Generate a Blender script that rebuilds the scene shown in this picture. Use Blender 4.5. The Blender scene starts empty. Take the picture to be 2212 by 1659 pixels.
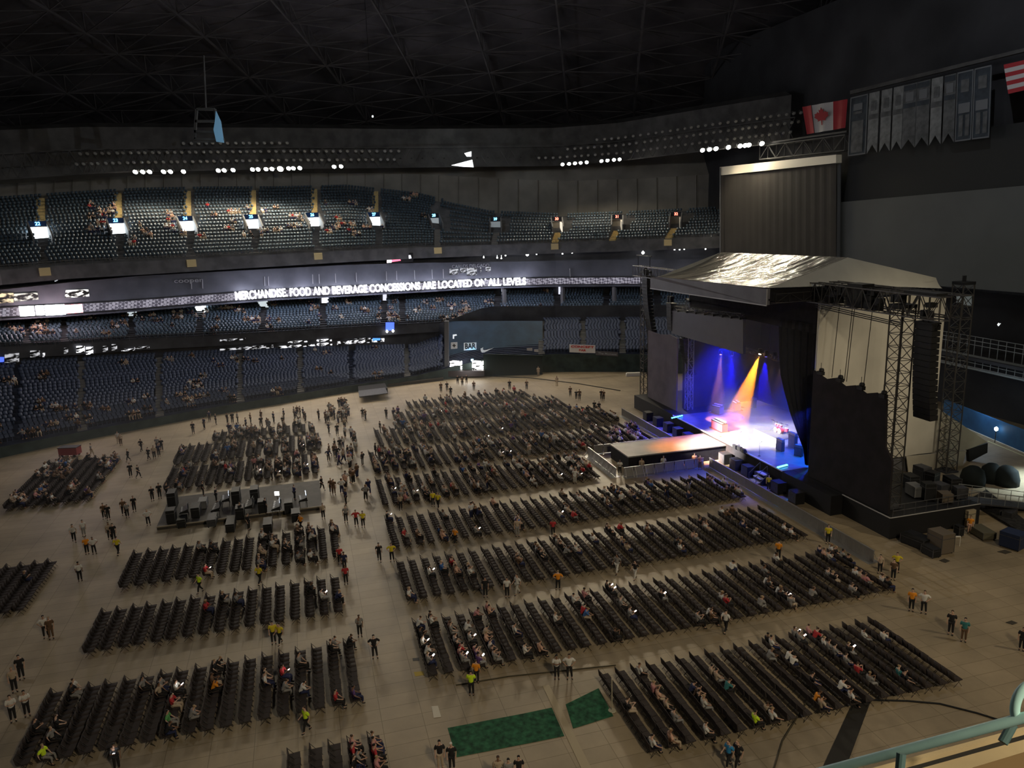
import bpy, bmesh, math, random
import numpy as np
from mathutils import Vector, Matrix
R_ = random.Random(7)
SC = bpy.context.scene
COL = SC.collection
# ---------------------------------------------------------------- camera
IW, IH, FPX = 2212, 1659, 1650.0
PITCH, ROLL, CAMZ = math.radians(12.4), math.radians(1.9), 29.0
_f = np.array([0, math.cos(PITCH), -math.sin(PITCH)])
_r0 = np.array([1., 0, 0]); _u0 = np.array([0, math.sin(PITCH), math.cos(PITCH)])
_r = math.cos(ROLL)*_r0 - math.sin(ROLL)*_u0
_u = math.cos(ROLL)*_u0 + math.sin(ROLL)*_r0
CAM = np.array([0, 0, CAMZ])
cd = bpy.data.cameras.new('camera'); co = bpy.data.objects.new('camera', cd); COL.objects.link(co)
m = Matrix.Identity(4)
for i in range(3):
    m[i][0], m[i][1], m[i][2], m[i][3] = _r[i], _u[i], -_f[i], CAM[i]
co.matrix_world = m
cd.sensor_fit = 'HORIZONTAL'; cd.sensor_width = 36; cd.lens = FPX/IW*36
cd.clip_start = 0.1; cd.clip_end = 800
SC.camera = co
# ---------------------------------------------------------------- world, exposure, arena lights
W = bpy.data.worlds.new('dark_arena'); SC.world = W; W.use_nodes = True
W.node_tree.nodes['Background'].inputs[0].default_value = (0.9, 0.92, 1.0, 1)
W.node_tree.nodes['Background'].inputs[1].default_value = 0.012
SC.cycles.max_bounces = 5; SC.cycles.diffuse_bounces = 2; SC.cycles.glossy_bounces = 2; SC.cycles.transmission_bounces = 2; SC.cycles.volume_bounces = 0
vs = SC.view_settings
vs.view_transform = 'Standard'; vs.look = 'None'; vs.exposure = 0.0; vs.gamma = 1.0
vs.use_curve_mapping = False
TH = math.radians(15.2)
N_ = np.array([-math.sin(TH), math.cos(TH), 0]); S_ = np.array([math.cos(TH), math.sin(TH), 0])
RZ = TH - math.pi/2          # local +Y towards the stage
def P(u, v, z=0.): return Vector(u*N_ + v*S_ + np.array([0, 0, z]))
def ray(x, y): return _f*FPX + _r*(x-IW/2) - _u*(y-IH/2)
def gz(x, y, z=0.):
    d = ray(x, y); return Vector(CAM + d*((z-CAMZ)/d[2]))
def atY(x, y, Y):
    d = ray(x, y); return Vector(CAM + d*(Y/d[1]))
def guv(x, y, z=0.):
    g = np.array(gz(x, y, z)); return float(g@N_), float(g@S_)
def onv(x, y, v):
    d = ray(x, y); return Vector(CAM + d*((v-CAM@S_)/(d@S_)))
def onu(x, y, u):
    d = ray(x, y); return Vector(CAM + d*((u-CAM@N_)/(d@N_)))
def proj(p):
    q = np.array(p)-CAM; w = q@_f
    return IW/2+FPX*(q@_r)/w, IH/2-FPX*(q@_u)/w

def lamp(kind, name, loc, energy, color, target=None, size=1.0, angle=None, blend=0.5):
    l = bpy.data.lights.new(name, kind); l.energy = energy; l.color = color
    o = bpy.data.objects.new(name, l); COL.objects.link(o); o.location = loc
    if kind == 'AREA': l.shape = 'DISK'; l.size = size
    else: l.shadow_soft_size = size
    if kind == 'SPOT': l.spot_size = angle or 1.2; l.spot_blend = blend
    if target is not None:
        o.rotation_euler = (Vector(target)-Vector(loc)).to_track_quat('-Z', 'Y').to_euler()
    return o
WARM = (1.0, 0.86, 0.62); COOL = (0.72, 0.86, 1.0)
# roof-ring lamp clusters that light the floor and the stands (the visible fixtures hang in the same places)
RING = [(345, 372, 139, .8), (490, 369, 145, .8), (600, 365, 149, 1.6), (730, 358, 154, .5), (1245, 352, 162, .8), (1318, 345, 161, .7),
        (1530, 322, 145, 1.0), (1610, 315, 138, 1.0)]
for i, (x, y, Y, k) in enumerate(RING):
    p = atY(x, y+6, Y)
    lamp('SPOT', 'floodlight_glow', p, (22000 if x > 1500 else 70000 if x > 1200 else 6000)*k, WARM, P(46, 12, 0) if x < 1000 else P(40, 26, 0), .8, .7, 1.0)
    lamp('SPOT', 'floodlight_wide', p, (8000 if x > 1500 else 13000)*k, WARM, P(118, 12, 0), .8, 1.35, 1.0)
    lamp('SPOT', 'floodlight_spill', p+Vector((0, -1.0, -.8)), (2200 if x > 1500 else 5200)*k, WARM, p+Vector((0, -6, -10)), .3, 2.9, .6)
# lamp clusters on the near side of the roof ring, above and behind the viewer
lamp('SPOT', 'near_ring_glow', P(12, 72, 42), 62000, WARM, P(66, 58, 11), 1.0, .42, 1.0)
lamp('SPOT', 'near_ring_glow', P(12, 72, 42), 26000, WARM, P(44, 46, 0), 1.0, 1.0, 1.0)
lamp('SPOT', 'near_ring_glow', P(-18, 16, 47), 62000, WARM, P(62, 14, 0), 2.5, 1.75, 1.0)

# ---------------------------------------------------------------- materials
MATS = {}
def mat(name, col, rough=.7, metal=0., emit=None, strength=0., noise=0., nscale=3., bump=0., bscale=20., spec=.3, col2=None):
    if name in MATS: return MATS[name]
    M = bpy.data.materials.new(name); M.use_nodes = True; MATS[name] = M
    nt = M.node_tree; b = nt.nodes['Principled BSDF']
    b.inputs['Base Color'].default_value = (*col, 1); b.inputs['Roughness'].default_value = rough
    b.inputs['Metallic'].default_value = metal; b.inputs['Specular IOR Level'].default_value = spec
    if emit:
        b.inputs['Emission Color'].default_value = (*emit, 1); b.inputs['Emission Strength'].default_value = strength
    if noise or bump or col2:
        tc = nt.nodes.new('ShaderNodeTexCoord')
    if noise or col2:
        n = nt.nodes.new('ShaderNodeTexNoise'); n.inputs['Scale'].default_value = nscale; n.inputs['Detail'].default_value = 5
        nt.links.new(tc.outputs['Object'], n.inputs['Vector'])
        r = nt.nodes.new('ShaderNodeValToRGB'); nt.links.new(n.outputs['Fac'], r.inputs['Fac'])
        c2 = col2 or tuple(min(1, c*(1+noise)) for c in col)
        c1 = col if col2 else tuple(c*(1-noise) for c in col)
        r.color_ramp.elements[0].position = .35; r.color_ramp.elements[1].position = .65
        r.color_ramp.elements[0].color = (*c1, 1); r.color_ramp.elements[1].color = (*c2, 1)
        nt.links.new(r.outputs['Color'], b.inputs['Base Color'])
    if bump:
        n2 = nt.nodes.new('ShaderNodeTexNoise'); n2.inputs['Scale'].default_value = bscale; n2.inputs['Detail'].default_value = 3
        nt.links.new(tc.outputs['Object'], n2.inputs['Vector'])
        bp = nt.nodes.new('ShaderNodeBump'); bp.inputs['Strength'].default_value = bump; bp.inputs['Distance'].default_value = .1
        nt.links.new(n2.outputs['Fac'], bp.inputs['Height']); nt.links.new(bp.outputs['Normal'], b.inputs['Normal'])
    return M
def glow_mat(name, col, s, scale=1.1):  # noise-masked emission paints a patchily lit interior behind an opening
    if name in MATS: return MATS[name]
    M = mat(name, (.02, .02, .02), .7, emit=col, strength=s); nt = M.node_tree; b = nt.nodes['Principled BSDF']
    tc = nt.nodes.new('ShaderNodeTexCoord'); mp = nt.nodes.new('ShaderNodeMapping'); mp.inputs['Scale'].default_value = (1, 1, 2.2); n = nt.nodes.new('ShaderNodeTexNoise'); n.inputs['Scale'].default_value = scale; n.inputs['Detail'].default_value = 2
    r = nt.nodes.new('ShaderNodeValToRGB'); r.color_ramp.elements[0].position = .44; r.color_ramp.elements[1].position = .54
    mu = nt.nodes.new('ShaderNodeMath'); mu.operation = 'MULTIPLY'; mu.inputs[1].default_value = s*1.5
    nt.links.new(tc.outputs['Object'], mp.inputs[0]); nt.links.new(mp.outputs[0], n.inputs[0]); nt.links.new(n.outputs['Fac'], r.inputs[0]); nt.links.new(r.outputs[0], mu.inputs[0]); nt.links.new(mu.outputs[0], b.inputs['Emission Strength'])
    return M
def emat(name, col, s): return mat(name, tuple(c*.3 for c in col), .6, emit=col, strength=s)
black = mat('black_paint', (.012, .012, .013), .6)
blackcloth = mat('black_drape_cloth', (.010, .009, .011), .95, noise=.3, nscale=2)
darkgrey = mat('dark_grey_paint', (.045, .045, .05), .6, noise=.2)
steel = mat('dull_steel', (.16, .16, .17), .45, .8, noise=.2)
alu = mat('aluminium_truss', (.10, .095, .09), .45, .6)
conc = mat('stand_concrete', (.10, .10, .105), .85, noise=.25, nscale=.5)
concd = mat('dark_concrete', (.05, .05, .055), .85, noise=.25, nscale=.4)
tan = mat('tan_concrete', (.42, .33, .19), .8, noise=.15, nscale=1.5)
seatm = mat('blue_green_plastic', (.055, .085, .115), .35, spec=.5)
seatm2 = mat('navy_seat_plastic', (.062, .078, .125), .6, spec=.3)
white_em = emat('white_lamp', (1., .96, .88), 30)
cool_em = emat('cool_lamp', (.85, .95, 1.), 5)

# ---------------------------------------------------------------- mesh helpers
def wloc(o):
    p = Vector((0, 0, 0))
    while o is not None:
        p = p + o.location; o = o.parent
    return p
def tag(o, label=None, cat=None, group=None, kind=None):
    if label: o['label'] = label
    if cat: o['category'] = cat
    if group: o['group'] = group
    if kind: o['kind'] = kind
    return o
def empty(name, loc, label=None, cat=None, group=None, kind=None):
    o = bpy.data.objects.new(name, None); COL.objects.link(o); o.location = loc
    o.empty_display_size = .3
    return tag(o, label, cat, group, kind)
class MB:
    def __init__(self): self.v = []; self.f = []; self.mi = []; self.mats = []; self.cur = 0
    def use(self, m_):
        if m_ not in self.mats: self.mats.append(m_)
        self.cur = self.mats.index(m_); return self
    def add(self, vs_, fs):
        b = len(self.v); self.v += [Vector(x) for x in vs_]
        for f in fs: self.f.append([b+i for i in f]); self.mi.append(self.cur)
    def quad(self, *pts): self.add(pts, [list(range(len(pts)))])
    def hexa(self, p):   # p: 8 corners, bottom 4 then top 4
        self.add(p, [(3, 2, 1, 0), (4, 5, 6, 7), (0, 1, 5, 4), (1, 2, 6, 5), (2, 3, 7, 6), (3, 0, 4, 7)])
    def ubox(self, u0, u1, v0, v1, z0, z1):
        self.hexa([P(u0, v0, z0), P(u0, v1, z0), P(u1, v1, z0), P(u1, v0, z0), P(u0, v0, z1), P(u0, v1, z1), P(u1, v1, z1), P(u1, v0, z1)])
    def box(self, x0, x1, y0, y1, z0, z1):
        self.hexa([(x0, y0, z0), (x1, y0, z0), (x1, y1, z0), (x0, y1, z0), (x0, y0, z1), (x1, y0, z1), (x1, y1, z1), (x0, y1, z1)])
    def slab(self, pts, off):   # polygon thickened by vector
        n = len(pts); a = [Vector(p) for p in pts]; off = Vector(off)
        self.add(a+[p+off for p in a], [list(range(n)), list(range(2*n-1, n-1, -1))]+[(i, n+i, n+(i+1) % n, (i+1) % n) for i in range(n)])
    def tube(self, a, b, r, n=4, r2=None):
        a = Vector(a); b = Vector(b); d = (b-a)
        if d.length < 1e-5: return
        d.normalize(); x = d.orthogonal().normalized()
        if abs(d.z) < .99: x = d.cross(Vector((0, 0, 1))).normalized()
        y = d.cross(x); r2 = r if r2 is None else r2
        vv = []
        for c, rr in ((a, r), (b, r2)):
            for k in range(n):
                t = 2*math.pi*(k+.5)/n; vv.append(c+x*(math.cos(t)*rr)+y*(math.sin(t)*rr))
        self.add(vv, [tuple(range(n-1, -1, -1)), tuple(range(n, 2*n))]+[(k, (k+1) % n, n+(k+1) % n, n+k) for k in range(n)])
    def path(self, pts, r, n=8):
        for a, b in zip(pts[:-1], pts[1:]): self.tube(a, b, r, n)
    def sweep(self, pts, r, n=14, sub=6):      # smooth tube through points
        P_ = [Vector(p) for p in pts]; Q = []
        for i in range(len(P_)-1):
            p0 = P_[max(i-1, 0)]; p1 = P_[i]; p2 = P_[i+1]; p3 = P_[min(i+2, len(P_)-1)]
            for k in range(sub):
                t = k/sub; Q.append(.5*((2*p1)+(p2-p0)*t+(2*p0-5*p1+4*p2-p3)*t*t+(3*p1-p0-3*p2+p3)*t**3))
        Q.append(P_[-1]); vv = []; x = None
        for i, q in enumerate(Q):
            d = (Q[min(i+1, len(Q)-1)]-Q[max(i-1, 0)]).normalized()
            x = (d.orthogonal() if x is None else x-d*x.dot(d)).normalized(); y = d.cross(x)
            vv += [q+x*(r*math.cos(2*math.pi*k/n))+y*(r*math.sin(2*math.pi*k/n)) for k in range(n)]
        m_ = len(Q); self.add(vv, [(i*n+k, i*n+(k+1) % n, (i+1)*n+(k+1) % n, (i+1)*n+k) for i in range(m_-1) for k in range(n)]+[tuple(range(n-1, -1, -1)), tuple(range((m_-1)*n, m_*n))])
    def lathe(self, c, prof, n=14, axis=Vector((0, 0, 1))):
        axis = Vector(axis).normalized(); x = axis.orthogonal().normalized(); y = axis.cross(x); c = Vector(c)
        vv = []
        for (r, h) in prof:
            for k in range(n):
                t = 2*math.pi*k/n; vv.append(c+axis*h+x*(r*math.cos(t))+y*(r*math.sin(t)))
        fs = []
        for i in range(len(prof)-1):
            for k in range(n): fs.append((i*n+k, i*n+(k+1) % n, (i+1)*n+(k+1) % n, (i+1)*n+k))
        fs.append(tuple(range(n-1, -1, -1))); fs.append(tuple(range((len(prof)-1)*n, len(prof)*n)))
        self.add(vv, fs)
    def truss(self, a, b, w, up=Vector((0, 0, 1)), side=None, h=None, bays=8, r=.04, rd=.022):
        a = Vector(a); b = Vector(b); d = (b-a).normalized(); up = Vector(up)
        s_ = Vector(side) if side is not None else d.cross(up).normalized()
        h = h or w; off = [s_*(w/2)+up*(h/2), -s_*(w/2)+up*(h/2), -s_*(w/2)-up*(h/2), s_*(w/2)-up*(h/2)]
        for o in off: self.tube(a+o, b+o, r)
        for i in range(bays):
            p0 = a.lerp(b, i/bays); p1 = a.lerp(b, (i+1)/bays)
            for k in range(4):
                o0, o1 = off[k], off[(k+1) % 4]
                if i % 2: o0, o1 = o1, o0
                self.tube(p0+o0, p1+o1, rd)
                self.tube(p0+off[k], p0+off[(k+1) % 4], rd)
        for k in range(4): self.tube(b+off[k], b+off[(k+1) % 4], rd)
    def build(self, name, m_=None, parent=None, smooth=False, label=None, origin=None):
        me = bpy.data.meshes.new(name)
        if parent is not None: L = wloc(parent)
        elif origin is not None: L = Vector(origin)
        else:
            xs = np.array([tuple(p) for p in self.v]); lo = xs.min(0); hi = xs.max(0)
            L = Vector(((lo[0]+hi[0])/2, (lo[1]+hi[1])/2, lo[2]))
        me.from_pydata([tuple(p-L) for p in self.v], [], self.f)
        for mm in ([m_] if m_ else self.mats): me.materials.append(mm)
        if not m_ and len(self.mats) > 1: me.polygons.foreach_set('material_index', self.mi)
        if smooth: me.polygons.foreach_set('use_smooth', [True]*len(me.polygons))
        me.update()
        o = bpy.data.objects.new(name, me); COL.objects.link(o)
        if parent is not None: o.parent = parent
        else: o.location = L
        if label: o['label'] = label
        return o
def struct(name, mb, m_=None, parent=None):
    o = mb.build(name, m_, parent)
    if parent is None: o['kind'] = 'structure'
    return o
def text_obj(name, s, size, M4, m_, parent=None, extr=.03, bold=0.0, width=None):
    c = bpy.data.curves.new(name, 'FONT'); c.body = s; c.size = size; c.extrude = extr; c.offset = bold
    c.align_x = 'CENTER'; c.align_y = 'CENTER'
    tmp = bpy.data.objects.new(name, c); COL.objects.link(tmp)
    dg = bpy.context.evaluated_depsgraph_get(); dg.update()
    me = bpy.data.meshes.new_from_object(tmp.evaluated_get(dg)); bpy.data.objects.remove(tmp)
    if width:
        xs = [v.co.x for v in me.vertices]; k = width/(max(xs)-min(xs))
        for v in me.vertices: v.co.x *= k
    me.materials.clear(); me.materials.append(m_)
    o = bpy.data.objects.new(name, me); COL.objects.link(o)
    if parent is not None:
        o.parent = parent; o.matrix_local = Matrix.Translation(-wloc(parent)) @ M4
    else: o.matrix_world = M4
    return o
def frame(loc, xdir, up=(0, 0, 1)):
    x = Vector(xdir).normalized(); z_ = Vector(up); nrm = x.cross(z_).normalized(); z_ = nrm.cross(x)
    M4 = Matrix.Identity(4)
    for i in range(3): M4[i][0], M4[i][1], M4[i][2], M4[i][3] = x[i], z_[i], nrm[i], loc[i]
    return M4
def bulk(name, tv, tf, T, m_list, midx=None, tm=None):
    """one mesh from a template repeated with 4x4 transforms T (Nx4x4)"""
    tv = np.array(tv, float); n = len(tv); k = len(T)
    hv = np.c_[tv, np.ones(n)]
    allv = np.einsum('kij,nj->kni', np.array(T), hv)[:, :, :3].reshape(-1, 3)
    nl = sum(len(f) for f in tf)
    loops = np.concatenate([np.array(f) for f in tf]); lt = np.array([len(f) for f in tf])
    allo = (loops[None, :]+(np.arange(k)*n)[:, None]).reshape(-1)
    tot = np.tile(lt, k); start = np.r_[0, np.cumsum(tot)[:-1]]
    me = bpy.data.meshes.new(name); me.vertices.add(len(allv)); me.vertices.foreach_set('co', allv.reshape(-1))
    me.loops.add(len(allo)); me.loops.foreach_set('vertex_index', allo.astype(np.int32))
    me.polygons.add(len(tot)); me.polygons.foreach_set('loop_start', start.astype(np.int32)); me.polygons.foreach_set('loop_total', tot.astype(np.int32))
    for mm in m_list: me.materials.append(mm)
    if midx is not None:
        me.polygons.foreach_set('material_index', np.repeat(np.array(midx), len(tf)).astype(np.int32) if tm is None else np.array(midx).astype(np.int32))
    me.update(); me.validate()
    o = bpy.data.objects.new(name, me); COL.objects.link(o); return o
def T4(loc, rz, sc=1.):
    c, s = math.cos(rz)*sc, math.sin(rz)*sc
    return np.array([[c, -s, 0, loc[0]], [s, c, 0, loc[1]], [0, 0, sc, loc[2]], [0, 0, 0, 1.]])
WORDS = 'first second third fourth fifth sixth seventh eighth ninth tenth eleventh twelfth thirteenth fourteenth fifteenth sixteenth seventeenth eighteenth nineteenth'.split()
def ordw(i):
    if i < 19: return WORDS[i]
    t, r = divmod(i+1, 10)
    T = {2: ('twentieth', 'twenty'), 3: ('thirtieth', 'thirty'), 4: ('fortieth', 'forty'), 5: ('fiftieth', 'fifty'), 6: ('sixtieth', 'sixty'), 7: ('seventieth', 'seventy')}[t]
    return T[0] if r == 0 else T[1]+'-'+WORDS[r-1]
# ---------------------------------------------------------------- floor
def floor_material():
    M = bpy.data.materials.new('protective_floor_panels'); M.use_nodes = True; nt = M.node_tree; b = nt.nodes['Principled BSDF']
    tc = nt.nodes.new('ShaderNodeTexCoord')
    br = nt.nodes.new('ShaderNodeTexBrick'); br.inputs['Scale'].default_value = 1.0
    br.inputs['Brick Width'].default_value = 2.4; br.inputs['Row Height'].default_value = 1.2; br.offset = 0.0
    br.inputs['Mortar Size'].default_value = .02; br.inputs['Bias'].default_value = -.2
    br.inputs['Color1'].default_value = (.345, .28, .195, 1); br.inputs['Color2'].default_value = (.295, .24, .165, 1); br.inputs['Mortar'].default_value = (.2, .16, .10, 1)
    nt.links.new(tc.outputs['Object'], br.inputs['Vector'])
    n = nt.nodes.new('ShaderNodeTexNoise'); n.inputs['Scale'].default_value = .12; n.inputs['Detail'].default_value = 8; n.inputs['Roughness'].default_value = .65
    nt.links.new(tc.outputs['Object'], n.inputs['Vector'])
    r = nt.nodes.new('ShaderNodeValToRGB'); r.color_ramp.elements[0].position = .3; r.color_ramp.elements[1].position = .7
    r.color_ramp.elements[0].color = (.62, .6, .55, 1); r.color_ramp.elements[1].color = (1.15, 1.1, 1.0, 1)
    nt.links.new(n.outputs['Fac'], r.inputs['Fac'])
    mx = nt.nodes.new('ShaderNodeMixRGB'); mx.blend_type = 'MULTIPLY'; mx.inputs[0].default_value = 1
    nt.links.new(br.outputs['Color'], mx.inputs[1]); nt.links.new(r.outputs['Color'], mx.inputs[2]); nt.links.new(mx.outputs[0], b.inputs['Base Color'])
    b.inputs['Roughness'].default_value = .55; b.inputs['Specular IOR Level'].default_value = .35
    return M
me = bpy.data.meshes.new('floor')
me.from_pydata([(-80, -40, -.3), (140, -40, -.3), (140, 175, -.3), (-80, 175, -.3), (-80, -40, 0), (140, -40, 0), (140, 175, 0), (-80, 175, 0)], [],
               [(3, 2, 1, 0), (4, 5, 6, 7), (0, 1, 5, 4), (1, 2, 6, 5), (2, 3, 7, 6), (3, 0, 4, 7)])
me.materials.append(floor_material())
fl = bpy.data.objects.new('floor', me); COL.objects.link(fl); fl.rotation_euler[2] = TH; fl['kind'] = 'structure'
# ---------------------------------------------------------------- bowl: rings measured as (pixel column, pixel row, ground distance)
CX = np.array([-160, 0, 150, 300, 450, 600, 750, 900, 1050, 1200, 1350, 1500, 1700.])
def tab(v): return lambda x: float(np.interp(x, CX, v))
YB = tab([87, 96.7, 102.8, 109, 115.6, 122, 129, 135.5, 140.5, 141, 139, 135, 129])
yWALL = tab([1000, 966, 938, 910, 882, 858, 834, 812, 775, 765, 765, 765, 765])
yLBT = tab([800, 790, 782, 775, 767, 761, 757, 752, 697, 695, 694, 694, 694])
y2F = tab([764, 752, 745, 735, 728, 720, 711, 702, 694, 690, 690, 690, 690])
y2T = tab([716, 700, 690, 678, 666, 656, 648, 643, 636, 632, 630, 630, 630])
yRIB = tab([688, 675, 667, 657, 645, 634, 627, 619, 611, 607, 606, 606, 606])
yUF = tab([600, 586, 574, 567, 559, 551, 543, 536, 531, 526, 521, 515, 507])
yUT = tab([448, 436, 425, 416, 413, 412, 408, 424, 460, 467, 461, 453, 444])
yTOP = tab([408, 398, 388, 379, 376, 374, 374, 376, 385, 391, 386, 376, 364])
dUT = tab([36, 36, 36, 36, 36, 36, 36, 34, 29, 27, 27, 27, 27])
shiftU = lambda x: 0 if x < 950 else (x-950)/495*40
def ring(x, yfun, dY, dx=0): return atY(x+dx, yfun(x), YB(x)+dY)
LB0 = lambda x: ring(x, yWALL, .6)
LB1 = lambda x: ring(x, yLBT, 13 if x < 950 else 12)
D20 = lambda x: ring(x, y2F, 12.5); D21 = lambda x: ring(x, y2T, 24)
UD0 = lambda x: ring(x, yUF, 17); UD1 = lambda x: ring(x+0, yUT, dUT(x), shiftU(x))
XS = list(np.linspace(-160, 1700, 94))
def loft(mb, rings):
    b = len(mb.v); n = len(rings[0])
    for r in rings: mb.v += [Vector(p) for p in r]
    for i in range(len(rings)-1):
        for k in range(n-1):
            mb.f.append([b+i*n+k, b+i*n+k+1, b+(i+1)*n+k+1, b+(i+1)*n+k]); mb.mi.append(mb.cur)
def inward(f, x, e=2.0):   # horizontal unit vector pointing to the field
    t = f(x+e)-f(x-e); t.z = 0; t.normalize(); return Vector((t.y, -t.x, 0)), t
def deck(name, f0, f1, rows, m_, xs=XS, drop=1.0, back=None):
    mb = MB(); rings = []
    a = [f0(x)-Vector((0, 0, drop)) for x in xs]; rings.append(a)
    rings.append([f0(x)+Vector((0, 0, .15)) for x in xs])
    for i in range(rows):
        t0, t1 = i/rows, (i+1)/rows
        lo = []; hi = []
        for x in xs:
            p, q = f0(x), f1(x)
            e = p.lerp(q, t1); z = p.z+(q.z-p.z)*t0
            lo.append(Vector((e.x, e.y, z))); hi.append(Vector((e.x, e.y, z+(q.z-p.z)/rows)))
        rings += [lo, hi]
    loft(mb, rings)
    return struct(name, mb, m_)
deck('floor_lower_stand', LB0, LB1, 22, mat('navy_stand_concrete', (.035, .042, .07), .85, noise=.2, nscale=.5), drop=4)
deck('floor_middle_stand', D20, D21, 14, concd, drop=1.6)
deck('floor_upper_stand', UD0, UD1, 20, conc, drop=2.0)
# vertical and soffit surfaces of the bowl
mb = MB()
wallg = mat('field_wall_padding', (.035, .05, .045), .7, noise=.3, nscale=.6)
loft(mb, [[ring(x, yWALL, .25)-Vector((0, 0, 8)) for x in XS], [ring(x, yWALL, .25) for x in XS], [ring(x, yWALL, .6)+Vector((0, 0, .02)) for x in XS]])
struct('wall_field', mb, wallg)
mb = MB()    # back of lower stand up to the underside of the middle stand
loft(mb, [[LB1(x) for x in XS], [LB1(x)+Vector((0, 0, 3.2)) for x in XS]])
struct('wall_lower_concourse', mb, concd)
mb = MB()
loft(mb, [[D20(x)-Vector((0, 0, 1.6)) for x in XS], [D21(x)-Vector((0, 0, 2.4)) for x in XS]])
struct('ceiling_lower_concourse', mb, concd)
mb = MB()    # back wall of the middle stand
loft(mb, [[D21(x) for x in XS], [Vector((D21(x).x, D21(x).y, UD0(x).z-1)) for x in XS]])
struct('wall_middle_concourse', mb, concd)
mb = MB()    # suite front above the ribbon board, then the open lounge band under the upper stand
suite = mat('suite_front_panels', (.085, .09, .11), .6, noise=.2, nscale=.3)
ySU = tab([642, 626, 610, 596, 588, 580, 572, 568, 566, 563, 561, 560, 560])
loft(mb, [[ring(x, yRIB, 18.2)-Vector((0, 0, 1.2)) for x in XS], [ring(x, ySU, 18.2) for x in XS], [ring(x, ySU, 20.5) for x in XS], [ring(x, ySU, 20.5)+Vector((0, 0, 4)) for x in XS]])
struct('wall_suites', mb, suite)
mb = MB()
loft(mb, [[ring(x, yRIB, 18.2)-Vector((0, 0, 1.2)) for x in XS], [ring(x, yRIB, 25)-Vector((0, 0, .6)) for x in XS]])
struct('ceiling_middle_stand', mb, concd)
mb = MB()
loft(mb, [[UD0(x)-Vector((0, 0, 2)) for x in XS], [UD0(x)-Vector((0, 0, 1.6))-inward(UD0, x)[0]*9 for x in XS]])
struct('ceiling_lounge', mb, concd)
mb = MB()    # rear wall of the upper stand
upw = mat('upper_rear_wall', (.20, .19, .17), .8, noise=.2, nscale=.2)
def upback(x): return ring(x, yTOP, dUT(x)+2, shiftU(x))
loft(mb, [[UD1(x)-Vector((0, 0, .5)) for x in XS], [ring(x, yUT, dUT(x)+2, shiftU(x)) for x in XS], [upback(x) for x in XS], [upback(x)+Vector((0, 0, 6))-inward(UD1, x)[0]*3 for x in XS]])
struct('wall_upper_rear', mb, upw)
# panel seams on the rear wall are real ribs
mb = MB()
for k, x in enumerate(np.linspace(-120, 1660, 46)):
    a = ring(x, yUT, dUT(x)+1.8, shiftU(x)); b = ring(x, yTOP, dUT(x)+1.8, shiftU(x)); mb.tube(a, b, .12)
struct('trim_1', mb, upw)
# edge rail along the upper stand front
mb = MB()
pts = [UD0(x)+Vector((0, 0, .85)) for x in XS]; mb.path(pts, .035, 4)
for p in pts[::2]: mb.tube(p, p-Vector((0, 0, .8)), .025)
struct('trim_2', mb, steel)
mb = MB()
pts = [D20(x)+Vector((0, 0, .8)) for x in XS]; mb.path(pts, .035, 4)
for p in pts[::2]: mb.tube(p, p-Vector((0, 0, .8)), .025)
struct('trim_3', mb, steel)
# ---------------------------------------------------------------- roof
roofm = mat('dark_roof_panels', (.045, .04, .042), .9, noise=.5, nscale=.12)
def roofz(x, y):
    r2 = (x/150)**2+((y-60)/142)**2
    return 47+30*max(0, 1-r2)
mb = MB(); n = 40; gx = np.linspace(-150, 150, n); gy = np.linspace(-60, 202, n)
for j in range(n):
    for i in range(n): mb.v.append(Vector((gx[i], gy[j], roofz(gx[i], gy[j]))))
for j in range(n-1):
    for i in range(n-1): mb.f.append([j*n+i, j*n+i+1, (j+1)*n+i+1, (j+1)*n+i]); mb.mi.append(0)
struct('ceiling', mb, roofm)
trussm = mat('roof_truss_steel', (.055, .05, .05), .8, noise=.3, nscale=.3)
mb = MB()
for k in range(-9, 10):            # arched trusses across the roof with diagonal lattice
    x0 = k*15.
    pr = None
    for j in range(27):
        y = -20+j*8.
        if (x0/150)**2+((y-60)/142)**2 > .985: pr = None; continue
        xa = x0+ (y-60)*.12
        t = Vector((xa, y, roofz(xa, y)-.3)); b_ = Vector((xa, y, roofz(xa, y)-3.6))
        mb.tube(t, b_, .11)
        if pr:
            mb.tube(pr[1], b_, .2); mb.tube(pr[0], b_, .11)
            mb.tube(pr[1], Vector((b_.x+15, b_.y, roofz(b_.x+15, b_.y)-3.6)), .10)
            mb.tube(b_, Vector((pr[1].x+15, pr[1].y, roofz(pr[1].x+15, pr[1].y)-3.6)), .10)
            mb.tube(b_, Vector((b_.x+15*1.0, b_.y, roofz(b_.x+15, b_.y)-3.6)), .13)
            mb.tube(pr[1], Vector((b_.x+7.5, b_.y, roofz(b_.x+7.5, b_.y)-.5)), .07)
        pr = (t, b_)
struct('ceiling_lattice', mb, trussm)
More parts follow.
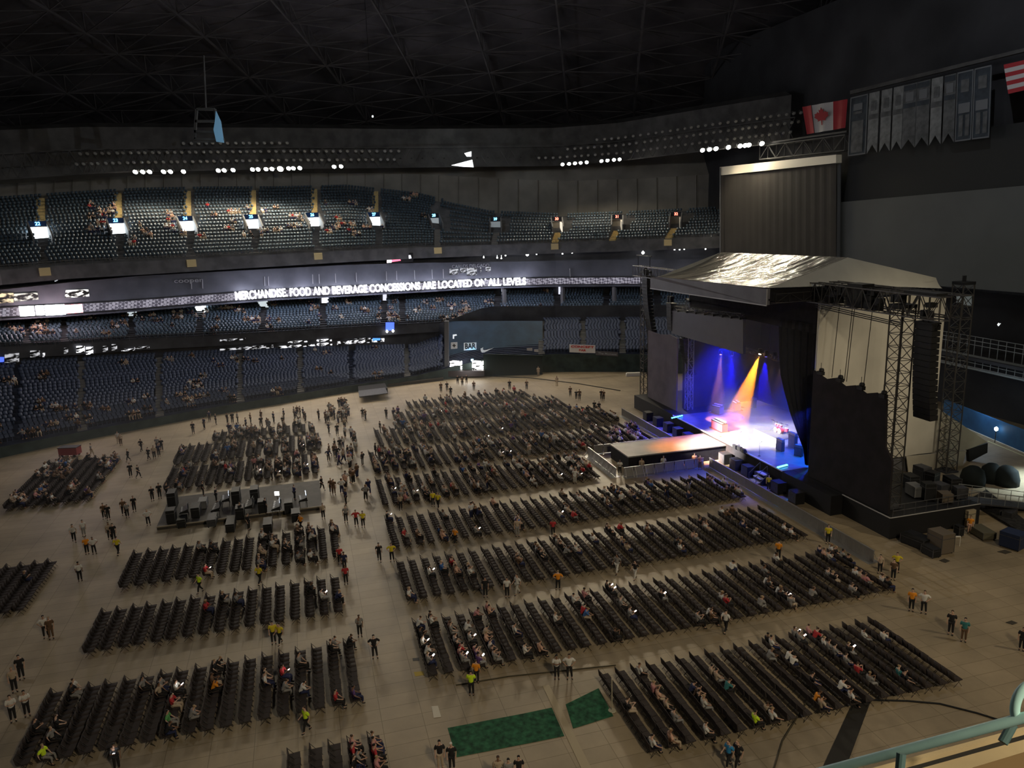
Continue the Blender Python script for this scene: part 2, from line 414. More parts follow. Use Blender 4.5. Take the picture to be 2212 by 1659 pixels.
# dark ring beam below the roof edge where the lamp banks hang, and the drop above the left end
mb = MB()
def ringbeam(x):
    Y = float(np.interp(x, [-160, 170, 290, 600, 860, 1200, 1340, 1520, 1645, 1720], [118, 131, 137, 150, 160, 163, 161, 146, 136, 131]))
    y = float(np.interp(x, [-160, 170, 290, 600, 860, 1200, 1340, 1520, 1645, 1720], [388, 366, 362, 356, 354, 350, 340, 318, 304, 296]))
    return atY(x, y, Y)
rb = mat('ring_beam_steel', (.06, .058, .055), .8, noise=.3, nscale=.4)
xs2 = list(np.linspace(-160, 1720, 80))
loft(mb, [[ringbeam(x)+Vector((0, 3, -.6)) for x in xs2], [ringbeam(x)+Vector((0, 3, 7)) for x in xs2], [ringbeam(x)+Vector((0, 6, 8)) for x in xs2]])
struct('wall_ring_beam', mb, rb)
mb = MB()
for a, b in zip(xs2[:-1], xs2[1:]):
    p, q = ringbeam(a), ringbeam(b)
    for h in (-.6, 3.2): mb.tube(p+Vector((0, .9, h)), q+Vector((0, .9, h)), .12)
    mb.tube(p+Vector((0, .9, -.6)), q+Vector((0, .9, 3.2)), .07); mb.tube(p+Vector((0, .9, 3.2)), q+Vector((0, .9, -.6)), .07)
    mb.tube(p+Vector((0, .9, 1.2)), p+Vector((0, 3, 1.2)), .08)
struct('trim_4', mb, rb)
# end wall behind the stage (v about 80): dark structure, video board, curtain zone
endm = mat('end_wall_dark', (.030, .030, .032), .85, noise=.3, nscale=.15)
mb = MB(); mb.ubox(20, 150, 84, 85, 18, 60); struct('wall_stage_end', mb, endm)
# ---------------------------------------------------------------- floodlights on the ring
lampshell = mat('lamp_housing_grey', (.12, .12, .12), .5, .3)
lens_off = mat('unlit_lamp_glass', (.35, .35, .33), .15, .2, spec=.8)
def floodlight_mesh():
    mb = MB(); d = Vector((0, -.80, -.60))
    mb.lathe((0, 0, 0), [(.12, -.35), (.2, -.25), (.38, .12), (.42, .2), (.4, .21)], 10, d)
    mb.tube((-.45, 0, .25), (-.45, .1, -.1), .03); mb.tube((.45, 0, .25), (.45, .1, -.1), .03); mb.tube((-.45, 0, .25), (.45, 0, .25), .03)
    mb.tube((0, 0, .25), (0, .9, .5), .04)
    mb.tube((-.45, .1, -.1), (.45, .1, -.1), .025)
    ln = MB(); ln.lathe(d*.205, [(.37, 0), (.3, .04), (.05, .07)], 10, d)
    return mb, ln
fm, fg = floodlight_mesh()
proto_h = fm.build('floodlight', lampshell, origin=(0, 0, 0)); proto_l = fg.build('lens', lens_off, proto_h)
lens_mesh_on = proto_l.data.copy(); lens_mesh_on.materials.clear(); lens_mesh_on.materials.append(emat('lit_lamp_glass', (1., .93, .78), 90))
lens_mesh_hot = proto_l.data.copy(); lens_mesh_hot.materials.clear(); lens_mesh_hot.materials.append(emat('hot_lamp_glass', (1., .95, .85), 260))
first_fl = [True]
def floodlight(p, on, label, group, sc=1.0):
    if first_fl[0]: h, l = proto_h, proto_l; first_fl[0] = False
    else:
        h = proto_h.copy(); COL.objects.link(h); l = proto_l.copy(); COL.objects.link(l); l.parent = h
    l.data = {0: fg_off, 1: lens_mesh_on, 2: lens_mesh_hot}[on]
    h.location = p; h.scale = (sc,)*3; tag(h, label, 'floodlight', group)
fg_off = proto_l.data
LIT_L = [293, 309, 324, 354, 369, 397, 472, 485, 504, 546, 558, 575, 588, 606, 624, 634, 648, 722, 737]
LIT_R = [1215, 1229, 1242, 1254, 1267, 1299, 1312, 1326, 1338, 1517, 1532, 1546, 1573, 1598, 1609, 1617, 1645]
for k, x in enumerate(LIT_L):
    p = ringbeam(x); y = float(np.interp(x, [290, 400, 640, 740], [370, 369, 362, 358]))
    q = atY(x, y, p.y-.6)
    floodlight(q, 2 if x == 606 else 1, ('large glaring floodlight, brightest of the lit row over the centre stands' if x == 606 else 'lit floodlight in the lower row over the centre stands, %s from its left end' % ordw(k)), 'lit floodlights over the centre stands', 1.5 if x == 606 else 1.1)
for k, x in enumerate(LIT_R):
    p = ringbeam(x); y = float(np.interp(x, [1215, 1340, 1517, 1650], [354, 343, 323, 308]))
    q = atY(x, y, p.y-.6)
    near = x > 1500
    floodlight(q, 1, 'lit floodlight %s, %s from the left of its cluster' % ('above the white-topped black curtain' if near else 'over the far right stands', ordw(k-9 if near else k)), 'lit floodlights toward the stage end', 1.15 if near else 1.0)
for row, (h, xa, xb, st) in enumerate([(.9, 172, 860, 15.5), (2.5, 182, 870, 15.5), (4.0, 405, 640, 15.8)]):
    for k, x in enumerate(np.arange(xa, xb, st)):
        p = ringbeam(x)+Vector((R_.uniform(-.15, .15), -.5, h))
        floodlight(p, 0, 'unlit floodlight in the %s row of the bank over the centre stands, %s from left' % (['lower', 'middle', 'upper'][row], ordw(k)), 'unlit floodlights over the centre stands', .8)
for row, (h, xa, xb, st) in enumerate([(.9, 1165, 1720, 15), (2.4, 1225, 1730, 15), (3.8, 1290, 1735, 15.5)]):
    for k, x in enumerate(np.arange(xa, xb, st)):
        p = ringbeam(x)+Vector((R_.uniform(-.15, .15), -.5, h))
        floodlight(p, 0, 'unlit floodlight in the %s row of the stage-side bank, %s from left' % (['lower', 'middle', 'upper'][row], ordw(k)), 'unlit floodlights of the stage-side bank', .75)
# ---------------------------------------------------------------- fixed seats in the stands
def seat_template():
    v = []; f = []
    def bx(x0, x1, y0, y1, z0, z1):
        b = len(v)
        v.extend([(x0, y0, z0), (x1, y0, z0), (x1, y1, z0), (x0, y1, z0), (x0, y0, z1), (x1, y0, z1), (x1, y1, z1), (x0, y1, z1)])
        f.extend([tuple(b+i for i in q) for q in [(3, 2, 1, 0), (4, 5, 6, 7), (0, 1, 5, 4), (1, 2, 6, 5), (2, 3, 7, 6), (3, 0, 4, 7)]])
    bx(-.22, .22, -.26, -.19, .42, .86)
    b = len(v)     # tip-up seat pan, folded
    v.extend([(-.2, -.19, .42), (.2, -.19, .42), (.2, .0, .50), (-.2, .0, .50), (-.2, -.15, .72), (.2, -.15, .72), (.2, -.06, .76), (-.2, -.06, .76)])
    f.extend([tuple(b+i for i in q) for q in [(3, 2, 1, 0), (4, 5, 6, 7), (0, 1, 5, 4), (1, 2, 6, 5), (2, 3, 7, 6), (3, 0, 4, 7)]])
    bx(-.04, .04, -.2, -.1, -.05, .45)
    return v, f
SV, SF = seat_template()
AIS_U = [-60, 95, 262, 412, 553, 686, 818, 945, 1068, 1198, 1322, 1443, 1560]
AIS_2 = [-80, 60, 140, 285, 433, 570, 700, 830, 870, 1075, 1205, 1310, 1420]
def seat_rows(f0, f1, rows, aisles, gap, pitch, keep=lambda x, i: True, xr=(-150, 1690)):
    out = []
    for i in range(rows):
        t = (i+.75)/rows; zt = i/rows
        g = lambda x: f0(x).lerp(f1(x), t)
        xs_ = np.linspace(xr[0], xr[1], 240); pts = [g(x) for x in xs_]
        cum = np.r_[0, np.cumsum([(pts[k+1]-pts[k]).length for k in range(len(pts)-1)])]
        for s_ in np.arange(.1+R_.random()*pitch, cum[-1], pitch):
            x = float(np.interp(s_, cum, xs_))
            if any(abs(x-a) < gap for a in aisles) or not keep(x, i): continue
            p = g(x); inn, _ = inward(g, x, 4)
            z = f0(x).z+(f1(x).z-f0(x).z)*((i+1)/rows)
            out.append((Vector((p.x, p.y, z+.02)), math.atan2(inn.y, inn.x)-math.pi/2, x, i, s_))
    return out
portal_zone = lambda x, i: not (6 <= i <= 10 and x < 900 and any(abs(x-a) < 17 for a in AIS_U)) and not (6 <= i <= 15 and x > 900 and any(abs(x-a-6) < 20 for a in AIS_U))
usd = seat_rows(UD0, UD1, 20, AIS_U, 7, .62, portal_zone)
usd = [q for q in usd if not (q[2] > 960 and q[3] % 2)]
msd = seat_rows(D20, D21, 14, AIS_2, 7, .62)
lsd = seat_rows(LB0, LB1, 22, [40, 178, 345, 520, 650, 760, 880, 1170, 1260, 1345], 6, .62, lambda x, i: not (955 < x < 1175) and x < 1480)
ob = bulk('stadium_seating', SV, SF, [T4(q[0], q[1]) for q in usd+msd], [seatm]); tag(ob, 'rows of blue-green stadium seats filling the middle and upper stands', 'stadium seats', kind='stuff')
front = [q for q in lsd if q[3] < 4 and 0 <= proj(q[0])[0] < 2212]
front.sort(key=lambda q: (q[0]-Vector(CAM)).length); front = front[:300]; ids = set(id(q) for q in front)
rest = [q for q in lsd if id(q) not in ids]
ob = bulk('lower_stadium_seating', SV, SF, [T4(q[0], q[1], 1.18) for q in rest], [seatm2]); tag(ob, 'rows of navy stadium seats filling the lower stand', 'stadium seats', kind='stuff')
sp = MB(); sp.v = [Vector(v) for v in SV]; sp.f = [list(f) for f in SF]; sp.mi = [0]*len(SF)
sp0 = sp.build('stadium_seat', seatm2, origin=(0, 0, 0))
front.sort(key=lambda q: (q[3], q[2]))
for k, q in enumerate(front):
    o = sp0 if k == 0 else sp0.copy()
    if k: COL.objects.link(o)
    o.location = q[0]; o.rotation_euler[2] = q[1]; o.scale = (1.18,)*3
    blk = sum(q[2] > a for a in (40, 178, 345, 520))
    nm = ['by the left edge', 'left of second stair', 'left of third stair', 'left of fourth stair', 'beyond fourth stair'][blk]
    tag(o, 'navy stadium seat in %s row above field wall, %s' % (ordw(q[3]), nm), 'stadium seat', 'navy seats, %s row, %s' % (ordw(q[3]), nm))
# ---------------------------------------------------------------- aisle steps and portals of the stands
stepm = mat('yellow_tan_step_paint', (.50, .38, .17), .7, noise=.15); stepg = mat('grey_aisle_steps', (.16, .155, .15), .8)
portalm = mat('portal_surround_grey', (.13, .13, .135), .7)
def aisle(f0, f1, x, t0, t1, wid, m_, n, name='trim_5'):
    mb = MB(); g0, g1 = f0(x), f1(x); _, t = inward(f0, x); prev = None
    for i in range(n):
        a = t0+(t1-t0)*i/n; b = t0+(t1-t0)*(i+1)/n
        p = g0.lerp(g1, a); q = g0.lerp(g1, b); p = Vector((p.x, p.y, q.z+.12)); q.z += .12
        mb.hexa([p-t*wid-Vector((0, 0, 1)), p+t*wid-Vector((0, 0, 1)), q+t*wid-Vector((0, 0, 1)), q-t*wid-Vector((0, 0, 1)), p-t*wid, p+t*wid, q+t*wid, q-t*wid])
    return struct(name, mb, m_)
signdark = mat('sign_box_dark', (.01, .012, .02), .5)
cyan_em = emat('blue_digits', (.12, .55, 1.), 9); red_em = emat('red_digits', (1., .12, .08), 9)
NUM = {95: '22', 262: '23', 412: '24', 553: '25', 686: '26', 818: '27', 945: '28', 1068: '29', 1198: '30', 1322: '31', 1443: '32'}
PASS = {95: 9, 262: 9, 412: 12, 553: 8, 686: 11, 818: 5, 945: .25, 1068: .15, 1198: .9, 1322: .35, 1443: .15}
for x in AIS_U[1:-1]:
    left = x < 900
    ta, tb = (.30, .52) if left else (.36, .80)
    bo = UD0(x).lerp(UD1(x), ta); inn, t = inward(UD0, x)
    if left: aisle(UD0, UD1, x-7, tb+.06, 1.0, .62, stepm, 18)
    else: aisle(UD0, UD1, x, .02, ta, .62, stepm if x > 1100 else stepg, 6)
    r = empty('door_%d' % (AIS_U.index(x)), bo, kind='structure')
    w, h, d = (1.35, 2.9, 2.6) if left else (1.15, 2.5, 2.6)
    fr = bo+inn*.2
    mb = MB()      # portal: two cheek walls, lintel, floor; passage behind
    for s_ in (-1, 1):
        a = fr+t*(s_*w)
        mb.hexa([a-t*.12, a+t*.12, a+t*.12-inn*d, a-t*.12-inn*d, a-t*.12+Vector((0, 0, h*.55)), a+t*.12+Vector((0, 0, h*.55)), a+t*.12-inn*d+Vector((0, 0, h+.8)), a-t*.12-inn*d+Vector((0, 0, h+.8))])
    mb.build('surround', portalm, r)
    mb = MB(); back = fr-inn*d
    mb.hexa([back-t*w+Vector((0, 0, 0)), back+t*w, back+t*w-inn*.1, back-t*w-inn*.1, back-t*w+Vector((0, 0, h-.1)), back+t*w+Vector((0, 0, h-.1)), back+t*w-inn*.1+Vector((0, 0, h-.1)), back-t*w-inn*.1+Vector((0, 0, h-.1))])
    st = PASS[x]
    if x in (1198, 1322, 1443):
        mb.build('passage', mat('passage_dark_%d' % x, (.2, .18, .15), .8), r)
        mb = MB(); a = back+t*w*.9+inn*.15
        mb.hexa([a-t*.4, a, a+inn*1.6, a+inn*1.6-t*.2, a-t*.4+Vector((0, 0, h-.2)), a+Vector((0, 0, h-.2)), a+inn*1.6+Vector((0, 0, h-.6)), a+inn*1.6-t*.2+Vector((0, 0, h-.6))])
        mb.build('lit_passage_wall', emat('passage_glow_%d' % x, (1., .9, .72), st), r)
    else: mb.build('lit_passage', emat('passage_glow_%d' % x, (.85, .95, 1.), st), r)
    sgn = empty('section_sign', back+Vector((0, 0, h)), 'small %s section number sign above the %s upper-stand portal from left' % ('blue' if x < 1150 else 'red', ordw(AIS_U.index(x)-1)), 'sign', 'lit section number signs')
    mb = MB(); a = back+inn*.12
    mb.hexa([a-t*w*.95, a+t*w*.95, a+t*w*.95-inn*.2, a-t*w*.95-inn*.2, a-t*w*.95+Vector((0, 0, .85)), a+t*w*.95+Vector((0, 0, .85)), a+t*w*.95-inn*.2+Vector((0, 0, .85)), a-t*w*.95-inn*.2+Vector((0, 0, .85))])
    mb.v = [v+Vector((0, 0, h)) for v in mb.v]; mb.build('sign_box', signdark if x > 900 else mat('sign_box_blue', (.01, .05, .16), .4), sgn)
    text_obj('number_lettering', NUM[x], .75, frame(a+inn*.03+Vector((0, 0, h+.42)), t), cyan_em if x < 1150 else red_em, sgn, .02, .01)
    if x in (95, 412, 686, 945, 1198, 1443):      # tan boxes hanging on the stand front below the aisle
        pz = UD0(x)+inn*.35; mb = MB()
        mb.hexa([pz-t*.75-Vector((0, 0, 1.2)), pz+t*.75-Vector((0, 0, 1.2)), pz+t*.75-inn*.3-Vector((0, 0, 1.2)), pz-t*.75-inn*.3-Vector((0, 0, 1.2)), pz-t*.75, pz+t*.75, pz+t*.75-inn*.3, pz-t*.75-inn*.3])
        o = mb.build('fascia_panel', mat('tan_fascia_paint', (.62, .5, .26), .6))
        tag(o, 'tan square panel on the upper stand front under the %s portal from left' % ordw(AIS_U.index(x)-1), 'panel', 'tan panels on the upper stand front')
# middle-stand portals (light patches below the ribbon board) and tan stair flights on the right
for k, (x, y0, y1, st, wpx, c) in enumerate([(285, 664, 690, .6, 20, 0), (433, 655, 680, 14, 22, 0), (568, 648, 664, .7, 24, 0), (702, 642, 658, 2.5, 14, 1), (831, 635, 653, 1.0, 8, 1), (1086, 622, 636, .9, 5, 1), (1209, 617, 640, 1.0, 5, 1)]):
    mb = MB(); p = [atY(x-wpx/2, y1, YB(x)+23.4), atY(x+wpx/2, y1, YB(x)+23.4), atY(x+wpx/2, y0, YB(x)+23.4), atY(x-wpx/2, y0, YB(x)+23.4)]
    mb.slab(p, (0, .15, 0)); struct('window_%d' % (30+k), mb, emat('middle_portal_glow_%d' % k, (.86, .96, 1.) if c == 0 else (.85, .87, 1.), st))
for x in (1070, 1195, 1300): aisle(D20, D21, x, .08, .42, .6, stepm if x > 1100 else stepg, 7)
for x in (1090, 1216, 1327):
    a = D20(x).lerp(D21(x), .55); _, t = inward(D20, x); mb = MB(); mb.tube(a, a+Vector((0, .3, 3.6)), .45); struct('trim_6', mb, portalm)
for x in (178, 345, 520, 650, 880, 1170, 1260, 1345): aisle(LB0, LB1, x, 0, 1, .6, stepg, 22)
# ---------------------------------------------------------------- ribbon board with its moving text
RB = lambda x, dz=0.: ring(x, yRIB, 17.7)+Vector((0, 0, dz))
ribdark = mat('ribbon_board_face', (.03, .03, .035), .5)
def led_mat():
    M = bpy.data.materials.new('ribbon_led_pattern'); M.use_nodes = True; nt = M.node_tree; b = nt.nodes['Principled BSDF']
    b.inputs['Base Color'].default_value = (.02, .02, .02, 1)
    tc = nt.nodes.new('ShaderNodeTexCoord'); ch = nt.nodes.new('ShaderNodeTexChecker'); ch.inputs['Scale'].default_value = 2.4
    mp = nt.nodes.new('ShaderNodeMapping'); mp.inputs['Rotation'].default_value = (.6, .6, .6)
    nt.links.new(tc.outputs['Object'], mp.inputs[0]); nt.links.new(mp.outputs[0], ch.inputs[0])
    ch.inputs['Color1'].default_value = (.55, .52, .62, 1); ch.inputs['Color2'].default_value = (.10, .09, .13, 1)
    nt.links.new(ch.outputs[0], b.inputs['Emission Color']); b.inputs['Emission Strength'].default_value = .55
    return M
rb_ = empty('ribbon_board', RB(820), 'long curved electronic ribbon board wrapping the stands, showing white running text', 'display board')
xr = list(np.linspace(-150, 1640, 120)); hh = .62
mb = MB()
loft(mb, [[RB(x, -hh-.15) for x in xr], [RB(x, hh+.15) for x in xr], [RB(x, hh+.15)-inward(RB, x)[0]*.5 for x in xr], [RB(x, -hh-.15)-inward(RB, x)[0]*.5 for x in xr], [RB(x, -hh-.15) for x in xr]])
mb.build('board_casing', ribdark, rb_)
mb = MB(); loft(mb, [[RB(x, -hh)+inward(RB, x)[0]*.04 for x in xr], [RB(x, hh)+inward(RB, x)[0]*.04 for x in xr]])
mb.build('led_face', led_mat(), rb_)
def curved_text(s, x0, x1, h, m_, dz=0.):
    c = bpy.data.curves.new('t', 'FONT'); c.body = s; c.size = 1; c.extrude = .0; c.offset = .025
    tmp = bpy.data.objects.new('t', c); COL.objects.link(tmp); dg = bpy.context.evaluated_depsgraph_get(); dg.update()
    me = bpy.data.meshes.new_from_object(tmp.evaluated_get(dg)); bpy.data.objects.remove(tmp)
    xs_ = [v.co.x for v in me.vertices]; ys_ = [v.co.y for v in me.vertices]
    a, b, c0, d0 = min(xs_), max(xs_), min(ys_), max(ys_)
    L = wloc(rb_)
    for v in me.vertices:
        x = x0+(x1-x0)*(v.co.x-a)/(b-a); inn, _ = inward(RB, x)
        v.co = RB(x, dz+((v.co.y-c0)/(d0-c0)-.5)*h)+inn*.09-L
    me.materials.clear(); me.materials.append(m_)
    o = bpy.data.objects.new('running_text', me); COL.objects.link(o); o.parent = rb_; return o
ribtext = emat('ribbon_text_white', (.93, .92, 1.), 16)
curved_text('MERCHANDISE, FOOD AND BEVERAGE CONCESSIONS ARE LOCATED ON ALL LEVELS', 508, 1136, 1.75, ribtext)
# left-hand animated logo, overexposed in the photograph to a white bar with a red tail
mb = MB()
def ribbon_blob(mb, xa, xb, ha, hb):
    xs_ = np.linspace(xa, xb, 14)
    loft(mb, [[RB(x, ha)+inward(RB, x)[0]*.08 for x in xs_], [RB(x, hb)+inward(RB, x)[0]*.08 for x in xs_]])
ribbon_blob(mb, 42, 74, -.75, .75); ribbon_blob(mb, 77, 95, -.75, .75); ribbon_blob(mb, 97, 140, -.85, .75)
o = mb.build('white_logo_blocks', ribtext, rb_)
mb = MB(); ribbon_blob(mb, 140, 178, -.7, .62); mb.build('red_logo_tail', emat('ribbon_red', (1., .28, .32), 12), rb_)
for x in np.linspace(60, 1600, 24):     # the running text lights the stand in front of it
    k = 1.0 if 500 < x < 1140 or 40 < x < 180 else .12
    inn, _ = inward(RB, x)
    lamp('POINT', 'ribbon_glow', RB(x, 0)+inn*2.2, 560*k, (.82, .82, 1.) if x > 150 or x < 40 else (1, .75, .8), None, .3)
# ---------------------------------------------------------------- lit suites, concourse openings and small lamps of the stands
wi = [1]
def lit_patch(pts, Yoff, m_, name=None, kind='structure', dep=.15, label=None, cat=None):
    mb = MB(); ps = [atY(x, y, YB(x)+Yoff) for x, y in pts]; mb.slab(ps, (0, dep, 0))
    if kind == 'structure':
        o = struct('window_%d' % wi[0], mb, m_); wi[0] += 1
    else: o = tag(mb.build(name, m_), label, cat)
    return o
warmroom = glow_mat('suite_room_warm', (1., .8, .5), .8, .8); whiter = glow_mat('suite_room_white', (1., .97, .92), 1.3, .8); conw = emat('concourse_white', (.88, .93, 1.), 3.5); cong = emat('concourse_dim', (.75, .78, .85), .35)
lit_patch([(-10, 655), (28, 654), (28, 633), (-10, 634)], 18.0, warmroom)
lit_patch([(30, 652), (82, 647), (80, 632), (30, 635)], 18.0, glow_mat('suite_room_b', (1., .95, .85), .7, .8))
lit_patch([(140, 644), (192, 640), (190, 625), (142, 627)], 18.0, whiter)
for (x0, x1, y0, y1, st) in [(-6, 14, 592, 604, .5), (0, 22, 610, 615, .6), (28, 54, 594, 600, 3), (59, 67, 593, 606, 3), (84, 98, 600, 604, .8), (97, 118, 591, 597, .5), (118, 124, 604, 608, 1), (145, 176, 592, 599, 2.5), (157, 178, 583, 588, .6), (190, 205, 581, 584, .7), (216, 236, 583, 592, 2.5), (243, 280, 582, 594, 3.2), (318, 341, 578, 590, 1.2), (345, 361, 573, 579, 1), (401, 420, 579, 586, 1.4)]:
    lit_patch([(x0, y1), (x1, y1-1), (x1-1, y0-1), (x0+1, y0)], 18.0, glow_mat('opening_glow_%.1f' % st, (.88, .92, 1.), st))
for (x0, x1, y0, y1, st) in [(165, 182, 748, 762, 4), (186, 200, 750, 766, 3.5), (92, 96, 762, 771, 1.5), (138, 146, 752, 764, .5), (222, 232, 748, 760, .5), (241, 252, 744, 757, .5), (262, 290, 755, 759, 1.5), (290, 322, 750, 754, .5), (10, 40, 765, 784, .35), (65, 85, 758, 772, .4), (475, 530, 734, 738, .5), (475, 590, 754, 758, .5), (530, 590, 749, 756, .55), (600, 682, 748, 753, .9), (622, 665, 738, 742, 1.0), (684, 717, 742, 748, 1.6), (684, 716, 734, 739, 2.5), (728, 830, 738, 745, 1.1), (765, 800, 732, 735, .6), (780, 840, 759, 767, .5)]:
    lit_patch([(x0, y1), (x1, y1-(x1-x0)*.07), (x1, y0-(x1-x0)*.07), (x0, y0)], 12.2, glow_mat('concourse_glow_%.2f' % st, (.95, .95, 1.), st, .9))
# small lamps along the open lounge under the upper stand
lampm = emat('lounge_lamp_bulb', (1., .97, .92), 14)
LOUNGE = [(988, 551), (991, 553), (1045, 556), (1078, 545), (1089, 547), (1092, 552), (1074, 557), (1083, 558), (1139, 550, 1), (1151, 543), (1157, 545), (1159, 549), (1208, 544, 1), (1215, 548), (1236, 546), (1385, 540), (1389, 546, 1), (1425, 535), (1457, 539), (1468, 539), (1478, 538), (1481, 532), (1525, 525, 1), (1536, 526, 2), (1524, 538)]
for k, q in enumerate(LOUNGE):
    mb = MB(); r = .14 if len(q) < 3 else (.28 if q[2] == 1 else .42); c = atY(q[0], q[1], YB(q[0])+18.0)
    mb.lathe(c, [(r*.3, -r), (r, -r*.4), (r, r*.4), (r*.3, r)], 8); mb.tube(c+Vector((0, 0, r)), c+Vector((0, 0, r+1.0)), .03)
    tag(mb.build('lounge_lamp', lampm), 'small white lamp in the lounge under the upper stand, %s from left' % ordw(k), 'lamp', 'small lounge lamps')
mb = MB(); c = atY(1053, 547, YB(1053)+18); mb.lathe(c, [(.1, -.3), (.33, -.1), (.33, .2), (.1, .35)], 8); mb.tube(c, c+Vector((0, 0, 1.2)), .03)
tag(mb.build('red_lamp', emat('red_lamp_glow', (1., .15, .22), 5)), 'round red lamp in the lounge under the upper stand', 'lamp')
tv = empty('television', atY(862, 558, YB(862)+18), 'lit red and white television hung under the upper stand', 'screen')
pts = lambda q: [atY(x, y, YB(862)+17.9) for x, y in q]
mb = MB(); mb.slab(pts([(833, 570), (892, 566), (892, 546), (833, 549)]), (0, .3, 0)); mb.build('casing', black, tv)
mb = MB(); mb.quad(*[p-Vector((0, .04, 0)) for p in pts([(836, 568), (846, 567), (846, 550), (836, 551)])]); mb.build('white_picture', emat('tv_white', (1, .85, .9), 4), tv)
mb = MB(); mb.quad(*[p-Vector((0, .04, 0)) for p in pts([(846, 566), (866, 563), (862, 553), (846, 553)])]); mb.build('red_picture', emat('tv_red', (1, .12, .2), 3), tv)
mb = MB(); mb.quad(*[p-Vector((0, .04, 0)) for p in pts([(866, 560), (889, 558), (887, 551), (868, 553)])]); mb.build('text_picture', emat('tv_text', (.9, .9, 1), 2), tv)
# names in relief on the suite front
def wall_text(s, x, y, wpx, hpx, m_, cat_label):
    p = atY(x, y, YB(x)+17.95); a = atY(x-wpx/2, y+wpx*.02, YB(x-wpx/2)+17.95); b = atY(x+wpx/2, y-wpx*.02, YB(x+wpx/2)+17.95)
    o = text_obj('wall_lettering', s, hpx/FPX*p.y*1.3, frame(p, b-a), m_, None, .05, .0, (b-a).length)
    return tag(o, cat_label, 'lettering')
pale = mat('pale_relief_letters', (.32, .33, .36), .6)
wall_text('CARLOS DELGADO', 1017, 575, 80, 8, pale, 'pale raised name in capital letters on the suite front above the ribbon board')
wall_text('cooper', 407, 606, 62, 10, pale, 'pale raised short word on the suite front near the left')
mb = MB()     # lit windows below the raised name
for (x0, x1, y0, y1) in [(971, 990, 581, 594), (994, 1006, 580, 590), (1008, 1030, 579, 596), (1037, 1040, 578, 588), (1049, 1060, 577, 587)]:
    lit_patch([(x0, y1), (x1, y1-1), (x1, y0), (x0, y0)], 18.0, glow_mat('name_window_glow', (.9, .92, 1.), .42))
for x in [414, 438, 580, 572, 690, 676, 725, 770, 835, 857, 896, 934, 958, 1232]:
    y = float(np.interp(x, [400, 860, 1000], [615, 595, 590])); a = atY(x, y+10, YB(x)+18); b = atY(x-1, y-10, YB(x)+18)
    mb = MB(); mb.tube(a, b, .09); struct('trim_7', mb, mat('pale_mullion', (.3, .3, .33), .6))
# blue screens and lit bits of the lower concourse
for (x0, x1, y0, y1, c, s_, nm, lab) in [(833, 851, 697, 714, (.08, .16, 1.), 1.6, 'blue_screen', 'small bright blue screen on the middle stand front'), (805, 821, 731, 736, (.1, .35, 1.), 1.4, 'blue_sign', 'flat lit blue sign above the lower concourse'), (858, 897, 758, 771, (.06, .10, .7), .9, 'blue_drape_sign', 'wide blue lit panel by the lower concourse left of the bar'), (-8, 6, 772, 783, (.08, .15, 1.), 1.4, 'blue_display', 'blue lit display at the left end of the lower concourse')]:
    lit_patch([(x0, y1), (x1, y1-1), (x1, y0), (x0, y0)], 12.0, emat(nm+'_glow', c, s_), nm, 'thing', .3, lab, 'screen')
for (x, y) in [(836, 716), (849, 715), (871, 779), (957, 739)]:
    mb = MB(); c = atY(x, y, YB(x)+11.8); mb.lathe(c, [(.06, -.25), (.25, 0), (.06, .25)], 8)
    tag(mb.build('concourse_lamp', lampm), 'small white lamp %s' % {836: 'under the left corner of the blue screen', 849: 'under the right corner of the blue screen', 871: 'under the wide blue panel by the bar', 957: 'on the pillar left of the bar wall'}[x], 'lamp')
# ---------------------------------------------------------------- bar wall, tarpaulin, banners under the right stand
tarpb = mat('dark_blue_tarpaulin', (.02, .045, .075), .6, noise=.2, nscale=.4, bump=.3, bscale=.7)
mb = MB(); a = [atY(968, 806, 139.5), atY(1172, 806, 139.5), atY(1172, 694, 150), atY(968, 694, 150)]
mb.slab(a, (0, .4, 0)); tag(mb.build('seat_tarpaulin', tarpb), 'dark blue tarpaulin covering the seats behind the lit bar sign', 'tarpaulin')
mb = MB(); mb.slab([atY(960, 812, 139), atY(969, 811, 139), atY(969, 694, 139), atY(960, 694, 139)], (0, 1, 0)); struct('wall_pier', mb, portalm)
mb = MB(); mb.slab([atY(1044, 812, 139.2), atY(1172, 812, 139.2), atY(1172, 768, 139.2), atY(1044, 765, 139.2)], (0, .3, 0)); struct('wall_bullpen', mb, mat('bullpen_wall', (.02, .028, .025), .8))
bar = empty('bar_sign', atY(1015, 757, 138.6), 'white rectangular sign reading BAR on the dark blue wall', 'sign')
q = [atY(1002, 757, 138.6), atY(1029, 755, 138.6), atY(1029, 740, 138.6), atY(1002, 741, 138.6)]
mb = MB(); mb.slab(q, (0, .12, 0)); mb.build('sign_board', mat('white_sign_board', (.75, .78, .8), .6, emit=(.8, .85, .9), strength=.16), bar)
text_obj('lettering', 'BAR', 1.45, frame(atY(1015.5, 748.3, 138.5), (1, 0, 0)), mat('black_sign_letters', (.01, .01, .012), .6), bar, .02, .04, 2.0)
pk = empty('small_square_sign', atY(980, 752, 138.7), 'small pale square sign with a dark cross, left of the bar sign', 'sign')
mb = MB(); mb.slab([atY(974, 754, 138.7), atY(988, 753, 138.7), atY(988, 739, 138.7), atY(974, 740, 138.7)], (0, .1, 0)); mb.build('sign_board', mat('pale_square_sign', (.5, .5, .5), .6, emit=(.8, .8, .8), strength=.08), pk)
